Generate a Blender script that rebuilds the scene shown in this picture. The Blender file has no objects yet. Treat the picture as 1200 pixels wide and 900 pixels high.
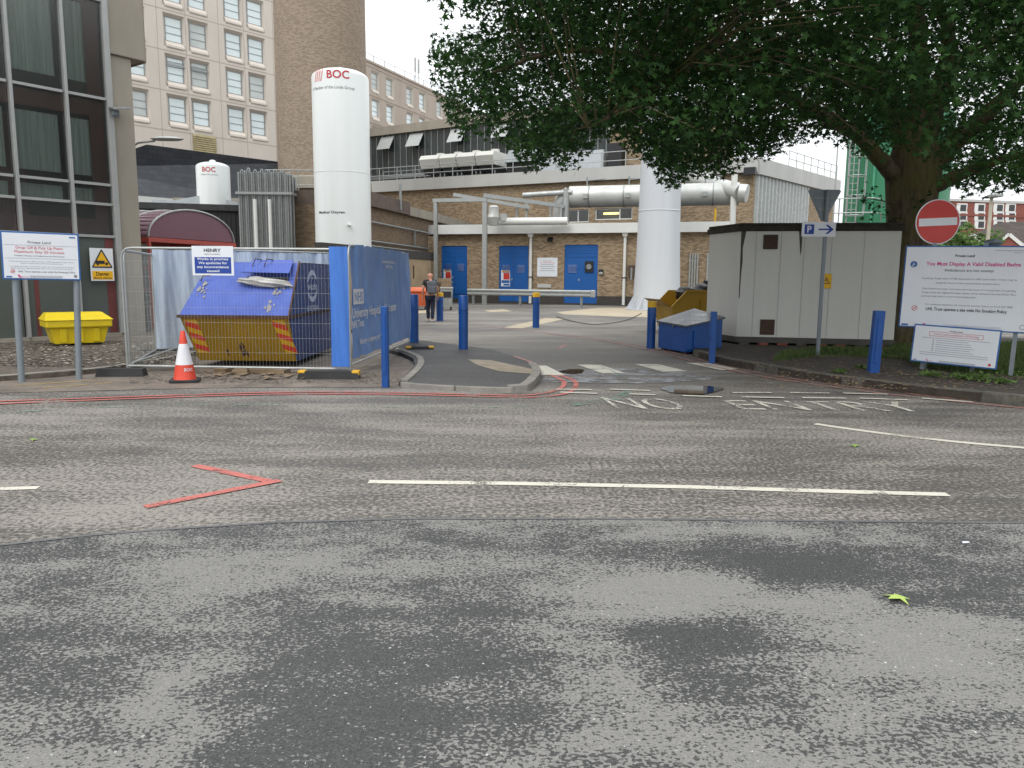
import bpy, bmesh, math, random
import numpy as np
from mathutils import Matrix, Vector
random.seed(7); rng = np.random.default_rng(7)
sc = bpy.context.scene
col = sc.collection
PI = math.pi; R = math.radians
# ---------------------------------------------------------------- camera
FPX, HOR, EYE, ROLL = 900.0, 325.0, 1.6, R(0.5)
PITCH = math.atan((450 - HOR) / FPX)
cam_d = bpy.data.cameras.new('camera'); cam = bpy.data.objects.new('camera', cam_d); col.objects.link(cam)
cam_d.sensor_width = 36; cam_d.lens = FPX / 1200 * 36; cam_d.clip_end = 2000; cam_d.clip_start = 0.05
CM = Matrix.Translation((0, 0, EYE)) @ Matrix.Rotation(PI / 2 - PITCH, 4, 'X') @ Matrix.Rotation(ROLL, 4, 'Z')
cam.matrix_world = CM
sc.camera = cam
# ---------------------------------------------------------------- sky and sun (bright overcast)
SUN_EL, SUN_AZ = R(52), R(200)
w = bpy.data.worlds.new('World'); sc.world = w; w.use_nodes = True
nt = w.node_tree; nt.nodes.clear()
out = nt.nodes.new('ShaderNodeOutputWorld'); bg = nt.nodes.new('ShaderNodeBackground')
sky = nt.nodes.new('ShaderNodeTexSky'); sky.sky_type = 'NISHITA'; sky.sun_disc = False
sky.sun_elevation = SUN_EL; sky.sun_rotation = SUN_AZ
hs = nt.nodes.new('ShaderNodeHueSaturation'); hs.inputs['Saturation'].default_value = 0.25
mx = nt.nodes.new('ShaderNodeMix'); mx.data_type = 'RGBA'; mx.inputs[0].default_value = 0.85
tc = nt.nodes.new('ShaderNodeTexCoord'); nz = nt.nodes.new('ShaderNodeTexNoise'); nz.inputs['Scale'].default_value = 2.2
nz.inputs['Detail'].default_value = 5
rp = nt.nodes.new('ShaderNodeValToRGB')
rp.color_ramp.elements[0].position = .3; rp.color_ramp.elements[0].color = (8.3, 8.6, 9.0, 1)
rp.color_ramp.elements[1].position = .7; rp.color_ramp.elements[1].color = (9.8, 10.0, 10.1, 1)
nt.links.new(tc.outputs['Generated'], nz.inputs['Vector']); nt.links.new(nz.outputs['Fac'], rp.inputs[0])
nt.links.new(sky.outputs[0], hs.inputs['Color']); nt.links.new(hs.outputs[0], mx.inputs['A'])
sx_ = nt.nodes.new('ShaderNodeSeparateXYZ'); mr = nt.nodes.new('ShaderNodeMapRange'); vm = nt.nodes.new('ShaderNodeVectorMath'); vm.operation = 'SCALE'
mr.inputs['From Min'].default_value = 0; mr.inputs['From Max'].default_value = 1; mr.inputs['To Min'].default_value = 0.68; mr.inputs['To Max'].default_value = 1.5
nt.links.new(tc.outputs['Generated'], sx_.inputs[0]); nt.links.new(sx_.outputs[2], mr.inputs['Value'])
nt.links.new(rp.outputs[0], vm.inputs[0]); nt.links.new(mr.outputs[0], vm.inputs['Scale']); nt.links.new(vm.outputs[0], mx.inputs['B']); nt.links.new(mx.outputs['Result'], bg.inputs['Color'])
nt.links.new(bg.outputs[0], out.inputs[0]); bg.inputs['Strength'].default_value = 0.12
sd = bpy.data.lights.new('sun', 'SUN'); sun = bpy.data.objects.new('sun', sd); col.objects.link(sun)
sd.energy = 0.9; sd.angle = R(25); sd.color = (1, .97, .92)
# sun behind and left of the camera
sun.rotation_euler = (R(90) - SUN_EL, 0, R(-35))
sc.view_settings.view_transform = 'Standard'; sc.view_settings.look = 'None'
sc.view_settings.exposure = 0.56; sc.view_settings.gamma = 1; sc.view_settings.use_curve_mapping = False
sc.cycles.max_bounces = 6; sc.cycles.transparent_max_bounces = 12; sc.cycles.use_denoising = True
# ---------------------------------------------------------------- photo measuring: rays through photo pixels
CR = CM.to_3x3(); CO = Vector((0, 0, EYE))
def ray(px, py):
    return CR @ Vector(((px - 600) / FPX, -(py - 450) / FPX, -1))
def G(px, py, z=0.0):
    d = ray(px, py); t = (z - EYE) / d.z
    return CO + d * t
def P(px, py, Y):
    d = ray(px, py); return CO + d * (Y / d.y)
def proj(p):
    q = CM.inverted() @ Vector(p)
    return 600 + FPX * q.x / -q.z, 450 - FPX * q.y / -q.z
class Fr:
    """a vertical wall plane from a to b (plan points); local x along it, local -y to the viewer"""
    def __init__(s, a, b):
        s.a = Vector((a[0], a[1])); d = Vector((b[0], b[1])) - s.a
        s.L = d.length; s.ang = math.atan2(d.y, d.x); s.d = d.normalized(); s.n = Vector((-s.d.y, s.d.x))
    def W(s, px, py, off=0.0):
        r = ray(px, py); a = s.a - s.n * off
        t = (a.x * s.n.x + a.y * s.n.y) / (r.x * s.n.x + r.y * s.n.y)
        h = CO + r * t
        return (h.x - s.a.x) * s.d.x + (h.y - s.a.y) * s.d.y, h.z
    def at(s, x, y=0.0):
        q = s.a + s.d * x + s.n * y
        return Vector((q.x, q.y, 0))
# ---------------------------------------------------------------- scene helpers
def props(o, label=None, cat=None, group=None, kind=None):
    if label: o['label'] = label
    if cat: o['category'] = cat
    if group: o['group'] = group
    if kind: o['kind'] = kind
    return o
def thing(name, label, cat, loc=(0, 0, 0), rz=0.0, group=None):
    o = bpy.data.objects.new(name, None); col.objects.link(o)
    o.empty_display_size = .2
    o.location = loc; o.rotation_euler = (0, 0, rz)
    return props(o, label, cat, group)
def dup(o, parent=None):
    c = o.copy(); col.objects.link(c)
    if parent is not None: c.parent = parent
    for ch in [x for x in bpy.data.objects if x.parent == o]:
        dup(ch, c)
    return c
def wm(o):
    m = Matrix.LocRotScale(o.location, o.rotation_euler, o.scale)
    return wm(o.parent) @ m if o.parent else m
class MB:
    def __init__(s): s.v = []; s.f = []; s.m = []; s.cur = 0
    def quad(s, *pts):
        n = len(s.v); s.v += [tuple(p) for p in pts]; s.f.append(tuple(range(n, n + len(pts)))); s.m.append(s.cur); return s
    def box(s, x0, x1, y0, y1, z0, z1, M=None):
        c = [(x0, y0, z0), (x1, y0, z0), (x1, y1, z0), (x0, y1, z0), (x0, y0, z1), (x1, y0, z1), (x1, y1, z1), (x0, y1, z1)]
        if M is not None: c = [tuple(M @ Vector(p)) for p in c]
        n = len(s.v); s.v += c
        for f in ((0, 3, 2, 1), (4, 5, 6, 7), (0, 1, 5, 4), (1, 2, 6, 5), (2, 3, 7, 6), (3, 0, 4, 7)):
            s.f.append(tuple(n + i for i in f)); s.m.append(s.cur)
        return s
    def bar(s, a, b, w, h=None, up=(0, 0, 1)):
        a = Vector(a); b = Vector(b); h = h or w
        d = (b - a); L = d.length; d.normalize(); up = Vector(up)
        if abs(d.dot(up)) > .98: up = Vector((0, 1, 0))
        r = d.cross(up).normalized(); u = r.cross(d)
        M = Matrix((r, d, u)).transposed().to_4x4(); M.translation = a
        return s.box(-w / 2, w / 2, 0, L, -h / 2, h / 2, M)
    def tube(s, pts, r, n=10, caps=True, jit=0.0):
        pts = [Vector(p) for p in pts]; k = len(pts)
        rr = r if isinstance(r, (list, tuple)) else [r] * k
        base = len(s.v); prev = None
        for i, p in enumerate(pts):
            t = (pts[min(i + 1, k - 1)] - pts[max(i - 1, 0)]).normalized()
            if prev is None:
                ref = Vector((0, 0, 1)) if abs(t.z) < .9 else Vector((1, 0, 0))
                prev = t.cross(ref).normalized()
            u = (prev - t * prev.dot(t)).normalized(); prev = u; v = t.cross(u)
            for j in range(n):
                a = 2 * PI * j / n; q = rr[i] * (1 + jit * (random.random() - .5))
                s.v.append(tuple(p + u * math.cos(a) * q + v * math.sin(a) * q))
        for i in range(k - 1):
            for j in range(n):
                a = base + i * n + j; b = base + i * n + (j + 1) % n
                s.f.append((a, b, b + n, a + n)); s.m.append(s.cur)
        if caps:
            s.f.append(tuple(base + j for j in range(n))[::-1]); s.m.append(s.cur)
            s.f.append(tuple(base + (k - 1) * n + j for j in range(n))); s.m.append(s.cur)
        return s
    def lathe(s, prof, n=32, c=(0, 0), a0=0, cap=True):
        base = len(s.v); k = len(prof)
        for (r, z) in prof:
            for j in range(n):
                a = 2 * PI * j / n + a0; s.v.append((c[0] + r * math.cos(a), c[1] + r * math.sin(a), z))
        for i in range(k - 1):
            for j in range(n):
                a = base + i * n + j; b = base + i * n + (j + 1) % n
                s.f.append((a, b, b + n, a + n)); s.m.append(s.cur)
        if cap:
            s.f.append(tuple(base + j for j in range(n))[::-1]); s.m.append(s.cur)
            s.f.append(tuple(base + (k - 1) * n + j for j in range(n))); s.m.append(s.cur)
        return s
    def prism(s, pts, vec):
        n = len(s.v); k = len(pts); vec = Vector(vec)
        s.v += [tuple(p) for p in pts] + [tuple(Vector(p) + vec) for p in pts]
        s.f.append(tuple(range(n, n + k))[::-1]); s.f.append(tuple(range(n + k, n + 2 * k))); s.m += [s.cur] * 2
        for i in range(k):
            j = (i + 1) % k; s.f.append((n + i, n + j, n + k + j, n + k + i)); s.m.append(s.cur)
        return s
    def holed(s, L, H, holes, depth=.1, z0=0.0, y=0.0, x0=0.0):
        xs = sorted(set([x0, L] + [h[0] for h in holes] + [h[2] for h in holes]))
        zs = sorted(set([z0, H] + [h[1] for h in holes] + [h[3] for h in holes]))
        xs = [x for x in xs if x0 <= x <= L]; zs = [z for z in zs if z0 <= z <= H]
        for i in range(len(xs) - 1):
            for j in range(len(zs) - 1):
                cx = (xs[i] + xs[i + 1]) / 2; cz = (zs[j] + zs[j + 1]) / 2
                if any(h[0] < cx < h[2] and h[1] < cz < h[3] for h in holes): continue
                s.quad((xs[i], y, zs[j]), (xs[i + 1], y, zs[j]), (xs[i + 1], y, zs[j + 1]), (xs[i], y, zs[j + 1]))
        for (a, b, c, d) in holes:
            for (p, q) in (((a, b), (a, d)), ((a, d), (c, d)), ((c, d), (c, b)), ((c, b), (a, b))):
                s.quad((p[0], y, p[1]), (q[0], y, q[1]), (q[0], y + depth, q[1]), (p[0], y + depth, p[1]))
        return s
    def build(s, name, mats, parent=None, world=False, smooth=False, bevel=0, fix=True, label=None):
        me = bpy.data.meshes.new(name)
        vv = s.v
        if world and parent is not None:
            inv = wm(parent).inverted(); vv = [tuple(inv @ Vector(p)) for p in vv]
        me.from_pydata(vv, [], s.f)
        if not isinstance(mats, (list, tuple)): mats = [mats]
        for m in mats: me.materials.append(m)
        if len(mats) > 1: me.polygons.foreach_set('material_index', s.m)
        if fix:
            b = bmesh.new(); b.from_mesh(me); bmesh.ops.recalc_face_normals(b, faces=b.faces); b.to_mesh(me); b.free()
        if smooth:
            me.polygons.foreach_set('use_smooth', [True] * len(me.polygons))
            try: me.set_sharp_from_angle(angle=R(38))
            except Exception: pass
        o = bpy.data.objects.new(name, me); col.objects.link(o)
        if parent is not None: o.parent = parent
        if bevel:
            bv = o.modifiers.new('bevel', 'BEVEL'); bv.width = bevel; bv.segments = 2; bv.limit_method = 'ANGLE'
        if label: o['label'] = label
        return o
def numpy_mesh(name, V, nper, mat, parent=None):
    """V: (count*nper,3) vertices, each consecutive nper one polygon"""
    me = bpy.data.meshes.new(name); n = len(V); c = n // nper
    me.vertices.add(n); me.vertices.foreach_set('co', V.astype(np.float32).ravel())
    me.loops.add(n); me.loops.foreach_set('vertex_index', np.arange(n, dtype=np.int32))
    me.polygons.add(c); me.polygons.foreach_set('loop_start', np.arange(0, n, nper, dtype=np.int32))
    me.update(calc_edges=True); me.validate()
    me.materials.append(mat)
    o = bpy.data.objects.new(name, me); col.objects.link(o)
    if parent is not None: o.parent = parent
    return o
_tc = {}
def text_geo(s, bold):
    k = (s, bold)
    if k not in _tc:
        cu = bpy.data.curves.new('t', 'FONT'); cu.body = s; cu.size = 1; cu.resolution_u = 3; cu.fill_mode = 'FRONT'
        cu.align_x = 'CENTER'
        if bold: cu.offset = .018
        o = bpy.data.objects.new('t', cu); col.objects.link(o)
        dg = bpy.context.evaluated_depsgraph_get()
        me = bpy.data.meshes.new_from_object(o.evaluated_get(dg))
        V = [tuple(v.co) for v in me.vertices]; F = [tuple(p.vertices) for p in me.polygons]
        bpy.data.objects.remove(o); bpy.data.curves.remove(cu); bpy.data.meshes.remove(me)
        _tc[k] = (V, F)
    return _tc[k]
def letters(mb, s, h, x, z, y=-.004, width=None, bold=False, align='C', fn=None, ysign=1):
    """add lettering to mb; x,z = centre-left-right / baseline; h = cap height"""
    V, F = text_geo(s, bold)
    if not V: return mb
    xs = [v[0] for v in V]; x0, x1 = min(xs), max(xs); k = h / .69
    kx = k if width is None else width / (x1 - x0)
    off = {'C': -(x0 + x1) / 2, 'L': -x0, 'R': -x1}[align]
    n = len(mb.v)
    for v in V:
        u = (v[0] + off) * kx; t = v[1] * k
        mb.v.append(fn(x + u, z + t) if fn else (x + u * ysign, y, z + t))
    for f in F: mb.f.append(tuple(n + i for i in f)); mb.m.append(mb.cur)
    return mb
def sheet(mb, pts, z=0.0):
    return mb.quad(*[(p[0], p[1], z) for p in pts])
def ribbon(mb, pts, wd, z):
    pts = [Vector((p[0], p[1])) for p in pts]; L = []; Rr = []
    for i, p in enumerate(pts):
        t = (pts[min(i + 1, len(pts) - 1)] - pts[max(i - 1, 0)]).normalized(); nn = Vector((-t.y, t.x))
        L.append(p + nn * wd / 2); Rr.append(p - nn * wd / 2)
    for i in range(len(pts) - 1):
        mb.quad((*L[i], z), (*Rr[i], z), (*Rr[i + 1], z), (*L[i + 1], z))
    return mb
def smoothline(pts, k=8):
    """Catmull-Rom through 2-D points"""
    pts = [Vector((p[0], p[1])) for p in pts]; q = [pts[0]] + pts + [pts[-1]]; o = []
    for i in range(1, len(q) - 2):
        for j in range(k):
            t = j / k; a, b, c, d = q[i - 1], q[i], q[i + 1], q[i + 2]
            o.append(.5 * ((2 * b) + (c - a) * t + (2 * a - 5 * b + 4 * c - d) * t * t + (-a + 3 * b - 3 * c + d) * t ** 3))
    o.append(pts[-1]); return o
def offset(pts, d):
    o = []
    for i, p in enumerate(pts):
        t = (pts[min(i + 1, len(pts) - 1)] - pts[max(i - 1, 0)]).normalized(); o.append(p + Vector((-t.y, t.x)) * d)
    return o
# ---------------------------------------------------------------- materials
class NT:
    def __init__(s, name):
        s.m = bpy.data.materials.new(name); s.m.use_nodes = True; s.t = s.m.node_tree; s.t.nodes.clear()
        s.o = s.n('ShaderNodeOutputMaterial'); s.b = s.n('ShaderNodeBsdfPrincipled'); s.l(s.b.outputs[0], s.o.inputs[0])
        s.tc = s.n('ShaderNodeTexCoord')
    def n(s, t, **k):
        x = s.t.nodes.new(t)
        for a, b in k.items(): setattr(x, a, b)
        return x
    def l(s, a, b): s.t.links.new(a, b)
    def math(s, op, a, b=None, clamp=False):
        x = s.n('ShaderNodeMath', operation=op, use_clamp=clamp)
        for i, v in enumerate((a, b)):
            if v is None: continue
            if isinstance(v, (int, float)): x.inputs[i].default_value = v
            else: s.l(v, x.inputs[i])
        return x.outputs[0]
    def noise(s, scale, detail=4, rough=.55, vec=None, stretch=None, dist=0):
        x = s.n('ShaderNodeTexNoise'); x.inputs['Scale'].default_value = scale; x.inputs['Detail'].default_value = detail
        x.inputs['Roughness'].default_value = rough; x.inputs['Distortion'].default_value = dist
        v = vec or s.tc.outputs['Object']
        if stretch:
            m = s.n('ShaderNodeMapping'); m.inputs['Scale'].default_value = stretch; s.l(v, m.inputs[0]); v = m.outputs[0]
        s.l(v, x.inputs['Vector']); return x.outputs['Fac']
    def ramp(s, f, *stops):
        x = s.n('ShaderNodeValToRGB'); r = x.color_ramp
        while len(r.elements) < len(stops): r.elements.new(.5)
        for e, (p, c) in zip(r.elements, stops):
            e.position = p; e.color = (c, c, c, 1) if isinstance(c, (int, float)) else (*c, 1)
        s.l(f, x.inputs[0]); return x.outputs[0]
    def mix(s, f, a, b, mode='MIX'):
        x = s.n('ShaderNodeMix', data_type='RGBA', blend_type=mode)
        for i, v in ((0, f), (6, a), (7, b)):
            if isinstance(v, (int, float)): x.inputs[i].default_value = v
            elif isinstance(v, (tuple, list)): x.inputs[i].default_value = (*v[:3], 1)
            else: s.l(v, x.inputs[i])
        return x.outputs[2]
    def bump(s, h, dist=.01, st=.5):
        x = s.n('ShaderNodeBump'); x.inputs['Distance'].default_value = dist; x.inputs['Strength'].default_value = st
        s.l(h, x.inputs['Height']); s.l(x.outputs[0], s.b.inputs['Normal'])
    def base(s, c):
        if isinstance(c, (tuple, list)): s.b.inputs['Base Color'].default_value = (*c[:3], 1)
        else: s.l(c, s.b.inputs['Base Color'])
    def rough(s, r):
        if isinstance(r, (int, float)): s.b.inputs['Roughness'].default_value = r
        else: s.l(r, s.b.inputs['Roughness'])
def C(h):
    """photo-like sRGB hex to linear"""
    v = [int(h[i:i + 2], 16) / 255 for i in (0, 2, 4)]
    return tuple(((x + .055) / 1.055) ** 2.4 if x > .04 else x / 12.92 for x in v)
def mat(name, c, rough=.6, metal=0, var=.25, scale=3, dirt=None, dirtc=(.06, .05, .04), bump=0, stretch=None, coat=0, spec=None):
    t = NT(name); f = t.noise(scale, 5, .6, stretch=stretch)
    lo = tuple(x * (1 - var) for x in c); hi = tuple(min(1, x * (1 + var * .6)) for x in c)
    cc = t.mix(t.ramp(f, (.3, 0.), (.7, 1.)), lo, hi)
    if dirt:
        d = t.noise(scale * 2.3, 8, .7, stretch=stretch); cc = t.mix(t.ramp(d, (1 - dirt - .12, 0.), (1 - dirt + .12, .85)), cc, dirtc)
    t.base(cc); t.rough(t.ramp(f, (.2, min(1, rough + .1)), (.8, max(.05, rough - .1)))); t.b.inputs['Metallic'].default_value = metal
    if bump: t.bump(t.noise(scale * 12, 4, .6), bump, .6)
    if spec is not None: t.b.inputs['Specular IOR Level'].default_value = spec
    return t.m
def brick_mat(name, c1, c2, mortar, bw=.225, bh=.075, round_r=None, dark=.3):
    t = NT(name); s = t.n('ShaderNodeSeparateXYZ'); t.l(t.tc.outputs['Object'], s.inputs[0])
    cb = t.n('ShaderNodeCombineXYZ')
    if round_r:
        u = t.math('MULTIPLY', t.math('ARCTAN2', s.outputs[1], s.outputs[0]), round_r)
    else: u = t.math('ADD', s.outputs[0], s.outputs[1])
    t.l(u, cb.inputs[0]); t.l(s.outputs[2], cb.inputs[1])
    b = t.n('ShaderNodeTexBrick'); t.l(cb.outputs[0], b.inputs['Vector']); b.inputs['Scale'].default_value = 1
    b.inputs['Brick Width'].default_value = bw; b.inputs['Row Height'].default_value = bh
    b.inputs['Mortar Size'].default_value = .009; b.inputs['Mortar Smooth'].default_value = .3; b.inputs['Bias'].default_value = -.1
    b.inputs['Color1'].default_value = (*c1, 1); b.inputs['Color2'].default_value = (*c2, 1); b.inputs['Mortar'].default_value = (*mortar, 1)
    # odd dark headers
    fn = t.n('ShaderNodeTexNoise'); fn.inputs['Scale'].default_value = 1; fn.inputs['Detail'].default_value = 2
    mp = t.n('ShaderNodeMapping'); mp.inputs['Scale'].default_value = (9, 27, 1); t.l(cb.outputs[0], mp.inputs[0]); t.l(mp.outputs[0], fn.inputs['Vector'])
    cc = t.mix(t.ramp(fn.outputs['Fac'], (.58, 0.), (.66, dark * .25)), b.outputs[0], tuple(x * .3 for x in c1))
    st = t.noise(.35, 6, .6); cc = t.mix(t.ramp(st, (.35, 0.), (.75, .45)), cc, tuple(x * .55 for x in c1))
    t.base(cc); t.rough(.9); return t.m
def marking_mat(name, c, wear=.45, under=.5):
    t = NT(name); t.base(t.mix(t.noise(3), tuple(x * .8 for x in c), c)); t.rough(.6)
    tr = t.n('ShaderNodeBsdfTransparent'); mx = t.n('ShaderNodeMixShader')
    a = t.math('ADD', t.math('MULTIPLY', t.noise(3.0, 3), .5), t.math('MULTIPLY', t.noise(42, 3, .7), .5))
    t.l(t.ramp(a, (wear - .035, 0.), (wear + .035, 1.)), mx.inputs[0]); t.l(tr.outputs[0], mx.inputs[1]); t.l(t.b.outputs[0], mx.inputs[2])
    t.l(mx.outputs[0], t.o.inputs[0]); return t.m
def glass_mat(name, tint=(.5, .55, .55), refl=.12, rough=.02):
    t = NT(name); tr = t.n('ShaderNodeBsdfTransparent'); tr.inputs[0].default_value = (*tint, 1)
    gl = t.n('ShaderNodeBsdfGlossy'); gl.inputs['Roughness'].default_value = rough
    fr = t.n('ShaderNodeFresnel'); fr.inputs[0].default_value = 1.5; mx = t.n('ShaderNodeMixShader')
    t.l(t.math('ADD', fr.outputs[0], refl - .04, True), mx.inputs[0]); t.l(tr.outputs[0], mx.inputs[1]); t.l(gl.outputs[0], mx.inputs[2])
    t.l(mx.outputs[0], t.o.inputs[0]); return t.m

# asphalt: near carriageway, damp with dry patches and chippings
def near_asphalt():
    t = NT('asphalt_near'); o = t.tc.outputs['Object']
    big = t.noise(.55, 5, .6, stretch=(1, 1.5, 1), dist=.3); mid = t.noise(2.2, 4, .6, stretch=(.7, 1.6, 1))
    chip = t.noise(58, 2, .55, stretch=(1, 1.3, 1)); fine = t.noise(120, 3, .6)
    f = t.math('ADD', t.math('MULTIPLY', big, 1.15), t.math('MULTIPLY', t.math('SUBTRACT', mid, .25), .8))
    s = t.n('ShaderNodeSeparateXYZ'); t.l(o, s.inputs[0])
    # irregular damp stains: (x, y, rx, ry, weight)
    for (px0, px1, py0, py1, wgt) in ((690, 1100, 628, 690, .55), (740, 960, 720, 850, .4), (250, 640, 700, 960, .5), (1020, 1085, 690, 712, .5),
                                      (620, 900, 660, 735, -.45), (1000, 1300, 700, 860, -.35), (120, 420, 655, 700, -.25), (150, 230, 770, 860, -.2)):
        c = G((px0 + px1) / 2, (py0 + py1) / 2); a = G(px0, (py0 + py1) / 2); b1 = G((px0 + px1) / 2, py0); b2 = G((px0 + px1) / 2, py1)
        rx = abs(c.x - a.x); ry = abs(b1.y - b2.y) / 2; cy = (b1.y + b2.y) / 2
        dx = t.math('DIVIDE', t.math('SUBTRACT', s.outputs[0], c.x), rx); dy = t.math('DIVIDE', t.math('SUBTRACT', s.outputs[1], cy), ry)
        d = t.math('ADD', t.math('MULTIPLY', dx, dx), t.math('MULTIPLY', dy, dy))
        e = t.math('SUBTRACT', 1.0, t.math('MULTIPLY', d, .75), True)
        f = t.math('ADD', f, t.math('MULTIPLY', e, wgt * .55))
    f = t.math('ADD', f, t.math('MULTIPLY', t.math('SUBTRACT', chip, .5), 1.35))
    k = t.ramp(f, (.77, 0.), (.83, 1.))
    dry = t.mix(t.ramp(fine, (.35, 0.), (.65, 1.)), C('6b6b68'), C('827f7b'))
    wet = t.mix(t.ramp(fine, (.35, 0.), (.7, 1.)), C('323232'), C('4f4f4e'))
    cc = t.mix(k, dry, wet)
    sp = t.noise(55, 1, .5); cc = t.mix(t.ramp(sp, (.745, 0.), (.76, .8)), cc, C('b9b9b4'))
    t.base(cc); t.rough(t.ramp(k, (0, .85), (1, .6))); t.b.inputs['Specular IOR Level'].default_value = .35
    t.bump(t.math('ADD', chip, t.math('MULTIPLY', fine, .5)), .006, .5); return t.m
def far_asphalt(name='asphalt_road', a='78736d', b='524f4b', pale='9a948c', fac=1.0):
    t = NT(name); g = t.noise(.22, 6, .62, stretch=(.55, 1.6, 1), dist=.4); h = t.noise(1.1, 5, .65, stretch=(.5, 1.8, 1)); fine = t.noise(70, 3, .65)
    chip = t.noise(30, 2, .5)
    f = t.math('ADD', t.math('MULTIPLY', g, .85), t.math('MULTIPLY', h, .6))
    f = t.math('ADD', f, t.math('MULTIPLY', t.math('SUBTRACT', chip, .5), .95))
    cc = t.mix(t.ramp(f, (.62, 0.), (.73, 1.)), C(b), C(a)); cc = t.mix(t.ramp(f, (.75, 0.), (.83, .95)), cc, C(pale))
    cc = t.mix(t.ramp(fine, (.3, 0.), (.7, .55)), cc, tuple(x * .5 for x in C(b)))
    sp = t.noise(48, 1, .5); cc = t.mix(t.ramp(sp, (.74, 0.), (.76, .7)), cc, C('aaa69f'))
    t.base(cc); t.rough(t.ramp(f, (.55, .55), (.8, .8))); t.b.inputs['Specular IOR Level'].default_value = .4
    t.bump(t.math('ADD', chip, fine), .005, .45); return t.m
M = {}
M['near'] = near_asphalt(); M['road'] = far_asphalt()
M['island'] = far_asphalt('asphalt_footway', '4f4e4e', '393838', '636260')
M['patch'] = mat('tan_mortar_patch', C('8f8574'), .85, var=.2, scale=4, dirt=.3, dirtc=C('4b4b4d'))
M['compound'] = mat('dirty_concrete', C('766c62'), .8, var=.3, scale=1.2, dirt=.42, dirtc=C('4c463f'), bump=.004)
M['pad'] = mat('concrete_pad', C('a89c86'), .85, var=.15, scale=1, dirt=.25, dirtc=C('7d7364'))
M['kerb'] = mat('kerb_concrete', C('85817a'), .85, var=.25, scale=4, dirt=.3, dirtc=C('54504a'), bump=.003)
M['kerbold'] = mat('mossy_kerb', C('5a5750'), .9, var=.3, scale=4, dirt=.45, dirtc=C('33322a'), bump=.004)
M['soil'] = mat('soil', C('3a332c'), .95, var=.4, scale=5, bump=.02)
M['rubble'] = mat('rubble_soil', C('6a6157'), .95, var=.4, scale=6, dirt=.45, dirtc=C('403a33'), bump=.02)
M['grassbase'] = mat('grass_base', C('4a5230'), .95, var=.4, scale=4, dirt=.35, dirtc=C('39322a'), bump=.02)
M['wline'] = marking_mat('white_road_paint', C('cfcbbd'), .405)
M['wworn'] = marking_mat('worn_white_road_paint', C('c4c1b4'), .47)
M['rline'] = marking_mat('red_road_paint', C('b9685f'), .43)
M['rworn'] = marking_mat('worn_red_road_paint', C('b07a70'), .47)
M['gline'] = marking_mat('green_spray_paint', C('6f9a83'), .52)
M['bluespill'] = mat('blue_spill', C('2b3c66'), .2, var=.3)
M['palestain'] = marking_mat('pale_dried_stain', C('8b8d90'), .5)
def puddle():
    t = NT('puddle_water'); t.base((.012, .012, .014)); t.rough(.03); t.b.inputs['IOR'].default_value = 1.33; t.b.inputs['Specular IOR Level'].default_value = .5
    return t.m
M['puddle'] = puddle()
M['brick'] = brick_mat('tan_brick', C('b09b7d'), C('735f49'), C('6d6257'))
M['brick2'] = brick_mat('brown_brick', C('84705a'), C('5f4f3e'), C('574d42'))
M['brickdark'] = brick_mat('dark_blue_brick', C('3c3936'), C('2c2a29'), C('5b564f'))
M['brickchim'] = brick_mat('chimney_brick', C('a39280'), C('7e6f5e'), C('7f756a'), round_r=3.1, dark=.2)
M['redbrick'] = brick_mat('red_brick', C('8a4a3e'), C('793f35'), C('8d6a5e'))
M['render'] = mat('tan_painted_wall', C('a08c70'), .9, var=.2, scale=1.2, dirt=.3, dirtc=C('6d5c48'))
M['precast'] = mat('precast_concrete', C('d3cabf'), .85, var=.07, scale=.5, dirt=.16, dirtc=C('85786a'), stretch=(1, 1, .4))
M['precastd'] = mat('weathered_precast', C('afa295'), .85, var=.1, scale=.6, dirt=.22, dirtc=C('74685c'), stretch=(1, 1, .4))
M['conc'] = mat('grey_concrete', C('968f82'), .85, var=.15, scale=1, dirt=.25, dirtc=C('5b554a'), stretch=(1, 1, .3), bump=.003)
M['fascia'] = mat('pale_fascia', C('b4b4b0'), .7, var=.08, scale=.8, dirt=.2, dirtc=C('77736a'), stretch=(1, 1, .2))
M['whitefascia'] = mat('white_fascia', C('d2d3d0'), .6, var=.06, scale=1, dirt=.14, dirtc=C('8d8a80'))
M['slate'] = brick_mat('slate_hanging', C('55585d'), C('494c51'), C('34363a'), bw=.5, bh=.28, dark=.1)
M['roofdark'] = mat('dark_roof', C('3b3b3d'), .8)
M['roofpale'] = mat('pale_roof_sheet', C('b9c0c3'), .5, var=.1)
M['rooftile'] = brick_mat('brown_roof_tile', C('4a4039'), C('3a332e'), C('241f1c'), bw=.33, bh=.3, dark=.1)
M['blackclad'] = mat('black_cladding', C('29292b'), .7, stretch=(8, 8, .2))
M['alu'] = mat('silver_mullion', C('a9aaa8'), .45, .3, var=.1)
M['maroon'] = mat('maroon_panel', C('6b3a37'), .5, var=.2)
M['gpanel'] = mat('grey_green_panel', C('565c58'), .35, var=.1, scale=.6)
M['curtain'] = mat('net_curtain', C('b9bfba'), .9, var=.25, scale=2, stretch=(3, 3, .15))
M['inside'] = mat('dark_interior', C('4a4543'), .9)
M['glass'] = glass_mat('tinted_glass', (.84, .88, .86), .08, .3)
M['gdark'] = mat('dark_glazing', C('3d4343'), .12, var=.35, scale=.3, spec=.6)
M['gdeep'] = mat('deep_glazing', C('1c1f21'), .1, var=.4, scale=.4, spec=.7)
M['gsky'] = mat('sky_reflection_glazing', C('e0edee'), .12, var=.12, scale=.2, spec=.8)  # reflected sky painted into the panes as a pale bluish base colour
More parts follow.
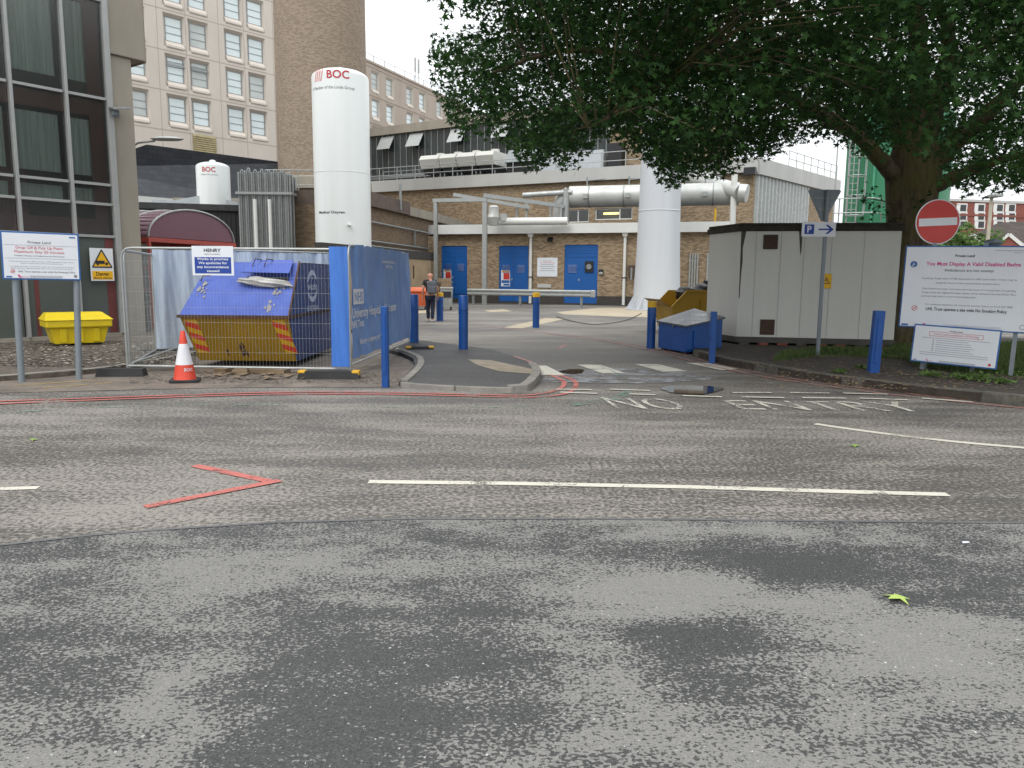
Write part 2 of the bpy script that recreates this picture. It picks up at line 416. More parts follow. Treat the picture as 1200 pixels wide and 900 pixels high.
M['gblind'] = mat('drawn_blind_glazing', C('c3cbc8'), .2, var=.2, scale=.3, spec=.8); M['gframe'] = mat('grey_window_frame', C('9ea3a4'), .5)
M['wframe'] = mat('white_window_frame', C('d8d8d4'), .5, var=.05)
M['tank'] = mat('white_tank_paint', C('dadedc'), .35, var=.03, scale=.9, dirt=.24, dirtc=C('b3b3aa'), stretch=(3, 3, .18))
M['stack'] = mat('pale_stack_paint', C('bfc3c8'), .45, var=.04, scale=.9, dirt=.22, dirtc=C('a0a3a6'), stretch=(3, 3, .18))
M['galv'] = mat('galvanised_steel', C('8f9392'), .5, .45, var=.2, scale=6)
M['galvl'] = mat('pale_galvanised_steel', C('a7aaa8'), .45, .4, var=.15, scale=5)
M['duct'] = mat('silver_duct', C('bcbdb9'), .45, .25, var=.12, scale=1.5)
M['green'] = mat('green_silo_paint', C('347a58'), .5, var=.12, scale=.5, dirt=.1, dirtc=C('275c44'))
M['blue'] = mat('blue_paint', C('06468c'), .45, var=.16, scale=3, dirt=.2, dirtc=C('0b3264'))
M['bluedoor'] = mat('blue_door_paint', C('0a559c'), .5, var=.08, scale=1, dirt=.05, dirtc=C('0c3c7a'))
M['yellow'] = mat('yellow_plastic', C('dcc21c'), .45, var=.1, scale=3, dirt=.22, dirtc=C('9b8a2c'))
M['ytape'] = mat('yellow_tape', C('d8a81c'), .5, var=.08)
M['skipyel'] = mat('skip_ochre_paint', C('a17d18'), .55, var=.15, scale=2, dirt=.26, dirtc=C('5c431c'), stretch=(1, 1, .5))
M['skipblue'] = mat('skip_blue_paint', C('415aae'), .6, var=.14, scale=2, dirt=.2, dirtc=C('5f6069'))
M['skipside'] = mat('skip_navy_paint', C('34497a'), .5, var=.2, scale=2, dirt=.3, dirtc=C('34332f'), stretch=(1, 1, .5))
M['rust'] = mat('rusty_steel', C('4c3324'), .85, var=.3, scale=6)
M['black'] = mat('black_plastic', C('222224'), .5, var=.2)
M['blackr'] = mat('black_rubber', C('2a2a2b'), .8, var=.2)
M['white'] = mat('white_sign_face', C('d9dde2'), .4, var=.03)
M['ink'] = mat('black_ink', C('25252a'), .6, var=.05)
M['inkg'] = mat('grey_ink', C('77797f'), .6, var=.05)
M['inkr'] = mat('red_ink', C('c23b44'), .6, var=.05)
M['inkp'] = mat('pink_ink', C('c8357e'), .6, var=.05)
M['inkb'] = mat('blue_ink', C('1c3f94'), .6, var=.05)
M['signblue'] = mat('blue_sign_frame', C('2c5f9e'), .5, var=.05)
M['signred'] = mat('red_sign_face', C('c23b34'), .4, var=.05)
M['signyel'] = mat('yellow_sign_face', C('e8b21c'), .4, var=.04)
M['postgrey'] = mat('grey_sign_post', C('7d868c'), .5, .2, var=.1)
M['sheet'] = mat('pale_blue_sheeting', C('b6c3d0'), .5, var=.14, scale=4, stretch=(6, 6, .5))
M['redframe'] = mat('red_shelter_paint', C('a8443a'), .5, var=.12, scale=3)
M['canopy'] = mat('maroon_canopy', C('75505c'), .3, var=.1, scale=.7, spec=.4)
M['orange'] = mat('orange_plastic', C('c85f35'), .5, var=.1)
M['conered'] = mat('cone_red', C('d2452f'), .5, var=.1)
M['conewhite'] = mat('cone_reflective_white', C('d8d8dc'), .5, var=.06)
M['timber'] = mat('weathered_timber', C('85725a'), .9, var=.3, scale=8)
M['grp'] = mat('pale_grp_panel', C('cdcdc6'), .7, var=.06, scale=.7, dirt=.14, dirtc=C('7b7a70'), stretch=(2, 2, .15))
M['grpbase'] = mat('dark_plinth', C('4e4c47'), .85, var=.2)
M['grproof'] = mat('mossy_dark_roof_edge', C('39342c'), .9, var=.4, scale=6, dirt=.35, dirtc=C('211e1a'), bump=.02)
M['louvre'] = mat('brown_louvre', C('51443a'), .8, var=.3, scale=8)
def bark():
    t = NT('bark'); f = t.noise(9, 7, .7, stretch=(1, 1, .22)); g = t.noise(1.3, 4)
    c = t.mix(t.ramp(f, (.35, 0.), (.65, 1.)), C('3b3328'), C('70634e')); c = t.mix(t.ramp(g, (.45, 0.), (.62, .6)), c, C('66642f'))
    t.base(c); t.rough(.95); t.bump(f, .05, .9); return t.m
M['bark'] = bark()
def leafm(name, a, b, sat=.25):
    t = NT(name); g = t.n('ShaderNodeNewGeometry'); r = g.outputs['Random Per Island']
    t.base(t.mix(r, a, b)); t.rough(.6); t.b.inputs['Specular IOR Level'].default_value = .18
    tl = t.n('ShaderNodeBsdfTranslucent'); t.l(t.mix(r, tuple(x * 1.2 for x in a), tuple(x * 1.3 for x in b)), tl.inputs[0])
    mx = t.n('ShaderNodeMixShader'); mx.inputs[0].default_value = sat
    t.l(t.b.outputs[0], mx.inputs[1]); t.l(tl.outputs[0], mx.inputs[2]); t.l(mx.outputs[0], t.o.inputs[0]); return t.m
M['leaf'] = leafm('maple_leaf', (.010, .032, .010), (.038, .092, .020), .3)
M['blade'] = leafm('grass_blade', (.06, .095, .03), (.13, .18, .06), .3)
M['weed'] = leafm('weed_leaf', (.07, .13, .03), (.14, .22, .06), .3)
M['hedge'] = leafm('hedge_leaf', (.08, .15, .04), (.18, .28, .09), .3)
M['skin'] = mat('skin', C('c08a72'), .6, var=.05)
M['shirt'] = mat('dark_tshirt', C('26282c'), .9, var=.15, scale=8)
M['jeans'] = mat('navy_trousers', C('1e2638'), .9, var=.15, scale=8)
M['pack'] = mat('grey_backpack_fabric', C('5c5f66'), .85, var=.2, scale=9)
M['shoe'] = mat('pale_shoe', C('b8b4ae'), .7)
M['bag'] = mat('pale_plastic_sheet', C('a9a7a2'), .35, var=.25, scale=8)
M['acwhite'] = mat('white_unit_casing', C('cfcec6'), .5, var=.07, scale=2)
def lamp_glow():
    t = NT('warm_ceiling_light'); t.b.inputs['Emission Color'].default_value = (1, .8, .25, 1); t.b.inputs['Emission Strength'].default_value = 2.5; return t.m
M['glow'] = lamp_glow()
def banner_mat():
    t = NT('blue_banner'); f = t.noise(5, 5, .6, stretch=(1.2, 1.2, .5)); t.base(t.mix(f, C('5d82bd'), C('7f9dcd'))); t.rough(.55)
    t.bump(t.noise(4, 3, .5, stretch=(2, 2, .5)), .03, .5); return t.m
M['banner'] = banner_mat()
M['bannerb'] = mat('bright_blue_banner', C('3f74c6'), .5, var=.12, scale=5, stretch=(2, 2, .5))
# ================================================================ GROUND
def struct(name, mb, m, **k):
    o = mb.build(name, m, **k); o['kind'] = 'structure'; return o
VZ = .13
struct('road', sheet(MB(), [(-600, -60), (600, -60), (600, 900), (-600, 900)], 0), M['road'])
nb = [G(-150, 648), G(0, 640), G(110, 628), G(200, 621), G(330, 613), G(480, 609), G(700, 609), G(900, 611), G(1200, 614), G(1400, 616)]
struct('near_carriageway', sheet(MB(), [(-14, -6), (14, -6), (14, nb[-1].y)] + [(p.x, p.y) for p in nb[::-1]] + [(-14, nb[0].y)], .005), M['near'])
mb = MB(); ribbon(mb, [(p.x, p.y) for p in nb], .035, .0085)
struct('road_joint', mb, mat('tar_joint', C('5f5f60'), .6))
# compound with the skip
cp = [G(x, y) for x, y in ((-120, 470), (0, 461), (120, 458), (250, 455), (380, 454), (470, 455), (484, 440), (480, 422), (455, 415), (482, 400), (440, 392), (300, 392), (150, 402), (0, 412), (-200, 415))]
struct('compound_ground', sheet(MB(), cp, .006), M['compound'])
# rubble bed by the glass building
k1 = smoothline([G(x, y) for x, y in ((-160, 458), (-40, 450), (60, 443), (120, 437), (160, 431), (200, 424), (240, 415))], 5)
back = [Vector((-4, 24)), Vector((-8, 30)), Vector((-40, 30)), Vector((-40, 8))]
struct('rubble_bed', MB().prism([(p.x, p.y, 0.007) for p in k1 + back], (0, 0, .075)), M['rubble'])
def kerb(line, wd, h, m, step=.91, name='kerb'):
    """kerb stones side by side along a line"""
    mb = MB(); L = [0]
    for a, b in zip(line, line[1:]): L.append(L[-1] + (b - a).length)
    def at(s):
        for i in range(len(line) - 1):
            if s <= L[i + 1] or i == len(line) - 2:
                t = (s - L[i]) / max(1e-6, L[i + 1] - L[i]); return line[i].lerp(line[i + 1], min(1, t))
    s = 0
    while s < L[-1] - .05:
        e = min(s + step - .012, L[-1]); sub = [at(s + (e - s) * i / 3) for i in range(4)]; o2 = offset(sub, wd)
        hh = h + random.uniform(-.006, .006)
        mb.prism([(p.x, p.y, -.05) for p in sub] + [(p.x, p.y, -.05) for p in o2[::-1]], (0, 0, hh + .05)); s += step
    o = mb.build(name, m, bevel=.012); o['kind'] = 'structure'; return o
kerb(k1, .13, .095, M['kerb'])
# footway island
isl = [G(x, y) for x, y in ((467, 453), (476, 443), (486, 432), (484, 424), (470, 417), (452, 413), (470, 405), (492, 402), (530, 407), (575, 413), (600, 421), (625, 431), (632, 439), (628, 448), (615, 457), (590, 459.5), (530, 457), (490, 455))]
struct('footway_island', MB().prism([(p.x, p.y, .004) for p in isl], (0, 0, .07)), M['island'], bevel=.01)
kl = smoothline([G(x, y) for x, y in ((450, 411), (470, 415.5), (487, 423), (489, 432), (480, 443), (469, 452.5))], 4)
kerb(kl, .12, .10, M['kerb']); kl2 = smoothline([G(x, y) for x, y in ((469, 453.5), (500, 456.5), (560, 459.5), (600, 460.5))], 4); kerb(kl2, .06, .078, M['kerb'])
kl3 = smoothline([G(x, y) for x, y in ((600, 460.5), (618, 459), (630, 449), (634, 440), (628, 431))], 4); kerb(kl3, .14, .10, M['kerb'])
struct('footway_patch', sheet(MB(), [G(x, y, .079) for x, y in ((548, 421), (575, 422), (622, 432), (632, 436), (625, 438), (585, 435), (560, 428))], .079), M['patch'])
struct('concrete_pad', sheet(MB(), [G(x, y) for x, y in ((652, 366), (700, 361), (760, 360), (850, 361), (850, 377), (800, 373), (720, 371), (660, 368.5))], .006), M['pad'])
for q in (((590, 384), (640, 373), (662, 374), (612, 385)), ((567, 364), (590, 362.5), (600, 365), (575, 366)), ((470, 366), (508, 363), (510, 366), (472, 369))):
    struct('concrete_patch', sheet(MB(), [G(x, y) for x, y in q], .007), M['pad'])
# planted verge on the right
vl = smoothline([G(x, y, .0) for x, y in ((812, 418), (850, 428), (900, 437), (950, 446), (1000, 453), (1060, 461), (1120, 468), (1200, 477), (1330, 492))], 5)
vback = [Vector((18, vl[-1].y)), Vector((18, 18.2)), G(1150, 400) .xy, G(1060, 397).xy, Vector((8.6, 21.5)), Vector((4.2, 21.5)), G(820, 404).xy]
struct('verge', MB().prism([(p.x, p.y, .005) for p in vl + vback], (0, 0, VZ - .012)), M['soil'])
kerb(vl, .14, VZ + .012, M['kerbold'])
gl_ = [G(x, y, VZ) for x, y in ((905, 424), (950, 418), (1010, 418), (1060, 421), (1075, 429), (1130, 438), (1180, 440), (1260, 455), (1330, 462), (1330, 412), (1200, 404), (1060, 398), (1040, 412), (960, 410), (915, 416))]
struct('verge_turf', MB().prism([(p.x, p.y, VZ - .01) for p in gl_], (0, 0, .018)), M['grassbase'])
# car park beyond the verge
mb = MB()
for y in (385, 389, 394, 399): ribbon(mb, [G(1130, y - 1), G(1200, y), G(1300, y + 2)], .1, .008)
struct('bay_markings', mb, M['wline'])
# ---------------------------------------------------------------- road markings
def pl(pts): return [G(x, y) for x, y in pts]
mb = MB(); ribbon(mb, pl(((432, 565), (600, 567), (800, 571), (1000, 577), (1111, 580))), .10, .005)
ribbon(mb, pl(((-60, 575), (0, 573.5), (45, 572))), .085, .005)
ribbon(mb, smoothline(pl(((955, 497), (1010, 505), (1070, 512.5), (1140, 520), (1260, 530)))), .10, .005)
struct('centre_line', mb, M['wline'])
mb = MB(); ribbon(mb, pl(((228, 546), (318, 565))), .09, .006); ribbon(mb, pl(((170, 595), (328, 564))), .09, .009)
struct('red_arrow_mark', mb, M['rline'])
main_r = [(-80, 475), (0, 471), (100, 467.5), (200, 464), (320, 460.5), (450, 460.5), (560, 463), (610, 464), (640, 461), (658, 455), (660, 447), (645, 440)]
ra = smoothline(pl(main_r)); mb = MB(); ribbon(mb, ra, .075, .011)
rb = smoothline(pl([(-80, 478), (0, 474), (100, 470), (200, 466.3), (320, 462.8), (450, 462.8), (560, 465.2), (620, 466.3), (658, 463), (673, 456), (673, 447), (655, 440)])); ribbon(mb, rb, .075, .011)
struct('double_red_line', mb, M['rline'])
mb = MB(); ribbon(mb, pl(((10, 453), (60, 449.5), (118, 446))), .06, .010); ribbon(mb, pl(((50, 455), (130, 449))), .05, .010)
struct('yellow_marks', mb, marking_mat('worn_yellow_paint', C('b59a55'), .47))
mb = MB()
for l in (((618, 430), (600, 421), (582, 417)), ((632, 429), (612, 421), (592, 416)),
          ((470, 375), (520, 377), (560, 381), (600, 386), (650, 391), (700, 397)), ((640, 391), (700, 399), (760, 410), (800, 421), (850, 433), (900, 443), (950, 450.5), (1020, 460), (1100, 469), (1200, 479)),
          ((700, 397.5), (760, 407), (805, 418), (850, 429.5), (900, 439.5), (950, 447.5), (1020, 456.5), (1100, 466), (1200, 476))):
    ribbon(mb, smoothline(pl(l)), .07, .011)
ribbon(mb, pl(((655, 408), (664, 404))), .1, .008)
struct('worn_red_line', mb, M['rworn'])
mb = MB()
for q in (((612, 429), (640, 429), (662, 440), (630, 440)), ((676, 427.5), (704, 428), (732, 437.5), (706, 438)), ((743, 427), (772, 427.5), (806, 435.5), (776, 436)), ((803, 425.5), (830, 426), (868, 433), (846, 434.5))):
    sheet(mb, pl(q), .009)
struct('crossing_blocks', mb, M['wline'])
mb = MB()
for a in (((652, 457), (694, 457.5)), ((715, 457), (762, 458.5)), ((859, 461), (904, 461)), ((926, 461), (972, 461.5)), ((988, 461.5), (1040, 462.8)),
          ((657, 460.5), (700, 462)), ((737, 462.5), (768, 463.5)), ((800, 464.5), (846, 466)), ((869, 466), (919, 467)), ((940, 467), (991, 467.5)), ((1007, 467.5), (1064, 469.5)), ((1080, 467.5), (1140, 472))):
    ribbon(mb, pl(a), .085, .013)
struct('give_way_dashes', mb, M['wline'])
# words painted on the road: built on the ground, leaning with the lane
def road_word(mb, word, bl, br, tl):
    b0, b1, t0 = G(*bl).xy, G(*br).xy, G(*tl).xy; u = (b1 - b0); v = t0 - b0
    V, F = text_geo(word, False); x0 = min(p[0] for p in V); x1 = max(p[0] for p in V); n = len(mb.v)
    for p in V:
        q = b0 + u * ((p[0] - x0) / (x1 - x0)) + v * (p[1] / .69); mb.v.append((q.x, q.y, .0095))
    for f in F: mb.f.append(tuple(n + i for i in f)); mb.m.append(0)
mb = MB(); road_word(mb, 'NO', (722, 479), (810, 481), (703, 466)); road_word(mb, 'ENTRY', (870, 480.5), (1092, 483), (846, 469.5))
struct('road_lettering', mb, M['wworn'])
mb = MB(); ribbon(mb, smoothline(pl(((430, 477), (520, 477.5), (600, 477), (660, 474), (705, 468), (733, 459), (735, 448), (715, 434), (680, 422), (640, 415), (560, 406)))), .035, .0105)
ribbon(mb, smoothline(pl(((-40, 487), (60, 481), (160, 476.5), (300, 475), (430, 477)))), .035, .0105)
ribbon(mb, pl(((672, 475.5), (705, 471))), .09, .0115); ribbon(mb, pl(((718, 470), (738, 460))), .12, .012)
struct('green_marks', mb, M['gline'])
# puddles and stains
def blob(cx, cy, rx, ry, z, seed, n=72):
    r = random.Random(seed); ph = [r.uniform(0, 6.3) for _ in range(5)]
    p = []
    for i in range(n):
        a = 2 * PI * i / n; k = 1 + .10 * math.sin(2 * a + ph[0]) + .08 * math.sin(3 * a + ph[1]) + .05 * math.sin(5 * a + ph[2]) + .03 * math.sin(9 * a + ph[3])
        q = G(cx + rx * k * math.cos(a), cy + ry * k * math.sin(a)); p.append((q.x, q.y, z))
    return p
struct('puddle', MB().quad(*blob(811, 457.5, 32, 5.4, .0145, 3)), M['puddle'])
struct('small_puddle', MB().quad(*blob(671, 436, 15, 2.6, .0145, 5)), M['puddle'])
struct('dried_stain', MB().quad(*blob(715, 441, 105, 10, .0075, 8)), M['palestain'])
# ================================================================ TEXT BOARDS
def board(name, label, cat, W, H, loc, rz, frame, group=None, th=.03, tilt=0):
    r = thing(name, label, cat, loc, rz, group)
    if tilt: r.rotation_euler = (0, tilt, rz)
    MB().box(-W / 2, W / 2, 0, th, 0, H).build('frame' if frame else 'panel', frame or M['white'], r, bevel=.004)
    if frame: MB().box(-W / 2 + .022, W / 2 - .022, -.004, .002, .022, H - .022).build('panel', M['white'], r)
    return r
def lt(r, m, rows, y=-.0075, k=1.0):
    mb = MB()
    for row in rows:
        s, h, x, z = row[:4]; wd = row[4] if len(row) > 4 else None; b = row[5] if len(row) > 5 else False; al = row[6] if len(row) > 6 else 'C'
        letters(mb, s, h, x * k, z, y, wd * k if wd else None, b, al)
    return mb.build('lettering', m, r, fix=False)
# ================================================================ LEFT GLASS-FRONTED OFFICE BLOCK
GL = Fr(G(0, 406).xy, G(143, 397.5).xy)
gw = thing('office_building', 'glass-fronted office block with silver mullions and maroon panels at the left edge', 'building', GL.at(0), GL.ang)
zt = [GL.W(141, y)[1] for y in (278, 241, 218.5, 120)]
top = 14.0; LX = -9.0
xC = GL.W(138, 300)[0]; xB = GL.W(89, 300)[0]; xA = GL.W(26, 300)[0]; sp = xB - xA
cols = [xC, xB, xA, xA - sp, xA - 2 * sp, xA - 3 * sp]
rows = [.16] + zt[:]; dz = GL.W(141, 8)[1] - zt[3]; rows += [zt[3] + dz, zt[3] + 2 * dz]
for i, x in enumerate(cols):
    wd = .13 if i == 0 else .065
    MB().box(x - wd / 2, x + wd / 2, -.10, .06, .1, top).build('mullion', M['alu'], gw, bevel=.006)
for z in rows[1:]:
    for i in range(len(cols) - 1):
        MB().box(cols[i + 1] + .034, cols[i] - .07, -.06, .05, z - .03, z + .03).build('transom', M['alu'], gw)
MB().box(LX, xC + .07, -.10, .16, .02, .17).build('sill', M['conc'], gw)
for i in range(len(cols) - 1):
    a, b = cols[i + 1] + .034, cols[i] - .066
    MB().box(a, b, .0, .03, .171, rows[1] - .031).build('lower_panel', M['gpanel'], gw)
    for j in range(1, len(rows) - 1):
        MB().box(a, b, .0, .012, rows[j] + .031, rows[j + 1] - .031).build('window_pane', M['glass'], gw)
    # net curtains between bays, hung behind the panes
    if i < 4:
        mb = MB(); n = 26; cy = .22; cw = (b - a); x0, x1 = (a + .02, b - .02) if i else (a + .02, b - .12)
        for (z0, z1) in ((rows[4] + .35, rows[5] - .1), (rows[3] + .2, rows[4] - .5), (rows[2], rows[3] - .1)):
            for k in range(n):
                u0 = x0 + (x1 - x0) * k / n; u1 = x0 + (x1 - x0) * (k + 1) / n
                mb.quad((u0, cy + .025 * math.sin(k * 1.7 + i), z0), (u1, cy + .025 * math.sin(k * 1.7 + 1.7 + i), z0), (u1, cy + .025 * math.sin(k * 1.7 + 1.7 + i), z1), (u0, cy + .025 * math.sin(k * 1.7 + i), z1))
        mb.build('curtain', M['curtain'], gw, fix=False)
MB().box(cols[0] - .42, cols[0] - .1, .10, .13, .18, top).build('inner_column', M['maroon'], gw)
MB().box(cols[1] - .95, cols[1] - .85, -.004, .3, .18, rows[1] - .04).build('maroon_strip', M['maroon'], gw)
MB().box(LX, cols[0] - .43, .08, .14, rows[4] - .42, rows[4] - .06).build('floor_beam', M['maroon'], gw)
MB().box(LX, cols[0] - .43, .08, .14, rows[1] + .05, rows[1] + .4).build('floor_beam', M['maroon'], gw)
for i in (2, 3): MB().box(cols[i] - .1, cols[i] + .45, .6, .9, .2, rows[4] - .56).build('inner_column', M['maroon'], gw)
MB().box(cols[0] - .30, cols[0] - .1, -.006, -.001, .18, rows[1] - .04).build('maroon_strip', M['maroon'], gw)
# building body behind the curtain wall
MB().box(xC + .0, xC + .095, .17, 4.99, .01, top - .31).build('inner_wall', M['inside'], gw)
MB().box(LX, xC + .3, 5.0, 12, 0, top).box(LX, xC + .3, .7, 5, top - .3, top).box(LX, xC - .1, .7, 5, rows[4] - .3, rows[4] - .05).box(LX, LX + .2, .2, 5, 0, top).build('inner_wall', M['inside'], gw)
zp = GL.W(150, 68)[1]
MB().box(xC + .10, xC + .62, .02, .6, 0, zp).box(xC + .12, xC + .30, .6, 5, 0, zp).build('corner_pier', M['conc'], gw, bevel=.02)
MB().box(xC + .066, xC + .95, -.05, 1.2, zp, top).box(xC + .95, xC + .99, -.02, 1.2, zp - .03, top).build('parapet_box', M['conc'], gw, bevel=.02)
fl = thing('floodlight', 'small grey floodlight clamped to the corner mullion of the glass office block', 'light', GL.at(*(GL.W(133, 132)[0], -.15)) + Vector((0, 0, GL.W(133, 132)[1])), GL.ang)
MB().prism([(-.17, -.2, .0), (.2, -.28, .06), (.2, .02, .1), (-.17, .04, .05)], (0, 0, .045)).build('lamp_head', M['galv'], fl, bevel=.01)
MB().box(-.05, .05, -.02, .06, -.12, .04).box(-.12, -.02, -.1, 0, -.09, 0).build('bracket', M['postgrey'], fl)
sl = thing('wall_lamp', 'flat grey lantern on a bent arm fixed to the concrete corner pier', 'lamp', GL.at(xC + .63, .3) + Vector((0, 0, GL.W(157, 190)[1])), 0)
MB().tube([(0, 0, -.3), (0.03, 0, .22), (.08, 0, .42), (.2, 0, .5), (.62, 0, .55)], .025, 8).box(-.1, .05, -.03, .03, .1, .14).box(-.1, .05, -.03, .03, -.22, -.18).build('arm', M['galv'], sl, smooth=True)
MB().lathe([(.01, -.05), (.16, -.035), (.2, 0), (.12, .05), (.01, .06)], 16, cap=False).build('lantern', M['galvl'], sl, smooth=True)
for o in bpy.data.objects:
    if o.parent == sl and o.name.startswith('lantern'): o.location = (.92, 0, .6); o.scale = (2.1, .8, 1)
hz = thing('warning_sign', 'yellow and white moving vehicles warning sign fixed on the glass office block', 'sign', GL.at(GL.W(116.5, 310)[0], -.13) + Vector((0, 0, GL.W(116, 329)[1])), GL.ang)
SW = GL.W(130, 310)[0] - GL.W(103, 310)[0]; SH = GL.W(116, 291)[1] - GL.W(116, 329)[1]
MB().box(-SW / 2, SW / 2, 0, .012, 0, SH).build('panel', M['white'], hz)
MB().box(-SW / 2 + .03, SW / 2 - .03, -.003, .0, .03, SH * .3).prism([(-SW * .37, -.0035, SH * .445), (SW * .37, -.0035, SH * .445), (0, -.0035, SH * .9)], (0, .003, 0)).build('yellow_field', M['signyel'], hz, fix=False)
mb = MB(); tri = [Vector((-SW * .42, SH * .42)), Vector((SW * .42, SH * .42)), Vector((0, SH * .95))]
for a, b in zip(tri, tri[1:] + tri[:1]): mb.bar((a.x, -.006, a.y), (b.x, -.006, b.y), .028, .004, up=(0, 1, 0))
mb.box(-.15, .06, -.009, -.004, SH * .52, SH * .62).box(.075, .14, -.009, -.004, SH * .51, SH * .57).box(-.13, -.08, -.009, -.004, SH * .48, SH * .52).box(.08, .12, -.009, -.004, SH * .48, SH * .52).build('pictogram', M['ink'], hz)
lt(hz, M['ink'], [('Danger', SH * .11, 0, SH * .16, SW * .58, True), ('Moving vehicles', SH * .05, 0, SH * .065, SW * .78, True)], -.006)
# ================================================================ HOSPITAL BLOCKS
def hospital(fr, x0, x1, top_, wins, mats, root, grooves=(), zb=0.0, wz=1.75):
    holes = []
    for (xc, zc, ww, hh) in wins: holes.append((xc - ww / 2, zc - hh / 2, xc + ww / 2, zc + hh / 2))
    mb = MB().holed(x1, top_, holes, .55, zb, 0.0, x0)
    mb.quad((x1, 0, zb), (x1, 14, zb), (x1, 14, top_), (x1, 0, top_)).quad((x0, 0, zb), (x0, 14, zb), (x0, 14, top_), (x0, 0, top_)).quad((x0, 0, top_), (x1, 0, top_), (x1, 14, top_), (x0, 14, top_))
    mb.build('facade', mats, root, fix=False)
    mb = MB()
    for z in grooves: mb.box(x0, x1, -.012, -.002, z - .03, z + .03)
    return holes
def hwin(root, h, k=1.0, opened=False):
    x0, z0, x1, z1 = h; w_ = x1 - x0; hh = z1 - z0; ix = w_ * .16
    mb = MB()   # splayed precast surround with thick sill
    a = [(x0, 0, z0), (x1, 0, z0), (x1, 0, z1), (x0, 0, z1)]; g0, g1, u0, u1 = x0 + ix, x1 - ix * .4, z0 + hh * .24, z1 - hh * .09
    b = [(g0, .34, u0), (g1, .34, u0), (g1, .34, u1), (g0, .34, u1)]
    for i in range(4): j = (i + 1) % 4; mb.quad(a[i], a[j], b[j], b[i])
    mb.prism([(x0 + ix * .7, -.02, z0 + hh * .02), (x0 + ix * .7, -.07, z0 + hh * .05), (x0 + ix * .7, -.05, z0 + hh * .11), (x0 + ix * .7, .2, z0 + hh * .22)], (w_ - ix, 0, 0))
    f = mb.build('window', M['precast'], root)
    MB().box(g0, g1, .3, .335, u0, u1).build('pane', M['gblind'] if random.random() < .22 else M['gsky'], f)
    mb = MB(); t = (g1 - g0) * .05
    for q in (0, .33, .64, 1): z = u0 + (u1 - u0) * q; mb.box(g0, g1, .27, .3, z - t * .4, z + t * .4)
    mb.box(g0, g0 + t, .27, .3, u0, u1).box(g1 - t, g1, .27, .3, u0, u1)
    if opened: mb.box(g0, g1, .05, .11, u1 - (u1 - u0) * .33, u1 - (u1 - u0) * .27).box(g0, g1, .13, .18, u1 - (u1 - u0) * .2, u1 - (u1 - u0) * .16)
    mb.build('frame', M['gframe'], f)
HB = Fr((-40.7, 47.8), (-20.6, 71.3))
hb = thing('hospital_block', 'tall beige precast hospital block with square recessed windows behind the brick chimney', 'building', HB.at(0), HB.ang)
wins = []
cx = [HB.W(p, 80)[0] for p in (162, 206, 234, 275, 301)]
pitch = (cx[3] - cx[1]); cx = [cx[1] - pitch, cx[2] - pitch] + cx[1:]
zr = [HB.W(206, y)[1] for y in (131, 85, 38)]; dz = (zr[2] - zr[0]) / 2
zrows = [zr[0] + dz * i for i in range(0, 6)]
for z in zrows:
    for x in cx: wins.append((x, z, 1.75, 2.65))
hs_ = hospital(HB, -3, HB.L, zrows[-1] + 2.4, wins, M['precast'], hb)
for i, h in enumerate(hs_): hwin(hb, h, opened=(i % 5 in (2, 3) and i // 5 == 1) or i == 9)
mb = MB()
for z in [zz - dz / 2 for zz in zrows] + [zrows[0] - dz * .5 - 2.0]: mb.box(-3, HB.L, -.006, -.002, z - .03, z + .03)
for i in range(4):
    for x in (cx[1] + pitch * (i - .5) + 1.5, cx[0] + pitch * i - 1.35): mb.box(x - .02, x + .02, -.006, -.002, zrows[0] - dz * 1.1, zrows[-1] + 2)
mb.build('panel_joint', M['precastd'], hb)
a = HB.W(226, 168); b = HB.W(253, 168); zt_ = HB.W(240, 159)[1]; zb_ = HB.W(240, 181)[1]
mb = MB(); n = 9
for i in range(n): z = zb_ + (zt_ - zb_) * i / n; mb.prism([(a[0], -.03, z), (a[0], -.12, z), (a[0], -.03, z + .2)], (b[0] - a[0], 0, 0))
mb.build('louvre_grille', mat('cream_louvre', C('a79a74'), .6), hb)
HW = Fr((-18.6, 90.2), (-6.5, 119.2))
hw = thing('hospital_wing', 'farther beige hospital wing with paired windows seen above the dark glazed building', 'building', HW.at(0), HW.ang)
wins = []; px = [(440, 457), (480, 494), (515, 529), (543, 554)]
cs = [HW.W(p, 100)[0] for q in px[:3] for p in q]; p2 = (cs[4] - cs[0]) / 2; cs = [cs[0] - p2, cs[1] - p2] + [cs[0] + p2 * i + d for i in range(6) for d in (0, cs[1] - cs[0])]
z1 = HW.W(440, 97)[1]; z0 = HW.W(440, 129)[1]; htop = HW.W(431, 71)[1]
for z in (z0 - (z1 - z0), z0, z1):
    for x in cs: wins.append((x, z, 1.75, 2.6))
for h in hospital(HW, -12, HW.L, htop, [q for q in wins if q[0] < HW.L - 1 and q[0] > -11], M['precastd'], hw): hwin(hw, h)
mb = MB()
for z in (z0 + (z1 - z0) / 2, z0 - (z1 - z0) / 2, htop - .5): mb.box(-12, HW.L, -.05, -.003, z - .06, z + .06)
mb.box(-12, HW.L + .2, -.12, .0, htop - .12, htop + .12).build('cornice', M['precastd'], hw)
mb = MB()
for i in range(14): x = -4 + i * 2.4; mb.box(x - .03, x + .03, .3, .36, htop, htop + 1.0)
mb.box(-4, 28, .31, .35, htop + .95, htop + 1.0).build('roof_rail', M['galv'], hw)
mb = MB(); xa = HW.W(502, 80)[0]
for d in (0, .9): mb.tube([(xa + d, 2, htop), (xa + d, 2, htop + 4)], .06, 6).box(xa + d - .12, xa + d + .12, 1.9, 2.1, htop + 2.4, htop + 4.2)
mb.build('antenna', M['galvl'], hw)
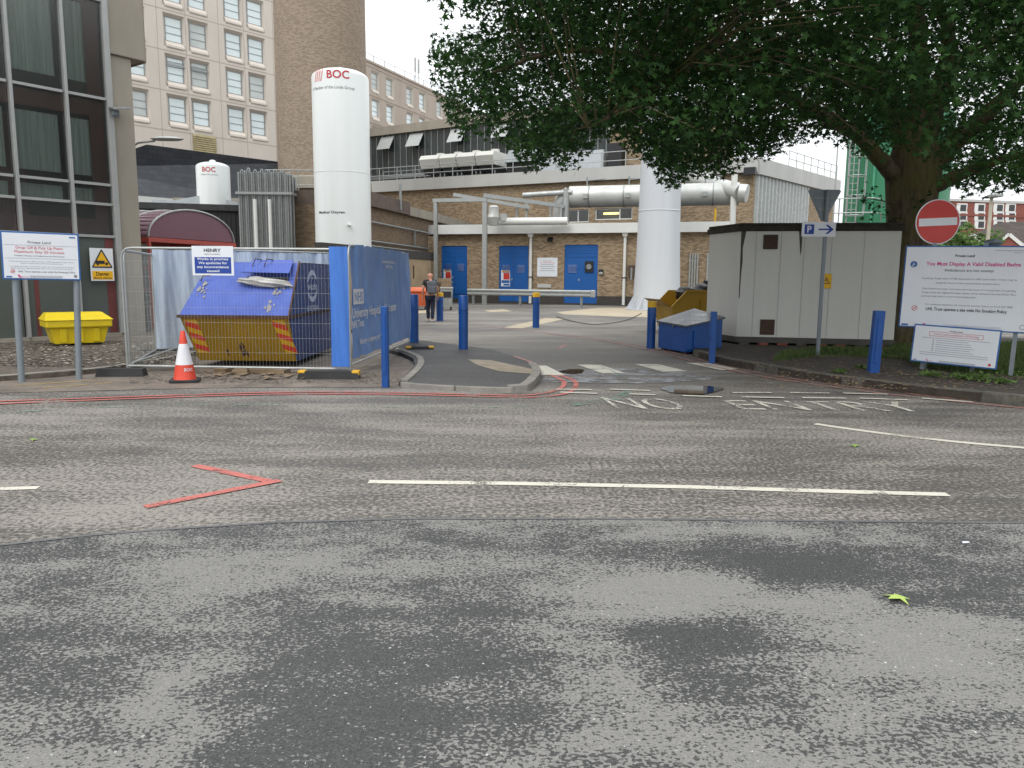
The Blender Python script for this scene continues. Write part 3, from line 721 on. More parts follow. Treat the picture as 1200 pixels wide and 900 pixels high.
# ---------------------------------------------------------------- brick chimney
cc_ = P(376.5, 90, 52); ch = thing('brick_chimney', 'huge round brown brick boiler chimney rising out of the top of the photo', 'chimney', (cc_.x, cc_.y, 0))
rch = 49.5 * cc_.y / 900
mb = MB(); mb.lathe([(rch * 1.01, 0), (rch * 1.01, 10), (rch, 20), (rch, 34)], 72); mb.build('shaft', M['brickchim'], ch, smooth=True)
mb = MB(); mb.lathe([(rch + .25, 7.0), (rch + .25, 7.7), (rch + .02, 7.8)], 64, cap=False).build('base_band', M['conc'], ch, smooth=True)
# ---------------------------------------------------------------- slate-hung building and sheds on the left
SB = Fr(P(150, 325, 44).xy, P(345, 325, 52).xy)
sb = thing('slate_building', 'low building with dark slate-hung upper wall behind the small white tank', 'building', SB.at(0), SB.ang)
za = SB.W(172, 169)[1]; zb = SB.W(172, 231)[1]; xk = SB.W(173, 170)[0]; xr_ = SB.W(330, 190)
MB().box(-3, SB.L, .5, 9, 0, zb - .3).build('brick_wall', M['brick'], sb)
MB().quad((xk, .1, za), (-2, .3, za - 1.6), (-2, -.4, zb), (SB.L, -.4, zb), (SB.L, .1, za)).quad((xk, .1, za), (SB.L, .1, za), (SB.L, 9, za), (-2, 9, za - .8), (-2, .3, za - 1.6)).build('slate_hanging', M['slate'], sb, fix=False)
MB().box(-3, SB.L + .1, -.42, .5, zb - .35, zb - .02).build('fascia', M['whitefascia'], sb)
sh = Fr(P(150, 325, 38).xy, P(345, 325, 40).xy)
s_ = thing('black_shed', 'black ribbed flat-roofed shed low behind the maroon canopy', 'shed', sh.at(0), sh.ang)
z_ = sh.W(200, 238)[1]; MB().box(-1, sh.L, 0, 5, 0, z_ - .3).build('wall', M['blackclad'], s_); MB().box(-1.1, sh.L + .1, -.1, 5.1, z_ - .3, z_).build('roof', M['roofdark'], s_)
MB().box(1.2, 5.2, .5, 3, z_, z_ + .18).prism([(2.2, .5, z_ + .18), (3.6, .5, z_ + .5), (5.2, .5, z_ + .18)], (0, 2, 0)).build('skylight', M['roofpale'], s_)
mb = MB()
for i in range(40): x = -.9 + i * .22; mb.box(x, x + .05, -.03, .0, 0, z_ - .31)
mb.build('rib', M['blackclad'], s_)
# ================================================================ GLAZED BUILDING
DG = Fr((-15.0, 81.7), (9.0, 66.8))
dg_ = thing('glazed_building', 'long dark glazed upper storey with open awning windows behind the rooftop units', 'building', DG.at(0), DG.ang)
ztop = DG.W(500, 143)[1]; zbt = DG.W(500, 153)[1]; zlow = DG.W(500, 203)[1]
MB().box(-4, DG.L + 6, -.3, 8, zbt, ztop).build('parapet', M['conc'], dg_)
MB().box(-4, DG.L + 6, .05, 8, 0, zbt).build('wall', M['gdeep'], dg_)
n = int((DG.L + 8) / .78)
mb = MB()
for i in range(n): x = -3.5 + i * .78; mb.box(x - .035, x + .035, -.08, .06, zlow, zbt)
mb.build('mullion_run', M['galv'], dg_)
for i in range(n - 1):
    x = -3.5 + i * .78; MB().box(x + .036, x + .744, 0, .04, zlow, zbt).build('window_pane', M['gdark'], dg_)
MB().box(-4, DG.L + 6, -.1, .06, zlow - .3, zlow).build('sill', M['galv'], dg_)
for px_ in (455, 489, 538, 590, 628):
    x = DG.W(px_, 160)[0]; zt2 = zbt - .15
    MB().prism([(x - .85, -.02, zt2), (x - .85, -.85, zt2 - 1.35), (x - .85, -.9, zt2 - 1.35), (x - .85, -.07, zt2)], (1.7, 0, 0)).build('awning_window', M['galvl'], dg_)
# ================================================================ BRICK PLANT BUILDING (upper wall)
BB = Fr((-11.6, 64.0), P(884, 195, 50.0).xy)
bbt = thing('brick_plant_building', 'large two-storey tan brick plant building with pale roof fascia behind the blue doors', 'building', BB.at(0), BB.ang)
H = 9.05
def bw(px0, py0, px1, py1): a = BB.W(px0, py1); b = BB.W(px1, py0); return (a[0], a[1], b[0], b[1])
bwin = [bw(664, 245, 690, 261), bw(697, 243, 741, 258), bw(788, 242, 797, 256)]
MB().holed(BB.L, H, bwin, .25, 0, 0, -6).build('brick_wall', M['brick'], bbt, fix=False)
MB().box(-6, BB.L, .3, 14.6, H - .4, H).build('roof_slab', M['roofdark'], bbt)
MB().box(-6, BB.L + .25, -.35, 0, H - .75, H + .12).build('fascia', M['fascia'], bbt)
MB().box(-6, BB.L - .1, .9, 1.0, 0, H - .45).build('inner_wall', M['inside'], bbt)
for i, h in enumerate(bwin):
    f = MB(); x0, z0, x1, z1 = h; t = .07
    f.box(x0, x1, .1, .16, z0, z0 + t).box(x0, x1, .1, .16, z1 - t, z1).box(x0, x0 + t, .1, .16, z0 + t, z1 - t).box(x1 - t, x1, .1, .16, z0 + t, z1 - t)
    xm = x0 + (x1 - x0) * (.66 if i == 1 else .5); f.box(xm - t / 2, xm + t / 2, .1, .16, z0 + t, z1 - t)
    f = f.build('window', M['wframe'], bbt); MB().box(x0 + t, x1 - t, .125, .14, z0 + t, z1 - t).build('pane', M['glass'], f)
    if i == 1: MB().box(x0 + .4, x0 + 1.5, .6, .75, z0 + .42, z0 + .55).build('ceiling_light', M['glow'], f)
# returning side wall, not square to the front, with steel cladding
E_ = P(980, 215, 61.0); ev = Vector((E_.x, E_.y)) - BB.a; ex_, ey_ = ev.dot(BB.d), ev.dot(BB.n)
sv_ = Vector((ex_ - BB.L, ey_)); sl2 = sv_.length; su = sv_.normalized(); sn = Vector((su.y, -su.x))
def sp_(t, o=0.0): q = Vector((BB.L, 0)) + su * t + sn * o; return (q.x, q.y)
MB().quad((*sp_(.0), 0), (*sp_(sl2), 0), (*sp_(sl2), H), (*sp_(0), H)).quad((*sp_(sl2), 0), (*sp_(sl2, -6), 0), (*sp_(sl2, -6), H), (*sp_(sl2), H)).build('side_wall', M['brick'], bbt, fix=False)
MB().prism([(*sp_(.0, .003), H - .85), (*sp_(sl2, .003), H - .85), (*sp_(sl2, .35), H - .85), (*sp_(.2, .35), H - .85)], (0, 0, 1.0)).build('fascia', M['fascia'], bbt)
mb = MB(); t_ = .25
while t_ < sl2 * .60:
    mb.prism([(*sp_(t_, .002), 4.9), (*sp_(t_ + .12, .16), 4.9), (*sp_(t_ + .34, .16), 4.9), (*sp_(t_ + .46, .002), 4.9)], (0, 0, H - .86 - 4.9)); t_ += .56
mb.build('corrugated_cladding', M['galvl'], bbt)
MB().box(BB.L - .5, BB.L + .2, -.75, -.352, H - .95, H - .5).build('floodlight', M['black'], bbt)
mb = MB()
for i in range(8): q = sp_(sl2 * (.35 + .09 * i), .1); mb.box(q[0] - .025, q[0] + .025, q[1] - .025, q[1] + .025, H + .15, H + 1.25)
for z in (H + .7, H + 1.22): mb.bar((*sp_(sl2 * .35, .1), z), (*sp_(sl2 * .98, .1), z), .04)
mb.build('side_rail', M['galvl'], bbt)
# rooftop railing along the front edge
rl = thing('roof_railing', 'grey tubular safety railing along the flat roof edge of the brick plant building', 'railing', BB.at(0, .5) + Vector((0, 0, H)), BB.ang)
x1r = BB.W(640, 200)[0]
xs_ = np.arange(-3, BB.L - 2, 1.75)
for x in xs_: MB().tube([(x, 0, 0), (x, 0, 1.25)], .035, 6).build('post', M['galvl'], rl)
for z in (.62, 1.22): MB().tube([(-3, 0, z), (xs_[-1], 0, z)], .03, 6).build('rail', M['galvl'], rl)
rl2 = thing('platform_railing', 'dark double-rail walkway railing in front of the glazed storey', 'railing', BB.at(0, 7) + Vector((0, 0, H)), BB.ang)
for x in np.arange(-4, 12, 2.0): MB().tube([(x, 0, 0), (x, 0, 2.0)], .04, 6).build('post', M['galv'], rl2)
for z in (.5, 1.0, 1.5, 1.95): MB().tube([(-4, 0, z), (11, 0, z)], .035, 6).build('rail', M['galv'], rl2)
# rooftop air handling units
UR = Fr(BB.at(0, 3.2).xy, BB.at(10, 3.2).xy)
ux = [UR.W(p, 190)[0] for p in (495, 518, 538, 560, 582)]
uz1 = UR.W(540, 180)[1]; uz0 = UR.W(540, 196)[1]
un = ['leftmost', 'second', 'third', 'rightmost']
for i in range(4):
    a, b = ux[i] + .05, ux[i + 1] - .05; r = thing('rooftop_unit', f'white rooftop cooling unit, {un[i]} of the row of four', 'cooling unit', UR.at((a + b) / 2) + Vector((0, 0, H)), UR.ang, 'rooftop cooling units')
    w2 = (b - a) / 2; h0 = uz0 - H; h1 = uz1 - H
    MB().prism([(-w2, -.3, h0), (-w2, -.6, h1 - .35), (-w2, -.3, h1), (-w2, 2, h1), (-w2, 2, h0)], (2 * w2, 0, 0)).build('casing', M['acwhite'], r, bevel=.03)
    MB().box(-w2 + .05, w2 - .05, .0, 1.8, h0 - .35, h0 - .003).build('coil', M['black'], r)
    MB().lathe([(.35, h1 + .002), (.35, h1 + .22), (.3, h1 + .22)], 16, (w2 * .5, .6)).build('fan_ring', M['acwhite'], r)
    for sx in (-w2 + .15, w2 - .15):
        for sy in (.1, 1.7): MB().box(sx - .05, sx + .05, sy - .05, sy + .05, 0, h0 - .352).build('leg', M['galv'], r)
dh = thing('rooftop_cowl', 'big pale sloping rooftop intake cowl with a black opening right of the cooling units', 'cowl', UR.at(UR.W(590, 190)[0]) + Vector((0, 0, H)), UR.ang)
cw = UR.W(626, 190)[0] - UR.W(588, 190)[0]; chh = UR.W(600, 176)[1] - H
MB().prism([(0, 0, chh * .62), (.5, 0, chh), (cw * .9, 0, chh), (cw, 0, chh * .62)], (0, 2.6, 0)).build('cowl_top', M['roofpale'], dh)
MB().prism([(.25, .3, 0), (.1, .3, chh * .6), (cw * .97, .3, chh * .6), (cw + .35, .3, 0)], (0, 2, 0)).build('intake', M['black'], dh)
ps = thing('rooftop_plant_box', 'low pale rooftop plant housing under the hanging maple leaves', 'plant housing', UR.at(UR.W(632, 190)[0]) + Vector((0, 0, H)), UR.ang)
MB().prism([(0, 0, 0), (0, 0, 1.3), (.7, 0, 1.9), (5.2, 0, 1.9), (5.2, 0, 0)], (0, 2.4, 0)).build('housing', M['roofpale'], ps)
MB().box(5.6, 6.6, 0, 2, 0, 2.3).build('louvre', M['black'], ps)
# brick penthouse behind, between cowl and white stack
ph_ = Fr(BB.at(19, 4).xy, BB.at(27, 4).xy)
pn = thing('brick_penthouse', 'tan brick rooftop penthouse glimpsed between the leaves left of the pale stack', 'building', ph_.at(0) + Vector((0, 0, H)), ph_.ang)
MB().box(0, 8, 0, 5, 0, 3.4).build('brick_wall', M['brick'], pn); MB().box(-.1, 8.1, -.1, 5.1, 3.4, 3.7).build('coping', M['fascia'], pn)
# ================================================================ PLANT ROOM WITH BLUE DOORS
PR = Fr(P(510, 330, 48.8).xy, P(846, 330, 43.6).xy)
pr = thing('plant_room', 'single-storey tan brick plant room with three blue steel doors and white fascia', 'building', PR.at(0), PR.ang)
zf = 4.5; zg = 0
def pw(x0, y0, x1, y1): a = PR.W(x0, y1); b = PR.W(x1, y0); return (a[0], max(.02, a[1]), b[0], b[1])
doors = [pw(517.5, 288, 547.5, 349), pw(584.5, 288, 619.5, 353), pw(660.5, 286.5, 701, 355)]
MB().holed(PR.L, zf, doors, .12, .55, 0, 0).quad((0, 0, .55), (0, 5, .55), (0, 5, zf), (0, 0, zf)).quad((PR.L, 0, .55), (PR.L, 5, .55), (PR.L, 5, zf), (PR.L, 0, zf)).build('brick_wall', M['brick'], pr, fix=False)
MB().holed(PR.L, .55, [(d[0], d[1], d[2], .55) for d in doors], .12, 0, 0, 0).quad((0, 0, 0), (0, 5, 0), (0, 5, .55), (0, 0, .55)).build('plinth', M['brickdark'], pr, fix=False)
MB().box(-.4, PR.L + .2, -.35, 6, zf - .08, zf + .12).build('roof_slab', M['roofdark'], pr)
MB().box(-.5, PR.L + .3, -.40, -.352, zf - .30, zf + .26).box(-.5, -.452, -.35, 6, zf - .30, zf + .26).build('fascia', M['whitefascia'], pr)
for i, d in enumerate(doors):
    x0, z0, x1, z1 = d; xm = (x0 + x1) / 2; zo = z1 - (z1 - z0) * .2; dn = MB()
    dn.box(x0, x1, .06, .11, zo + .02, z1)   # over-panel
    if i < 2: dn.box(x0, xm - .01, .05, .1, z0, zo).box(xm + .01, x1, .05, .1, z0, zo)
    else: dn.box(x0, x1, .05, .1, z0, zo)
    dn.box(x0, x1, .03, .05, zo - .03, zo + .03)
    for q in (.25, .5, .75): dn.box(x0, x1, .045, .06, zo + .02 + (z1 - zo) * q - .02, zo + .02 + (z1 - zo) * q + .02)
    dd = dn.build('door', M['bluedoor'], pr)
    zl0 = z0 + (z1 - z0) * .52; zl1 = z0 + (z1 - z0) * .66
    for j, (a, b) in enumerate(((x0 + (x1 - x0) * .12, x0 + (x1 - x0) * .37), (x0 + (x1 - x0) * .62, x0 + (x1 - x0) * .87))):
        if i == 2 and j == 1:
            MB().box(a, b, -.03, .05, zl0 + .05, zl1 + .2).build('vent_box', M['black'], dd)
            MB().lathe([(.16, 0), (.16, .05), (.1, .05)], 16).build('vent_outlet', M['galv'], dd).matrix_local = Matrix.Translation(((a + b) / 2, -.03, (zl0 + zl1) / 2 + .12)) @ Matrix.Rotation(PI / 2, 4, 'X')
        else:
            mb = MB()
            for q in range(7): z = zl0 + (zl1 - zl0) * q / 7; mb.prism([(a, .045, z), (a, .02, z), (a, .045, z + .06)], (b - a, 0, 0))
            mb.build('louvre', M['blue'], dd)
    MB().box(xm - .14, xm - .08, .01, .05, z0 + (z1 - z0) * .38, z0 + (z1 - z0) * .42).build('handle', M['galvl'], dd)
# safety notices on the two left doors
for i, (a, b, c, d_) in enumerate(((519.5, 315.5, 528.5, 333.5), (587, 316.5, 597.5, 335.5))):
    q = pw(a, b, c, d_); wq, hq = q[2] - q[0], q[3] - q[1]
    r = thing('safety_notice', ['safety notice with orange, red and blue bands on the leftmost blue door', 'safety notice with orange, red and blue bands on the middle blue door'][i], 'notice', PR.at(q[0], .035) + Vector((0, 0, q[1])), PR.ang, 'safety notices on the blue doors')
    MB().box(0, wq, 0, .012, 0, hq).build('panel', M['white'], r)
    MB().box(.03, wq - .03, -.003, 0, hq * .85, hq * .97).build('yellow_band', M['signyel'], r)
    MB().box(.15, wq - .03, -.003, 0, hq * .42, hq * .82).build('red_band', M['signred'], r)
    MB().box(.03, wq - .03, -.003, 0, hq * .2, hq * .38).box(.15, wq - .03, -.003, 0, hq * .04, hq * .16).build('blue_band', M['signblue'], r)
q = pw(629.5, 302, 653.5, 324); wq, hq = q[2] - q[0], q[3] - q[1]
r = thing('wall_notice', 'white landscape notice board on the brick wall between two blue doors', 'notice', PR.at((q[0] + q[2]) / 2, -.03) + Vector((0, 0, q[1])), PR.ang)
MB().box(-wq / 2, wq / 2, 0, .02, 0, hq).build('panel', M['white'], r)
mb = MB()
for j in range(4): mb.box(-wq * .38 + (.1 if j % 2 else 0), wq * .38 - (.1 if j % 2 else 0), -.004, 0, hq * (.3 + j * .11), hq * (.3 + j * .11) + .025)
mb.build('print', M['inkg'], r); lt(r, M['inkr'], [('Private Land', hq * .06, 0, hq * .8), ('No Unauthorised Parking', hq * .06, 0, hq * .71, wq * .7)], -.005)
for i, (px_, lab) in enumerate(((622.5, 'white rainwater downpipe between the middle blue door and the wall notice'), (732.5, 'white rainwater downpipe on the brick wall just left of the pale stack'))):
    x = PR.W(px_, 300)[0]; r = thing('downpipe', lab, 'downpipe', PR.at(x, -.12), PR.ang, 'downpipes on the plant room')
    MB().tube([(0, 0, .05), (0, 0, zf - .45)], .09, 10).build('pipe', M['wframe'], r, smooth=True)
    MB().prism([(-.12, -.16, zf - .5), (.12, -.16, zf - .5), (.19, -.2, zf - .25), (-.19, -.2, zf - .25)], (0, .26, 0)).box(-.2, .2, -.21, .06, zf - .249, zf - .02).build('hopper', M['wframe'], r)
    MB().box(-.14, .14, -.1, .1, 1.6, 1.66).build('clip', M['black'], r)
for (px_, py_, lab, nm, ct) in ((645.5, 280, 'small black floodlight under the white fascia above the wall notice', 'wall_floodlight', 'light'), (704.5, 319, 'small grey bulkhead lamp beside the rightmost blue door', 'bulkhead_lamp', 'lamp'), (740.5, 318, 'grey electrical box on the brick wall beside the pale stack', 'electrical_box', 'box')):
    x, z = PR.W(px_, py_); r = thing(nm, lab, ct, PR.at(x, -.02) + Vector((0, 0, z)), PR.ang)
    if nm == 'wall_floodlight': MB().prism([(-.16, -.3, -.1), (-.16, -.05, .1), (-.16, -.02, .05), (-.16, -.2, -.18)], (.32, 0, 0)).build('housing', M['black'], r)
    elif nm == 'bulkhead_lamp': MB().box(-.13, .13, -.14, 0, .02, .16).build('housing', M['black'], r); MB().box(-.11, .11, -.13, -.02, -.14, .018).build('lens', M['galvl'], r, bevel=.03)
    else: MB().box(-.2, .2, -.16, 0, -.3, .35).build('casing', M['louvre'], r, bevel=.02); MB().box(-.05, .05, -.17, -.162, -.5, .2).build('conduit', M['galv'], r)
ve = pw(630, 333, 646, 337); r = thing('air_brick', 'pale ventilation grille low on the brick wall under the notice board', 'vent', PR.at(ve[0], -.02) + Vector((0, 0, ve[1])), PR.ang)
MB().box(0, ve[2] - ve[0], -.03, .02, 0, ve[3] - ve[1]).build('grille', M['fascia'], r)
# steel palisade gates beside the stack
for i, (a, b) in enumerate(((806.5, 821.5), (827, 838))):
    q = pw(a, 296, b, 341); r = thing('palisade_gate', ['grey steel palisade gate on the brick wall right of the pale stack', 'second palisade gate leaf half hidden by the pale cabin corner'][i], 'gate', PR.at(q[0], -.1), PR.ang, 'palisade gates')
    n = int((q[2] - q[0]) / .14)
    for k in range(n): x = k * .14; MB().prism([(x, 0, .1), (x + .09, 0, .1), (x + .09, 0, q[3] - .1), (x + .045, 0, q[3]), (x, 0, q[3] - .1)], (0, .012, 0)).build('pale', M['galvl'], r)
    for z in (.5, q[3] - .5): MB().box(-.02, n * .14, .014, .06, z, z + .06).build('rail', M['galv'], r)
# gas pipe + yellow pipe near the gates
x, z = PR.W(838, 250); r = thing('vent_pipe', 'yellow gas vent pipe standing above the plant room roof by the pale cabin', 'pipe', PR.at(x, .3) + Vector((0, 0, zf)), PR.ang)
MB().tube([(0, 0, .1), (0, 0, PR.W(838, 244)[1] - zf)], .06, 8).build('pipe', M['ytape'], r)
# ---------------------------------------------------------------- steel gantry frame in front of the plant room
GF = Fr(P(511, 330, 45.5).xy, P(690, 330, 43.5).xy)
gf = thing('steel_gantry', 'pale grey steel goalpost frame with crossing beams in front of the blue doors', 'frame', GF.at(0), GF.ang)
zt1 = GF.W(511, 237)[1]; x2 = GF.W(568, 300)[0]
for (x, wd) in ((0, .2), (x2, .26)):
    MB().box(x - wd / 2, x + wd / 2, -.1, -.07, 0, zt1).box(x - wd / 2, x + wd / 2, .07, .1, 0, zt1).box(x - .02, x + .02, -.07, .07, 0, zt1).build('post', M['galvl'], gf)
MB().box(-.15, x2 + .12, -.12, .12, zt1, zt1 + .2).build('beam', M['galvl'], gf)
a = GF.W(567, 229); b = GF.W(650, 241)
MB().bar((a[0], .0, a[1] + .0), (b[0], 3.2, b[1] + .25), .18, .22).build('beam', M['galvl'], gf)
a = GF.W(522, 231); MB().bar((a[0], 1.5, a[1] + .3), (GF.W(608, 243)[0], 3.0, zt1 - .1), .14, .2).build('beam', M['galvl'], gf)
for px_ in (592, 604, 634, 647):
    x = GF.W(px_, 255)[0]; MB().box(x - .06, x + .06, 3.0, 3.12, zf + .13, zt1 + (.2 if px_ < 640 else .05)).build('upright', M['galvl'], gf)
mb = MB(); a = GF.W(598, 230); b = GF.W(660, 226); MB().tube([(a[0], 3.4, a[1] + .4), (b[0], 3.4, b[1] + .4)], .16, 10).build('pipe', M['galvl'], gf, smooth=True)
x = GF.W(652, 250)[0]; MB().tube([(x, 3.4, zf + .15), (x, 3.4, b[1] + .6)], .2, 10).build('pipe', M['galvl'], gf, smooth=True)
# ---------------------------------------------------------------- ducts
DU = Fr(P(650, 330, 48.0).xy, P(900, 330, 44.8).xy)
du = thing('roof_duct', 'long fat silver duct crossing above the plant room roof with a bent left end', 'duct', DU.at(0), DU.ang)
x0, z0 = DU.W(668, 231); x1, z1 = DU.W(866, 231); rd = .64
MB().tube([(x0, 0, z0), (x1, 0, z0 + .02)], rd, 28).build('duct_run', M['duct'], du, smooth=True)
MB().tube([(x0 + .003, 0, z0), (x0 - .35, 0, z0 - .15), (x0 - .6, 0, z0 - .5), (x0 - .68, 0, z0 - 1.0), (x0 - .7, 0, zf + .3)], [rd, rd * .9, rd * .72, rd * .6, rd * .6], 20).build('elbow', M['duct'], du, smooth=True)
for q in (.12, .33, .62, .85): x = x0 + (x1 - x0) * q; MB().tube([(x, 0, z0), (x + .07, 0, z0)], rd + .02, 28).build('band', M['galv'], du, smooth=True)
for px_ in (688, 737, 826): x = DU.W(px_, 231)[0]; MB().box(x - .15, x + .15, -rd - .14, -rd + .01, z0 - .15, z0 + .1).build('hanger_box', M['galvl'], du); MB().tube([(x, -.1, z0 + rd - .02), (x, -.1, z0 + rd + .5)], .05, 6).tube([(x, -.1, z0 + rd + .3), (x + .9, 1.2, z0 + rd + .55)], .04, 6).build('bracket', M['galv'], du)
d2 = thing('branch_duct', 'smaller silver duct coming forward with a round capped end right of the stack', 'duct', DU.at(0), DU.ang)
a = DU.W(812, 205, 1.0); b = DU.W(868, 226, 1.0)
MB().tube([(a[0] - 2.2, 4.5, a[1] + 1.2), (b[0], -1.0, b[1])], .46, 24).build('duct_run', M['duct'], d2, smooth=True)
MB().tube([(b[0] - .05, -1.0, b[1]), (b[0] + .35, -1.1, b[1] - .06)], .5, 24).build('end_cap', M['duct'], d2, smooth=True)
r = thing('duct_post', 'white round post holding the ducts beside the pale cabin roof', 'post', DU.at(DU.W(859, 240)[0], -.9), DU.ang)
MB().tube([(0, 0, 0), (0, 0, DU.W(859, 207)[1])], .17, 14).build('post', M['wframe'], r, smooth=True)
lp = Fr(P(560, 330, 46.6).xy, P(700, 330, 45).xy); x0, z0 = lp.W(573, 265); x1, _ = lp.W(665, 262)
r = thing('roof_pipe', 'white horizontal pipe lying on the plant room roof with domed valve housing', 'pipe', lp.at(0), lp.ang)
MB().tube([(x0, 0, zf + .36), (x1, 0, zf + .36)], .22, 14).build('pipe_run', M['wframe'], r, smooth=True)
xv = lp.W(579, 255)[0]; zv = lp.W(579, 241)[1]
MB().lathe([(.32, zf + .13), (.42, zf + .6), (.42, zv - .7), (.3, zv - .45), (.3, zv - .1), (.2, zv)], 18, (xv, -.1)).build('valve_housing', M['duct'], r, smooth=True)
MB().lathe([(.16, zf + .5), (.22, zf + .8), (.22, zv - .9), (.1, zv - .6)], 12, (xv + .6, -.1)).build('valve_cap', M['duct'], r, smooth=True)
# ================================================================ LOWER LEFT WALLS
W1 = Fr((-7.3, 39.0), (-3.0, 59.0))
aw = thing('annex_building', 'dark brown brick annex with brown flashing and concrete coping left of the blue doors', 'building', W1.at(0), W1.ang)
xq = 9.6
MB().box(-1, xq, 0, 6, 0, 5.05).box(xq, W1.L, .0, 6, 4.65, 5.05).build('brick_wall', M['brick2'], aw)
xm = W1.W(476, 245)[0]
MB().box(-1, xm, -.25, 6, 5.051, 5.75).build('brown_flashing', mat('brown_flashing', C('5e5048'), .7), aw)
MB().box(xm + .003, W1.L, -.18, .4, 5.051, 5.55).build('coping', M['conc'], aw)
mb = MB()
for z in (4.3, 3.35, 3.1): mb.tube([(-.8, -.12, z), (xq - .2, -.12, z - .05)], .05, 6)
mb.tube([(xm + 1, -.14, 4.3), (xm + 1, -.14, 3.3)], .05, 6).tube([(4, -.3, 5.2), (4, -.3, 6.6)], .07, 6)
mb.build('pipework', M['galv'], aw)
MB().box(-.8, xq - .2, -.3, -.02, 2.75, 3.0).build('cable_tray', M['black'], aw)
LW = Fr(P(378, 330, 33).xy, P(509, 330, 46).xy)
lw = thing('boundary_wall', 'tan painted wall with black brick capping behind the blue fence banner', 'wall', LW.at(0), LW.ang)
MB().box(0, LW.L - .1, 0, .3, 0, 2.55).build('painted_wall', M['render'], lw)
MB().box(0, LW.L - .1, -.03, .33, 2.552, 3.0).build('capping', M['brickdark'], lw)
xx = LW.W(484, 320)[0]; MB().box(xx, xx + .12, -.03, 0, 1.5, 2.2).build('wall_bracket', M['rust'], lw)
tw = Fr(P(335, 330, 43).xy, P(378, 330, 43).xy)
r = thing('tank_yard_wall', 'brown brick wall with concrete band between the pipe stack and the big tank', 'wall', tw.at(0), 0)
MB().box(-6, 4.5, 0, .3, 0, 5.4).build('brick_wall', M['brick2'], r); MB().box(-6, 4.5, -.1, .4, 5.4, 5.75).build('coping', M['conc'], r)
mb = MB()
for x in np.arange(-1, 4.5, .9): mb.tube([(x, .2, 5.75), (x, .2, 7.3)], .03, 6)
for z in (6.5, 7.3): mb.tube([(-1, .2, z), (4.3, .2, z)], .03, 6)
mb.build('handrail', M['galv'], r)
# ================================================================ TANKS
def tank(name, label, px_, Y, r_, ztop, zbot, lettering):
    c = P(px_, 200, Y); t = thing(name, label, 'tank', (c.x, c.y, 0)); e = r_ * .32
    prof = [(r_ * .5, zbot - .15), (r_, zbot + .1)] + [(r_, ztop - e)] + [(r_ * math.cos(a), ztop - e + e * math.sin(a)) for a in [R(x) for x in (12, 25, 40, 55, 70, 82)]]
    MB().lathe(prof, 64).build('vessel', M['tank'], t, smooth=True)
    for z in (zbot + (ztop - zbot) * .22, zbot + (ztop - zbot) * .55): MB().lathe([(r_ + .001, z - .02), (r_ + .012, z), (r_ + .001, z + .02)], 64, cap=False).build('weld_seam', M['tank'], t, smooth=True)
    MB().lathe([(.16, ztop - .06), (.16, ztop + .06), (.1, ztop + .1)], 16).build('top_cap', M['tank'], t, smooth=True)
    for k in range(3):
        a = R(30 + 120 * k); x, y = math.cos(a) * r_ * .8, math.sin(a) * r_ * .8; MB().box(x - .12, x + .12, y - .12, y + .12, 0, zbot + .1).build('leg', M['tank'], t)
    face = math.atan2(-c.y, -c.x)
    def wrap(s, h, z, da, wd=None, bold=True, m=M['inkr'], nm='lettering'):
        mb = MB(); rr = r_ + .008
        letters(mb, s, h, 0, z, 0, wd, bold, 'C', fn=lambda u, zz: (rr * math.cos(face + da + u / rr), rr * math.sin(face + da + u / rr), zz)); return mb.build(nm, m, t, fix=False)
    return t, wrap, c
T1, wrap, c1 = tank('oxygen_tank', 'tall white oxygen tank with red lettering, tallest of the white vessels', 401, 37, 31.5 * 37 / 900, P(400, 82, 37).z, .6, 0)
z = P(396, 99.5, 37).z
wrap('BOC', .34, z, -.08 + .0, 1.02); wrap('A Member of the Linde Group', .13, z - .45, -.35, 2.2, False, M['inkg'])
wrap('Medical Oxygen', .11, P(396, 252.5, 37).z, -.45, 1.35, True, M['ink'])
mb = MB(); rr = 31.5 * 37 / 900 + .006; fc = math.atan2(-c1.y, -c1.x)
for i in range(4):
    a0 = fc - 1.05 + i * .10
    mb.quad(*[(rr * math.cos(a0 + u), rr * math.sin(a0 + u), z + v) for u, v in ((0, -.1), (.055, -.1), (.14, .42), (.1, .42))])
mb.build('emblem', mat('pink_emblem', C('d98f8b'), .5), T1, fix=False)
MB().tube([(rr * math.cos(fc + .2) , rr * math.sin(fc + .2), 3.0 + .9), (1.12 * rr * math.cos(fc + .2), 1.12 * rr * math.sin(fc + .2), 3.95)], .07, 8).build('valve', M['wframe'], T1)
T2, wrap2, c2 = tank('nitrogen_tank', 'short white tank with red lettering behind the maroon canopy', 249.5, 40, 18.3 * 40 / 900, P(249, 190, 40).z, .6, 0)
z = P(249, 203.5, 40).z; wrap2('BOC', .22, z, -.25, .66); wrap2('A Member of the Linde Group', .07, z - .17, -.25, .85, False, M['inkg'])
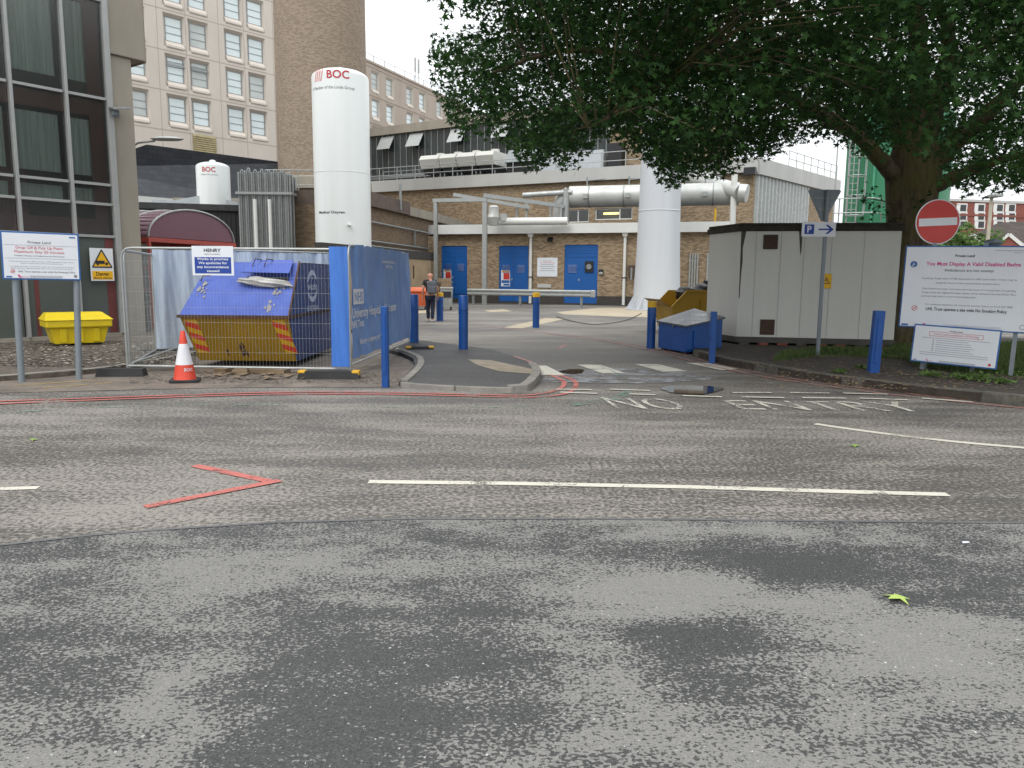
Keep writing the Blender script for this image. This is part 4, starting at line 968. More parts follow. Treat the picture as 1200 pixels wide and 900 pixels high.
# finned vaporiser
vc = P(311, 230, 38); va = thing('vaporiser', 'cluster of tall grey finned vaporiser tubes between the two white tanks', 'vaporiser', (vc.x, vc.y, 0))
vt = P(311, 199, 38).z
for i in range(8):
    for j in range(3):
        x = -1.12 + i * .32; y = -.1 + j * .5; mb = MB(); h = vt - random.uniform(0, .25)
        for k in range(4):
            a = PI * k / 4 + .2; dx, dy = math.cos(a) * .15, math.sin(a) * .15; nx, ny = -math.sin(a) * .014, math.cos(a) * .014
            mb.prism([(x - dx - nx, y - dy - ny, .5 + k * .001), (x + dx - nx, y + dy - ny, .5 + k * .001), (x + dx + nx, y + dy + ny, .5 + k * .001), (x - dx + nx, y - dy + ny, .5 + k * .001)], (0, 0, h - .5))
        if j == 0: mb.tube([(x, y, h), (x, y, h + .07), (x + .06, y, h + .13), (x + .12, y, h + .07), (x + .12, y, h)], .025, 6)
        mb.build('finned_tube', M['galvl'], va)
zb2 = P(311, 227, 38).z
for z in (zb2, 2.0): MB().box(-1.35, 1.35, -.3, -.24, z - .06, z + .06).box(-1.35, 1.35, 1.1, 1.16, z - .06, z + .06).box(-1.35, -1.29, -.239, 1.1, z - .06, z + .06).box(1.29, 1.35, -.239, 1.1, z - .06, z + .06).build('band', M['galvl'], va)
for x in (-.4, .3): MB().tube([(x, -.36, .2), (x, -.36, zb2 - .3)], .09, 8).build('feed_pipe', M['wframe'], va, smooth=True)
# ---------------------------------------------------------------- pale stack
sc_ = P(770, 330, 40); stk = thing('flue_stack', 'pale grey steel flue stack rising behind the maple leaves in front of the plant room', 'stack', (sc_.x, sc_.y, 0))
MB().lathe([(1.25, 0.06), (1.2, .5), (1.1, 3.0), (1.04, 5.5), (1.0, 8), (.98, 14.5)], 56).build('shaft', M['stack'], stk, smooth=True)
for z in (2.2, 5.0, 8.2): MB().lathe([(1.15 - z * .02, z - .03), (1.15 - z * .02 + .03, z), (1.15 - z * .02, z + .03)], 56, cap=False).build('weld_seam', M['stack'], stk, smooth=True)
mb = MB().lathe([(1.6, .01), (1.6, .06)], 40)
mb.build('base_flange', M['stack'], stk)
for k in range(16):
    a = 2 * PI * k / 16; ca, sa = math.cos(a), math.sin(a)
    MB().prism([(ca * 1.2 - sa * .015, sa * 1.2 + ca * .015, .062), (ca * 1.55 - sa * .015, sa * 1.55 + ca * .015, .062), (ca * 1.18 - sa * .015, sa * 1.18 + ca * .015, .75)], (sa * .03, -ca * .03, 0)).build('gusset', M['stack'], stk)
# ---------------------------------------------------------------- green silo
gc = P(1048, 250, 38); gs = thing('green_silo', 'tall green cylindrical silo behind the maple trunk', 'silo', (gc.x, gc.y, 0)); gr = 54.5 * 38 / 900
MB().lathe([(gr, 0), (gr, 9.2), (gr * .7, 9.9), (.2, 10.2)], 64).build('vessel', M['green'], gs, smooth=True)
for px_ in (1022,): a = math.atan2(-gc.y, -gc.x) + -.42; MB().tube([(gr * 1.02 * math.cos(a), gr * 1.02 * math.sin(a), 0), (gr * 1.02 * math.cos(a), gr * 1.02 * math.sin(a), 9.2)], .05, 6).build('pipe', mat('green_pipe', C('4d9a78'), .5), gs)
lc = P(992, 330, 37); la = thing('caged_ladder', 'galvanised caged ladder with a small railed landing on the left side of the green silo', 'ladder', (lc.x, lc.y, 0))
for x in (-.22, .22): MB().tube([(x, 0, 0), (x, 0, 8.4)], .035, 6).build('stile', M['galvl'], la)
for z in np.arange(.4, 8.4, .3): MB().tube([(-.22, 0, z), (.22, 0, z)], .02, 5).build('rung', M['galvl'], la)
for z in np.arange(4.6, 8.6, .9):
    MB().tube([(-.22, 0, z), (-.4, -.3, z), (-.3, -.65, z), (0, -.78, z), (.3, -.65, z), (.4, -.3, z), (.22, 0, z)], .02, 5).build('cage_hoop', M['galvl'], la)
for (x, y) in ((-.4, -.3), (-.3, -.65), (.3, -.65), (.4, -.3)): MB().tube([(x, y, 4.6), (x, y, 8.2)], .018, 5).build('cage_strap', M['galvl'], la)
mb = MB()
for z in (4.7, 5.35): mb.tube([(-1.0, -.4, z), (.6, -.9, z), (1.0, -.9, z - .05), (1.1, -.7, z - .5)], .03, 6)
for x in (-1.0, -.75): mb.tube([(x, -.4, 0), (x, -.4, 8.0 if x < -.9 else 5.35)], .03, 6)
mb.build('landing_rail', M['galvl'], la)
# ================================================================ FAR RIGHT
FR_ = Fr(P(1085, 330, 118).xy, P(1199, 330, 122).xy)
fl_ = thing('brick_flats', 'distant flat-roofed red brick flats with white windows at the right edge', 'building', FR_.at(0), FR_.ang)
ft = FR_.W(1150, 237)[1]; MB().box(-4, FR_.L, 0, 12, 0, ft).build('brick_wall', M['redbrick'], fl_); MB().box(-4.1, FR_.L + .1, -.15, 12, ft, ft + .35).build('roof_edge', M['fascia'], fl_)
for row in (243.5, 253.5, 263):
    for px_ in (1127, 1148, 1170, 1184):
        x, z = FR_.W(px_, row); f = MB().box(x - .95, x + .95, -.06, -.003, z - .65, z + .65).build('window', M['wframe'], fl_)
        MB().box(x - .3, x + .75, -.08, -.062, z - .5, z + .45).build('pane', M['gdeep'], f)
MB().box(-4, FR_.L, -.1, -.004, ft - 2.1, ft - 1.8).build('band_course', M['redbrick'], fl_)
fh = thing('gabled_house', 'distant pale-roofed building above the red flats behind the leaves', 'building', (P(1112, 330, 150).x, 150, 0))
MB().prism([(-7, 0, 0), (-7, 0, 14), (-2, 0, 17.3), (8, 0, 16.2), (9, 0, 0)], (0, 10, 0)).build('wall', M['roofpale'], fh)
bg_ = Fr(P(1110, 330, 58).xy, P(1330, 330, 50).xy)
bu = thing('bungalow', 'low brown tiled-roof bungalow with small white gables behind the large sign', 'building', bg_.at(0), bg_.ang)
e = bg_.W(1180, 286)[1]; rg = bg_.W(1180, 256)[1]
MB().box(0, bg_.L, 0, 8, 0, e).build('brick_wall', M['redbrick'], bu)
MB().quad((-.5, -.6, e - .2), (bg_.L, -.6, e - .2), (bg_.L, 4, rg), (2.0, 4, rg)).quad((2.0, 4, rg), (bg_.L, 4, rg), (bg_.L, 9, e - .2), (-.5, 9, e - .2)).quad((-.5, -.6, e - .2), (2, 4, rg), (-.5, 9, e - .2)).build('roof', M['rooftile'], bu, fix=False)
for px_ in (1147, 1189):
    x, z = bg_.W(px_, 276); g = MB().prism([(x - 1.0, -1.3, z - 1.0), (x + 1.0, -1.3, z - 1.0), (x, -1.3, z - .1)], (0, 2.5, 0)).build('gable', M['redbrick'], bu)
    MB().bar((x - 1.2, -1.35, z - 1.05), (x, -1.35, z + .02), .12, .2).bar((x + 1.2, -1.35, z - 1.05), (x, -1.35, z + .02), .12, .2).build('bargeboard', M['wframe'], g)
    MB().prism([(x - 1.15, -1.28, z - .98), (x, -1.28, z + .08), (x, 1.5, z + .08), (x - 1.15, 1.5, z - .98)], (0, 0, .06)).prism([(x + 1.15, -1.28, z - .98), (x, -1.28, z + .08), (x, 1.5, z + .08), (x + 1.15, 1.5, z - .98)], (0, 0, .061)).build('gable_roof', M['rooftile'], g)
lq = P(1153, 330, 30); r = thing('lamp_post', 'slim cream lamp post rising behind the large disabled-badge sign', 'lamp post', (lq.x, lq.y, 0))
zt3 = P(1159, 232, 30).z; MB().tube([(0, 0, 0), (0, 0, zt3)], [.09, .06], 10).build('post', mat('cream_post', C('b9b3a0'), .6), r, smooth=True)
MB().box(-.15, .15, -.5, .1, zt3, zt3 + .12).build('lantern', M['galvl'], r, bevel=.03)
def bush(name, label, loc, rx, ry, rz_, n, m, size=.09, cat='bush'):
    r = thing(name, label, cat, loc); d = rng.normal(size=(n, 3)); d /= np.linalg.norm(d, axis=1)[:, None]; d[:, 2] = np.abs(d[:, 2])
    rad = (.55 + .45 * rng.random(n) ** .5) * (1 + .18 * np.sin(d[:, 0] * 9 + 1) * np.sin(d[:, 1] * 7) + .12 * np.sin(d[:, 2] * 15))
    c = d * rad[:, None] * np.array([rx, ry, rz_]); c[:, 2] += .1; leaves(c, size, m, r, 'foliage')
    mb = MB()
    for k in range(7): a = random.random() * 6.3; mb.tube([(math.cos(a) * .1, math.sin(a) * .1, 0), (math.cos(a) * rx * .4, math.sin(a) * ry * .4, rz_ * .6)], [.04, .015], 5)
    mb.build('stem', M['bark'], r); return r
ST = []
for i in range(11):
    lob = [(-90, .28), (-35, .62), (-12, .30), (25, .95), (50, .40), (90, 1.08), (130, .40), (155, .95), (192, .30), (215, .62)]
STAR = np.array([(r * math.cos(R(a)), r * math.sin(R(a)), 0) for a, r in lob])
OVAL = np.array([(0, -1, 0), (.5, -.2, 0), (.35, .5, 0), (0, 1, 0), (-.35, .5, 0), (-.5, -.2, 0)])
def leaves(c, size, m, parent, name, shape=None, flat=.55, var=.35):
    shape = STAR if shape is None else shape; n = len(c); k = len(shape)
    nrm = rng.normal(size=(n, 3)) * flat + np.array([0, 0, 1.0]); nrm /= np.linalg.norm(nrm, axis=1)[:, None]
    t = rng.normal(size=(n, 3)); t -= nrm * (t * nrm).sum(1)[:, None]; t /= np.linalg.norm(t, axis=1)[:, None]; b = np.cross(nrm, t)
    s = size * (1 + var * (rng.random(n) * 2 - 1)); sh = shape.copy()
    V = c[:, None, :] + s[:, None, None] * (sh[None, :, 0:1] * t[:, None, :] + sh[None, :, 1:2] * b[:, None, :] - (sh[None, :, 0:1] ** 2) * .22 * nrm[:, None, :])
    return numpy_mesh(name, V.reshape(-1, 3), k, m, parent)
q = P(1128, 330, 34); bush('hedge_bush', 'light green bush between the tree trunk and the bungalow roof', (q.x, q.y, 0), 2.6, 1.4, 3.3, 16000, M['hedge'], .12)
# ================================================================ SHELTER
SO = Vector((-10.0, 21.4)); SE = Vector((-8.95, 25.0)); gd = (SE - SO); gl = gd.length; sa = math.atan2(gd.y, gd.x)
# local x runs along the gable, local y away from it (to the left)
shl = thing('canopy_shelter', 'red framed walkway shelter with maroon barrel canopy behind the mesh fence', 'shelter', (SO.x, SO.y, 0), sa)
ez = P(176, 277, 21.4).z; apz = P(224, 246, 23.0).z; DL = 2.3
def arc(y, k=1.0, n=20):
    c = gl / 2; hgt = apz - ez; o = []
    for i in range(n + 1):
        a = PI * i / n; o.append((c - c * math.cos(a) * k, y, ez + hgt * math.sin(a) ** .95 * k))
    return o
mb = MB(); A0, A1 = arc(0), arc(DL)
for i in range(20): mb.quad(A0[i], A0[i + 1], A1[i + 1], A1[i])
o = mb.build('canopy', M['canopy'], shl, smooth=True, fix=False); sdm = o.modifiers.new('thick', 'SOLIDIFY'); sdm.thickness = .02
MB().quad(*([(p[0], .02, p[2]) for p in arc(0, .99)])).build('gable_panel', M['canopy'], shl, fix=False)
for y in (0, .78, 1.56, DL): MB().tube(arc(y, 1.0), .03, 6).build('rib', M['galvl'], shl, smooth=True)
for y in (0, DL): MB().box(-.05, gl + .05, y - .04, y + .04, ez - .14, ez - .02).build('beam', M['redframe'], shl)
for x in (0, gl): MB().box(x - .045, x + .045, .042, DL - .042, ez - .14, ez - .02).build('beam', M['redframe'], shl)
for (x, y) in ((0, 0), (gl * .56, 0), (gl, 0), (0, 1.2), (0, DL), (gl, DL)): MB().box(x - .04, x + .04, y - .04, y + .04, 0, ez - .143).build('post', M['redframe'], shl)
for z in (.35, 1.15, 1.75): MB().box(-.02, .02, .043, 1.158, z, z + .05).box(-.02, .02, 1.242, DL - .042, z, z + .05).box(gl - .02, gl + .02, .043, DL - .042, z, z + .05).build('rail', M['redframe'], shl)
MB().box(-.006, .006, .05, 1.15, 1.81, ez - .2).build('side_glass', M['glass'], shl); MB().box(gl - .006, gl + .006, .05, DL - .05, .45, ez - .2).build('side_glass', M['glass'], shl)
bc = P(160, 330, 20.6); r = thing('litter_bin', 'black litter bin inside the red shelter behind the mesh fence', 'bin', (bc.x, bc.y, 0), .3)
MB().box(-.26, .26, -.22, .22, 0, .95).build('body', M['black'], r, bevel=.03); MB().prism([(-.28, -.24, .953), (.28, -.24, .953), (.28, .24, .953), (-.28, .24, .953)], (0, 0, .1)).build('lid', M['black'], r, bevel=.04)
MB().box(-.16, .16, -.225, -.221, .6, .78).build('label_plate', M['galvl'], r)
# ================================================================ BOLLARDS
def round_bollard(px_, ptop, pbot, wpx, label, cap=None, thin=False):
    g = G(px_, pbot); Y = g.y; r_ = wpx * Y / 900 / 2; h = P(px_, ptop, Y).z
    t = thing('bollard', label, 'bollard', (g.x, g.y, 0), 0 if not thin else -.15, 'blue bollards around the entrance')
    base = .08 if px_ in (543,) else 0
    if thin:
        MB().box(-r_, r_, -r_, r_, 0, h).build('post', M['blue'], t, bevel=.006); MB().box(-r_ * .5, r_ * .5, -r_ - .012, -r_, .2, h - .1).build('strip', M['blue'], t)
    else:
        hc = h - (.14 if cap else .0)
        MB().lathe([(r_ * 1.02, 0), (r_, .05), (r_, h * .74), (r_ * 1.07, h * .745), (r_ * 1.07, h * .76), (r_ * 1.02, h * .78), (r_ * 1.04, hc - .02), (r_ * (1 if cap else .9), hc)], 24).build('post', M['blue'], t, smooth=True)
        MB().lathe([(r_ * 1.075, h * .69), (r_ * 1.1, h * .70), (r_ * 1.075, h * .71)], 24, cap=False).build('collar', M['blue'], t, smooth=True)
        if cap: MB().lathe([(r_ * 1.06, hc + .002), (r_ * 1.06, h - .01), (r_ * .95, h)], 24).build('cap', M['ytape'], t, smooth=True)
    return t
round_bollard(543, 346, 413, 11, 'round blue bollard on the dark footway island, nearest of the round ones there')
round_bollard(485.5, 345, 405, 10.5, 'round blue bollard just right of the far end of the blue fence banner')
round_bollard(515.5, 343, 376, 8.0, 'yellow-capped blue bollard beside the walking man', cap=True)
round_bollard(628, 343, 384, 8, 'yellow-capped blue bollard in front of the steel crash barrier', cap=True)
round_bollard(762.5, 353, 408, 10, 'yellow-capped blue bollard just left of the blue lidded bin', cap=True)
round_bollard(452, 359, 454, 7.6, 'thin square blue bollard in front of the blue fence banner', thin=True)
round_bollard(834, 365, 426, 7, 'thin blue bollard in front of the blue lidded bin by the pale cabin', thin=True)
# bollard by the tree leans to the right
g = G(1023, 436, VZ); t = thing('bollard', 'leaning thin blue bollard in the verge left of the large sign', 'bollard', (g.x, g.y, VZ - .05), -.1, 'blue bollards around the entrance'); t.rotation_euler = (0, R(1.5), -.1)
h = P(1028, 364, g.y).z - VZ + .05; r_ = 11 * g.y / 1800; MB().box(-r_, r_, -r_, r_, 0, h).build('post', M['blue'], t, bevel=.008); MB().box(-r_ * .4, r_ * .4, -r_ - .014, -r_, .2, h - .12).build('strip', M['blue'], t)
# ================================================================ CRASH BARRIER
CB = Fr(G(548, 357.5).xy, G(698, 361).xy); zt = CB.W(600, 339)[1]
cb = thing('crash_barrier', 'galvanised steel crash barrier in front of the blue doors', 'barrier', CB.at(0), CB.ang)
W_ = [(0, 0), (.06, .05), (.06, .11), (0, .16), (0, .20), (.06, .25), (.06, .31), (0, .36)]
mb = MB(); L_ = CB.L
for (a, b) in zip(W_, W_[1:]): mb.quad((0, -a[0], zt - .36 + a[1]), (L_ - .3, -a[0], zt - .36 + a[1]), (L_ - .3, -b[0], zt - .36 + b[1]), (0, -b[0], zt - .36 + b[1]))
o = mb.build('beam', M['galvl'], cb, fix=False); s_ = o.modifiers.new('t', 'SOLIDIFY'); s_.thickness = .012
MB().box(L_ - .3, L_ - .02, -.1, .04, zt - .38, zt + .02).build('end_terminal', M['galvl'], cb, bevel=.05)
for px_ in (554, 609, 681): x = CB.W(px_, 350)[0]; MB().box(x - .06, x + .06, .02, .14, 0, zt - .1).build('post', M['galv'], cb)
# ================================================================ BINS BY THE MAN
def wheelie(name, label, px0, px1, ptop, pbot, Yc, m, cat='bin', d=1.0):
    a = P((px0 + px1) / 2, 340, Yc); w2 = (px1 - px0) * Yc / 1800; h = P(px0, ptop, Yc).z
    t = thing(name, label, cat, (a.x, a.y, 0), .05)
    mb = MB(); mb.prism([(-w2 * .88, 0.05, .18), (w2 * .88, .05, .18), (w2 * .88, d, .18), (-w2 * .88, d, .18)], (0, 0, .02))
    n0 = len(mb.v); lo = [(-w2 * .88, .06), (w2 * .88, .06), (w2 * .88, d - .06), (-w2 * .88, d - .06)]; hi = [(-w2, 0), (w2, 0), (w2, d), (-w2, d)]
    for i in range(4): j = (i + 1) % 4; mb.quad((*lo[i], .19), (*lo[j], .19), (*hi[j], h - .22), (*hi[i], h - .22))
    mb.build('body', m, t)
    MB().box(-w2 - .03, w2 + .03, -.04, d + .03, h - .22, h - .14).build('rim', m, t, bevel=.02)
    for q in (-.5, 0, .5): MB().box(w2 * q - .02, w2 * q + .02, .0, .03, .3, h - .3).build('rib', m, t)
    for sx in (-1, 1):
        for sy in (.12, d - .12): MB().tube([(sx * w2 * .7 - .03, sy, .09), (sx * w2 * .7 + .03, sy, .09)], .09, 12).build('wheel', M['blackr'], t)
    return t, w2, h, d
t, w2, h, d = wheelie('waste_bin', 'orange wheeled waste container behind the round blue bollard', 474, 502, 337, 358, 37.5, M['orange'])
mb = MB(); n = 8
for i in range(n):
    a0, a1 = PI * i / n, PI * (i + 1) / n; mb.quad(*[(x, d / 2 - d / 2 * math.cos(a), h - .14 + .16 * math.sin(a)) for x, a in ((-w2, a0), (w2, a0), (w2, a1), (-w2, a1))])
mb.build('lid', M['orange'], t)
t, w2, h, d = wheelie('storage_cart', 'grey metal cart with wheels between the walking man and the leftmost blue door', 516, 530, 333, 358, 37, M['galvl'], 'cart')
MB().box(-w2 + .05, w2 - .05, .05, d - .05, h - .139, h + .08).build('top', M['timber'], t)
MB().box(-w2 * .8, w2 * .8, -.012, .02, .62, .9).build('front_panel', M['black'], t)
r = thing('cardboard', 'loose pale cardboard lying on top of the grey metal cart', 'cardboard', (t.location.x - .05, t.location.y + .3, h + .085), .3)
MB().box(-.5, .35, -.2, .4, 0, .03).prism([(-.45, -.15, .031), (.2, -.2, .031), (.3, .35, .031), (-.3, .3, .031)], (.05, 0, .16)).build('sheet', M['timber'], r)
# ================================================================ MAN WALKING AWAY
def skin_chain(name, verts, edges, m, parent, sub=2, root=0):
    """verts: (x,y,z,rx,ry)"""
    b = bmesh.new(); L = b.verts.layers.skin.verify(); vs = []
    for i, v in enumerate(verts):
        q = b.verts.new(v[:3]); q[L].radius = (v[3], v[4] if len(v) > 4 else v[3]); q[L].use_root = (i == root); vs.append(q)
    for a, c in edges: b.edges.new((vs[a], vs[c]))
    me = bpy.data.meshes.new(name); b.to_mesh(me); b.free(); me.materials.append(m)
    o = bpy.data.objects.new(name, me); col.objects.link(o); o.parent = parent
    s = o.modifiers.new('skin', 'SKIN'); s.use_smooth_shade = True
    u = o.modifiers.new('sub', 'SUBSURF'); u.levels = sub; u.render_levels = sub
    dg = bpy.context.evaluated_depsgraph_get(); m2 = bpy.data.meshes.new_from_object(o.evaluated_get(dg)); o.modifiers.clear(); o.data = m2
    if not m2.materials: m2.materials.append(m)
    m2.polygons.foreach_set('use_smooth', [True] * len(m2.polygons)); return o
mg = G(505, 377); man = thing('person', 'bald man in dark t-shirt and navy trousers walking away by the yellow-capped bollard', 'person', (mg.x - .02, mg.y, 0), R(6))
J = {'pel': (0, 0, .95, .13, .11), 'sp': (0, .0, 1.12, .14, .1), 'ch': (0, .03, 1.34, .17, .11), 'ne': (0, .04, 1.49, .06), 'h0': (0, .05, 1.575, .075, .085), 'h1': (0, .055, 1.66, .09, .098), 'h2': (0, .05, 1.73, .06, .07),
     'nose': (0, .155, 1.63, .012), 'earl': (-.095, .045, 1.63, .014), 'earr': (.095, .045, 1.63, .014)}
body = []; idx = {}
def add(k, v): idx[k] = len(body); body.append(v)
for k, v in J.items(): add(k, v)
E = [('pel', 'sp'), ('sp', 'ch'), ('ch', 'ne'), ('ne', 'h0'), ('h0', 'h1'), ('h1', 'h2'), ('h1', 'nose'), ('h1', 'earl'), ('h1', 'earr')]
for s, n_ in ((-1, 'l'), (1, 'r')):
    add('sh' + n_, (s * .19, .03, 1.42, .065)); add('el' + n_, (s * .26, -.03 if s < 0 else .0, 1.14, .045)); add('wr' + n_, (s * .27, .05 if s < 0 else .14, .90, .030)); add('pa' + n_, (s * .275, .07 if s < 0 else .17, .83, .038, .022))
    E += [('ch', 'sh' + n_), ('sh' + n_, 'el' + n_), ('el' + n_, 'wr' + n_), ('wr' + n_, 'pa' + n_)]
    bx_, by_, bz_ = body[idx['pa' + n_]][:3]
    for f, (dy, ln) in enumerate(((-.027, .058), (-.009, .068), (.010, .064), (.028, .050))):
        add(f'f{n_}{f}a', (bx_, by_ + dy, bz_ - .04, .0085)); add(f'f{n_}{f}b', (bx_ - s * .012, by_ + dy * 1.05, bz_ - .04 - ln * .6, .008)); add(f'f{n_}{f}c', (bx_ - s * .03, by_ + dy, bz_ - .04 - ln, .007))
        E += [('pa' + n_, f'f{n_}{f}a'), (f'f{n_}{f}a', f'f{n_}{f}b'), (f'f{n_}{f}b', f'f{n_}{f}c')]
    add('t' + n_, (bx_ - s * .02, by_ + .045, bz_ - .0, .010)); add('u' + n_, (bx_ - s * .03, by_ + .055, bz_ - .035, .009)); E += [('pa' + n_, 't' + n_), ('t' + n_, 'u' + n_)]
    ky, ay = (.10, -.02) if s < 0 else (.0, -.10)
    add('hi' + n_, (s * .09, 0, .90, .095)); add('kn' + n_, (s * .085, ky, .50, .06)); add('an' + n_, (s * .07, ay + (.1 if s < 0 else 0), .09, .04)); add('to' + n_, (s * .075, ay + (.24 if s < 0 else .14), .035, .035, .025))
    E += [('pel', 'hi' + n_), ('hi' + n_, 'kn' + n_), ('kn' + n_, 'an' + n_), ('an' + n_, 'to' + n_)]
skin_chain('body', body, [(idx[a], idx[b]) for a, b in E], M['skin'], man)
g_ = lambda k, dr, dz=0: tuple(body[idx[k]][:2]) + (body[idx[k]][2] + dz, body[idx[k]][3] + dr, (body[idx[k]][4] if len(body[idx[k]]) > 4 else body[idx[k]][3]) + dr)
sv = [g_('pel', .025, -.02), g_('sp', .025), g_('ch', .02), (0, .04, 1.455, .085, .08)]; se = [(0, 1), (1, 2), (2, 3)]
for n_ in 'lr':
    a = body[idx['sh' + n_]]; b = body[idx['el' + n_]]; k = len(sv); sv += [g_('sh' + n_, .022), tuple(a[i] * .45 + b[i] * .55 for i in range(3)) + (.068, .068)]; se += [(2, k), (k, k + 1)]
skin_chain('tshirt', sv, se, M['shirt'], man)
tv = [g_('pel', .02, -.03)]; te = []
for n_ in 'lr': k = len(tv); tv += [g_('hi' + n_, .018, -.04), g_('kn' + n_, .022), g_('an' + n_, .028, .0)]; te += [(0, k), (k, k + 1), (k + 1, k + 2)]
skin_chain('trousers', tv, te, M['jeans'], man)
for n_ in 'lr':
    a = body[idx['an' + n_]]; b = body[idx['to' + n_]]
    skin_chain('shoe', [(a[0], a[1] - .03, .04, .042, .04), (a[0], a[1] + .06, .045, .045, .04), (b[0], b[1] + .03, .035, .042, .032)], [(0, 1), (1, 2)], M['shoe'], man)
MB().tube([(-.04, .150, 1.60), (.04, .150, 1.60)], .006, 6).build('mouth', mat('lip', C('93524a'), .6), man)
for s in (-1, 1): MB().lathe([(.001, -.01), (.012, 0), (.001, .01)], 8, (s * .035, .14), cap=False).build('eye', M['ink'], man).location = (0, 0, 1.665)
bp = thing('backpack', 'grey backpack worn on the back of the walking man', 'backpack', (mg.x + .06, mg.y - .14, 1.0), R(6))
o = MB().prism([(-.17, -.17, 0), (.17, -.17, 0), (.17, .02, 0), (-.17, .02, 0)], (0, .03, .46)).build('bag', M['pack'], bp, bevel=.06)
MB().prism([(-.12, -.235, .02), (.12, -.235, .02), (.12, -.16, .02), (-.12, -.16, .02)], (0, .01, .24)).build('pocket', M['pack'], bp, bevel=.035)
for s in (-1, 1): MB().tube([(s * .11, -.0, .08), (s * .13, .06, .2), (s * .12, .06, .42), (s * .1, .02, .5), (s * .09, -.06, .44)], .014, 6).build('strap', M['black'], bp, smooth=True)
# ================================================================ RIGHT-HAND GROUP: CABIN, SKIP, BLUE BIN
c0 = G(862, 409.5); cl = G(833, 404.5); cr = G(1046, 414)
KB = Fr(c0.xy, cr.xy)
kb = thing('cabin', 'pale panelled substation cabin with dark mossy flat roof edge behind the maple', 'cabin', (c0.x, c0.y, 0), KB.ang)
kz = P(864, 271, c0.y).z; dl = Vector((cl.x - c0.x, cl.y - c0.y)); inv = Matrix.Rotation(-KB.ang, 2); dl = inv @ dl
dl = dl * 1.25; KL = KB.L; foot = [(0, 0), (KL, 0), (KL + dl.x, dl.y), (dl.x, dl.y)]
MB().prism([(x, y, .30) for x, y in foot], (0, 0, kz - .30)).build('wall', M['grp'], kb)
def inset(f, d):
    cx_ = sum(p[0] for p in f) / 4; cy_ = sum(p[1] for p in f) / 4; return [(cx_ + (x - cx_) * (1 + d / 1.7), cy_ + (y - cy_) * (1 + d / 1.2)) for x, y in f]
MB().prism([(x, y, .17) for x, y in inset(foot, .02)], (0, 0, .128)).build('plinth', M['grpbase'], kb)
MB().prism([(x, y, kz + .001) for x, y in inset(foot, .06)], (0, 0, .12)).prism([(x, y, kz + .122) for x, y in inset(foot, .03)], (0, 0, .06)).build('roof', M['grproof'], kb, bevel=.02)
for px_ in (884, 913, 940, 972, 1010): x = KB.W(px_, 330)[0]; MB().box(x - .003, x + .003, -.005, -.001, .31, kz).build('panel_joint', M['galv'], kb)
for px_, y0, y1 in ((903, 275, 292), (899, 374.5, 392)):
    a = KB.W(px_ - 9, y1); b = KB.W(px_ + 9, y0); v = MB().box(a[0], b[0], -.02, -.001, a[1], b[1]).build('vent', M['louvre'], kb); mb = MB()
    for i in range(7): z = a[1] + (b[1] - a[1]) * (i + .3) / 7; mb.prism([(a[0] + .02, -.021, z), (a[0] + .02, -.04, z), (a[0] + .02, -.021, z + .02)], (b[0] - a[0] - .04, 0, 0))
    mb.build('slat', M['rust'], v)
MS_ = mat('moss_streak', C('4d4a41'), .9, var=.3, scale=9)
MB().prism([(.015, -.004, 1.15), (.035, -.004, 1.2), (.04, -.004, 1.7), (.06, -.004, 2.0), (.05, -.004, 2.3), (.11, -.004, kz), (.0, -.004, kz)], (0, .003, 0)).build('moss_streak', MS_, kb)
a_ = KB.W(938, 300); b_ = KB.W(938, 271); MB().prism([(a_[0], -.004, a_[1]), (a_[0] + .015, -.004, a_[1] + .1), (b_[0] + .05, -.004, kz), (b_[0] - .03, -.004, kz)], (0, .003, 0)).build('moss_streak', MS_, kb)
x, z = KB.W(968, 331); wq = .17
r = thing('hazard_sign', 'small yellow triangle hazard sign on the pale cabin wall behind the parking arrow post', 'sign', KB.at(x, -.016) + Vector((0, 0, z - .13)), KB.ang)
MB().box(-.11, .11, -.004, 0, 0, .32).build('panel', M['signyel'], r); MB().prism([(-.085, -.006, .1), (.085, -.006, .1), (0, -.006, .25)], (0, .002, 0)).build('triangle', M['ink'], r, fix=False)
MB().prism([(-.06, -.008, .115), (.06, -.008, .115), (0, -.008, .22)], (0, .002, 0)).build('triangle_field', M['signyel'], r, fix=False); MB().prism([(.0, -.010, .205), (-.015, -.010, .16), (.005, -.010, .16), (-.005, -.010, .12), (.02, -.010, .17), (.0, -.010, .17)], (0, .002, 0)).build('pictogram', M['ink'], r, fix=False)
mb = MB()
for k in range(16): x = random.uniform(.1, KL); y = random.uniform(-.25, .5); mb.box(x, x + random.uniform(.1, .25), y, y + .1, VZ - .02, VZ + random.uniform(.03, .055))
pb = []
NTH = ['leftmost', 'second', 'third', 'fourth', 'fifth', 'sixth', 'seventh', 'eighth', 'ninth', 'tenth']
for k in range(8):
    x = KL * (k + .4) / 8; r = thing('support_brick', 'loose brick under the front edge of the pale cabin, %s from the left' % NTH[k], 'brick', KB.at(x, random.uniform(-.06, .05)) + Vector((0, 0, VZ - .02)), KB.ang + random.uniform(-.5, .5), 'bricks under the cabin')
    MB().box(-.107, .107, -.051, .051, 0, .06).build('block', M['redbrick'] if k % 3 else M['kerbold'], r, bevel=.006)
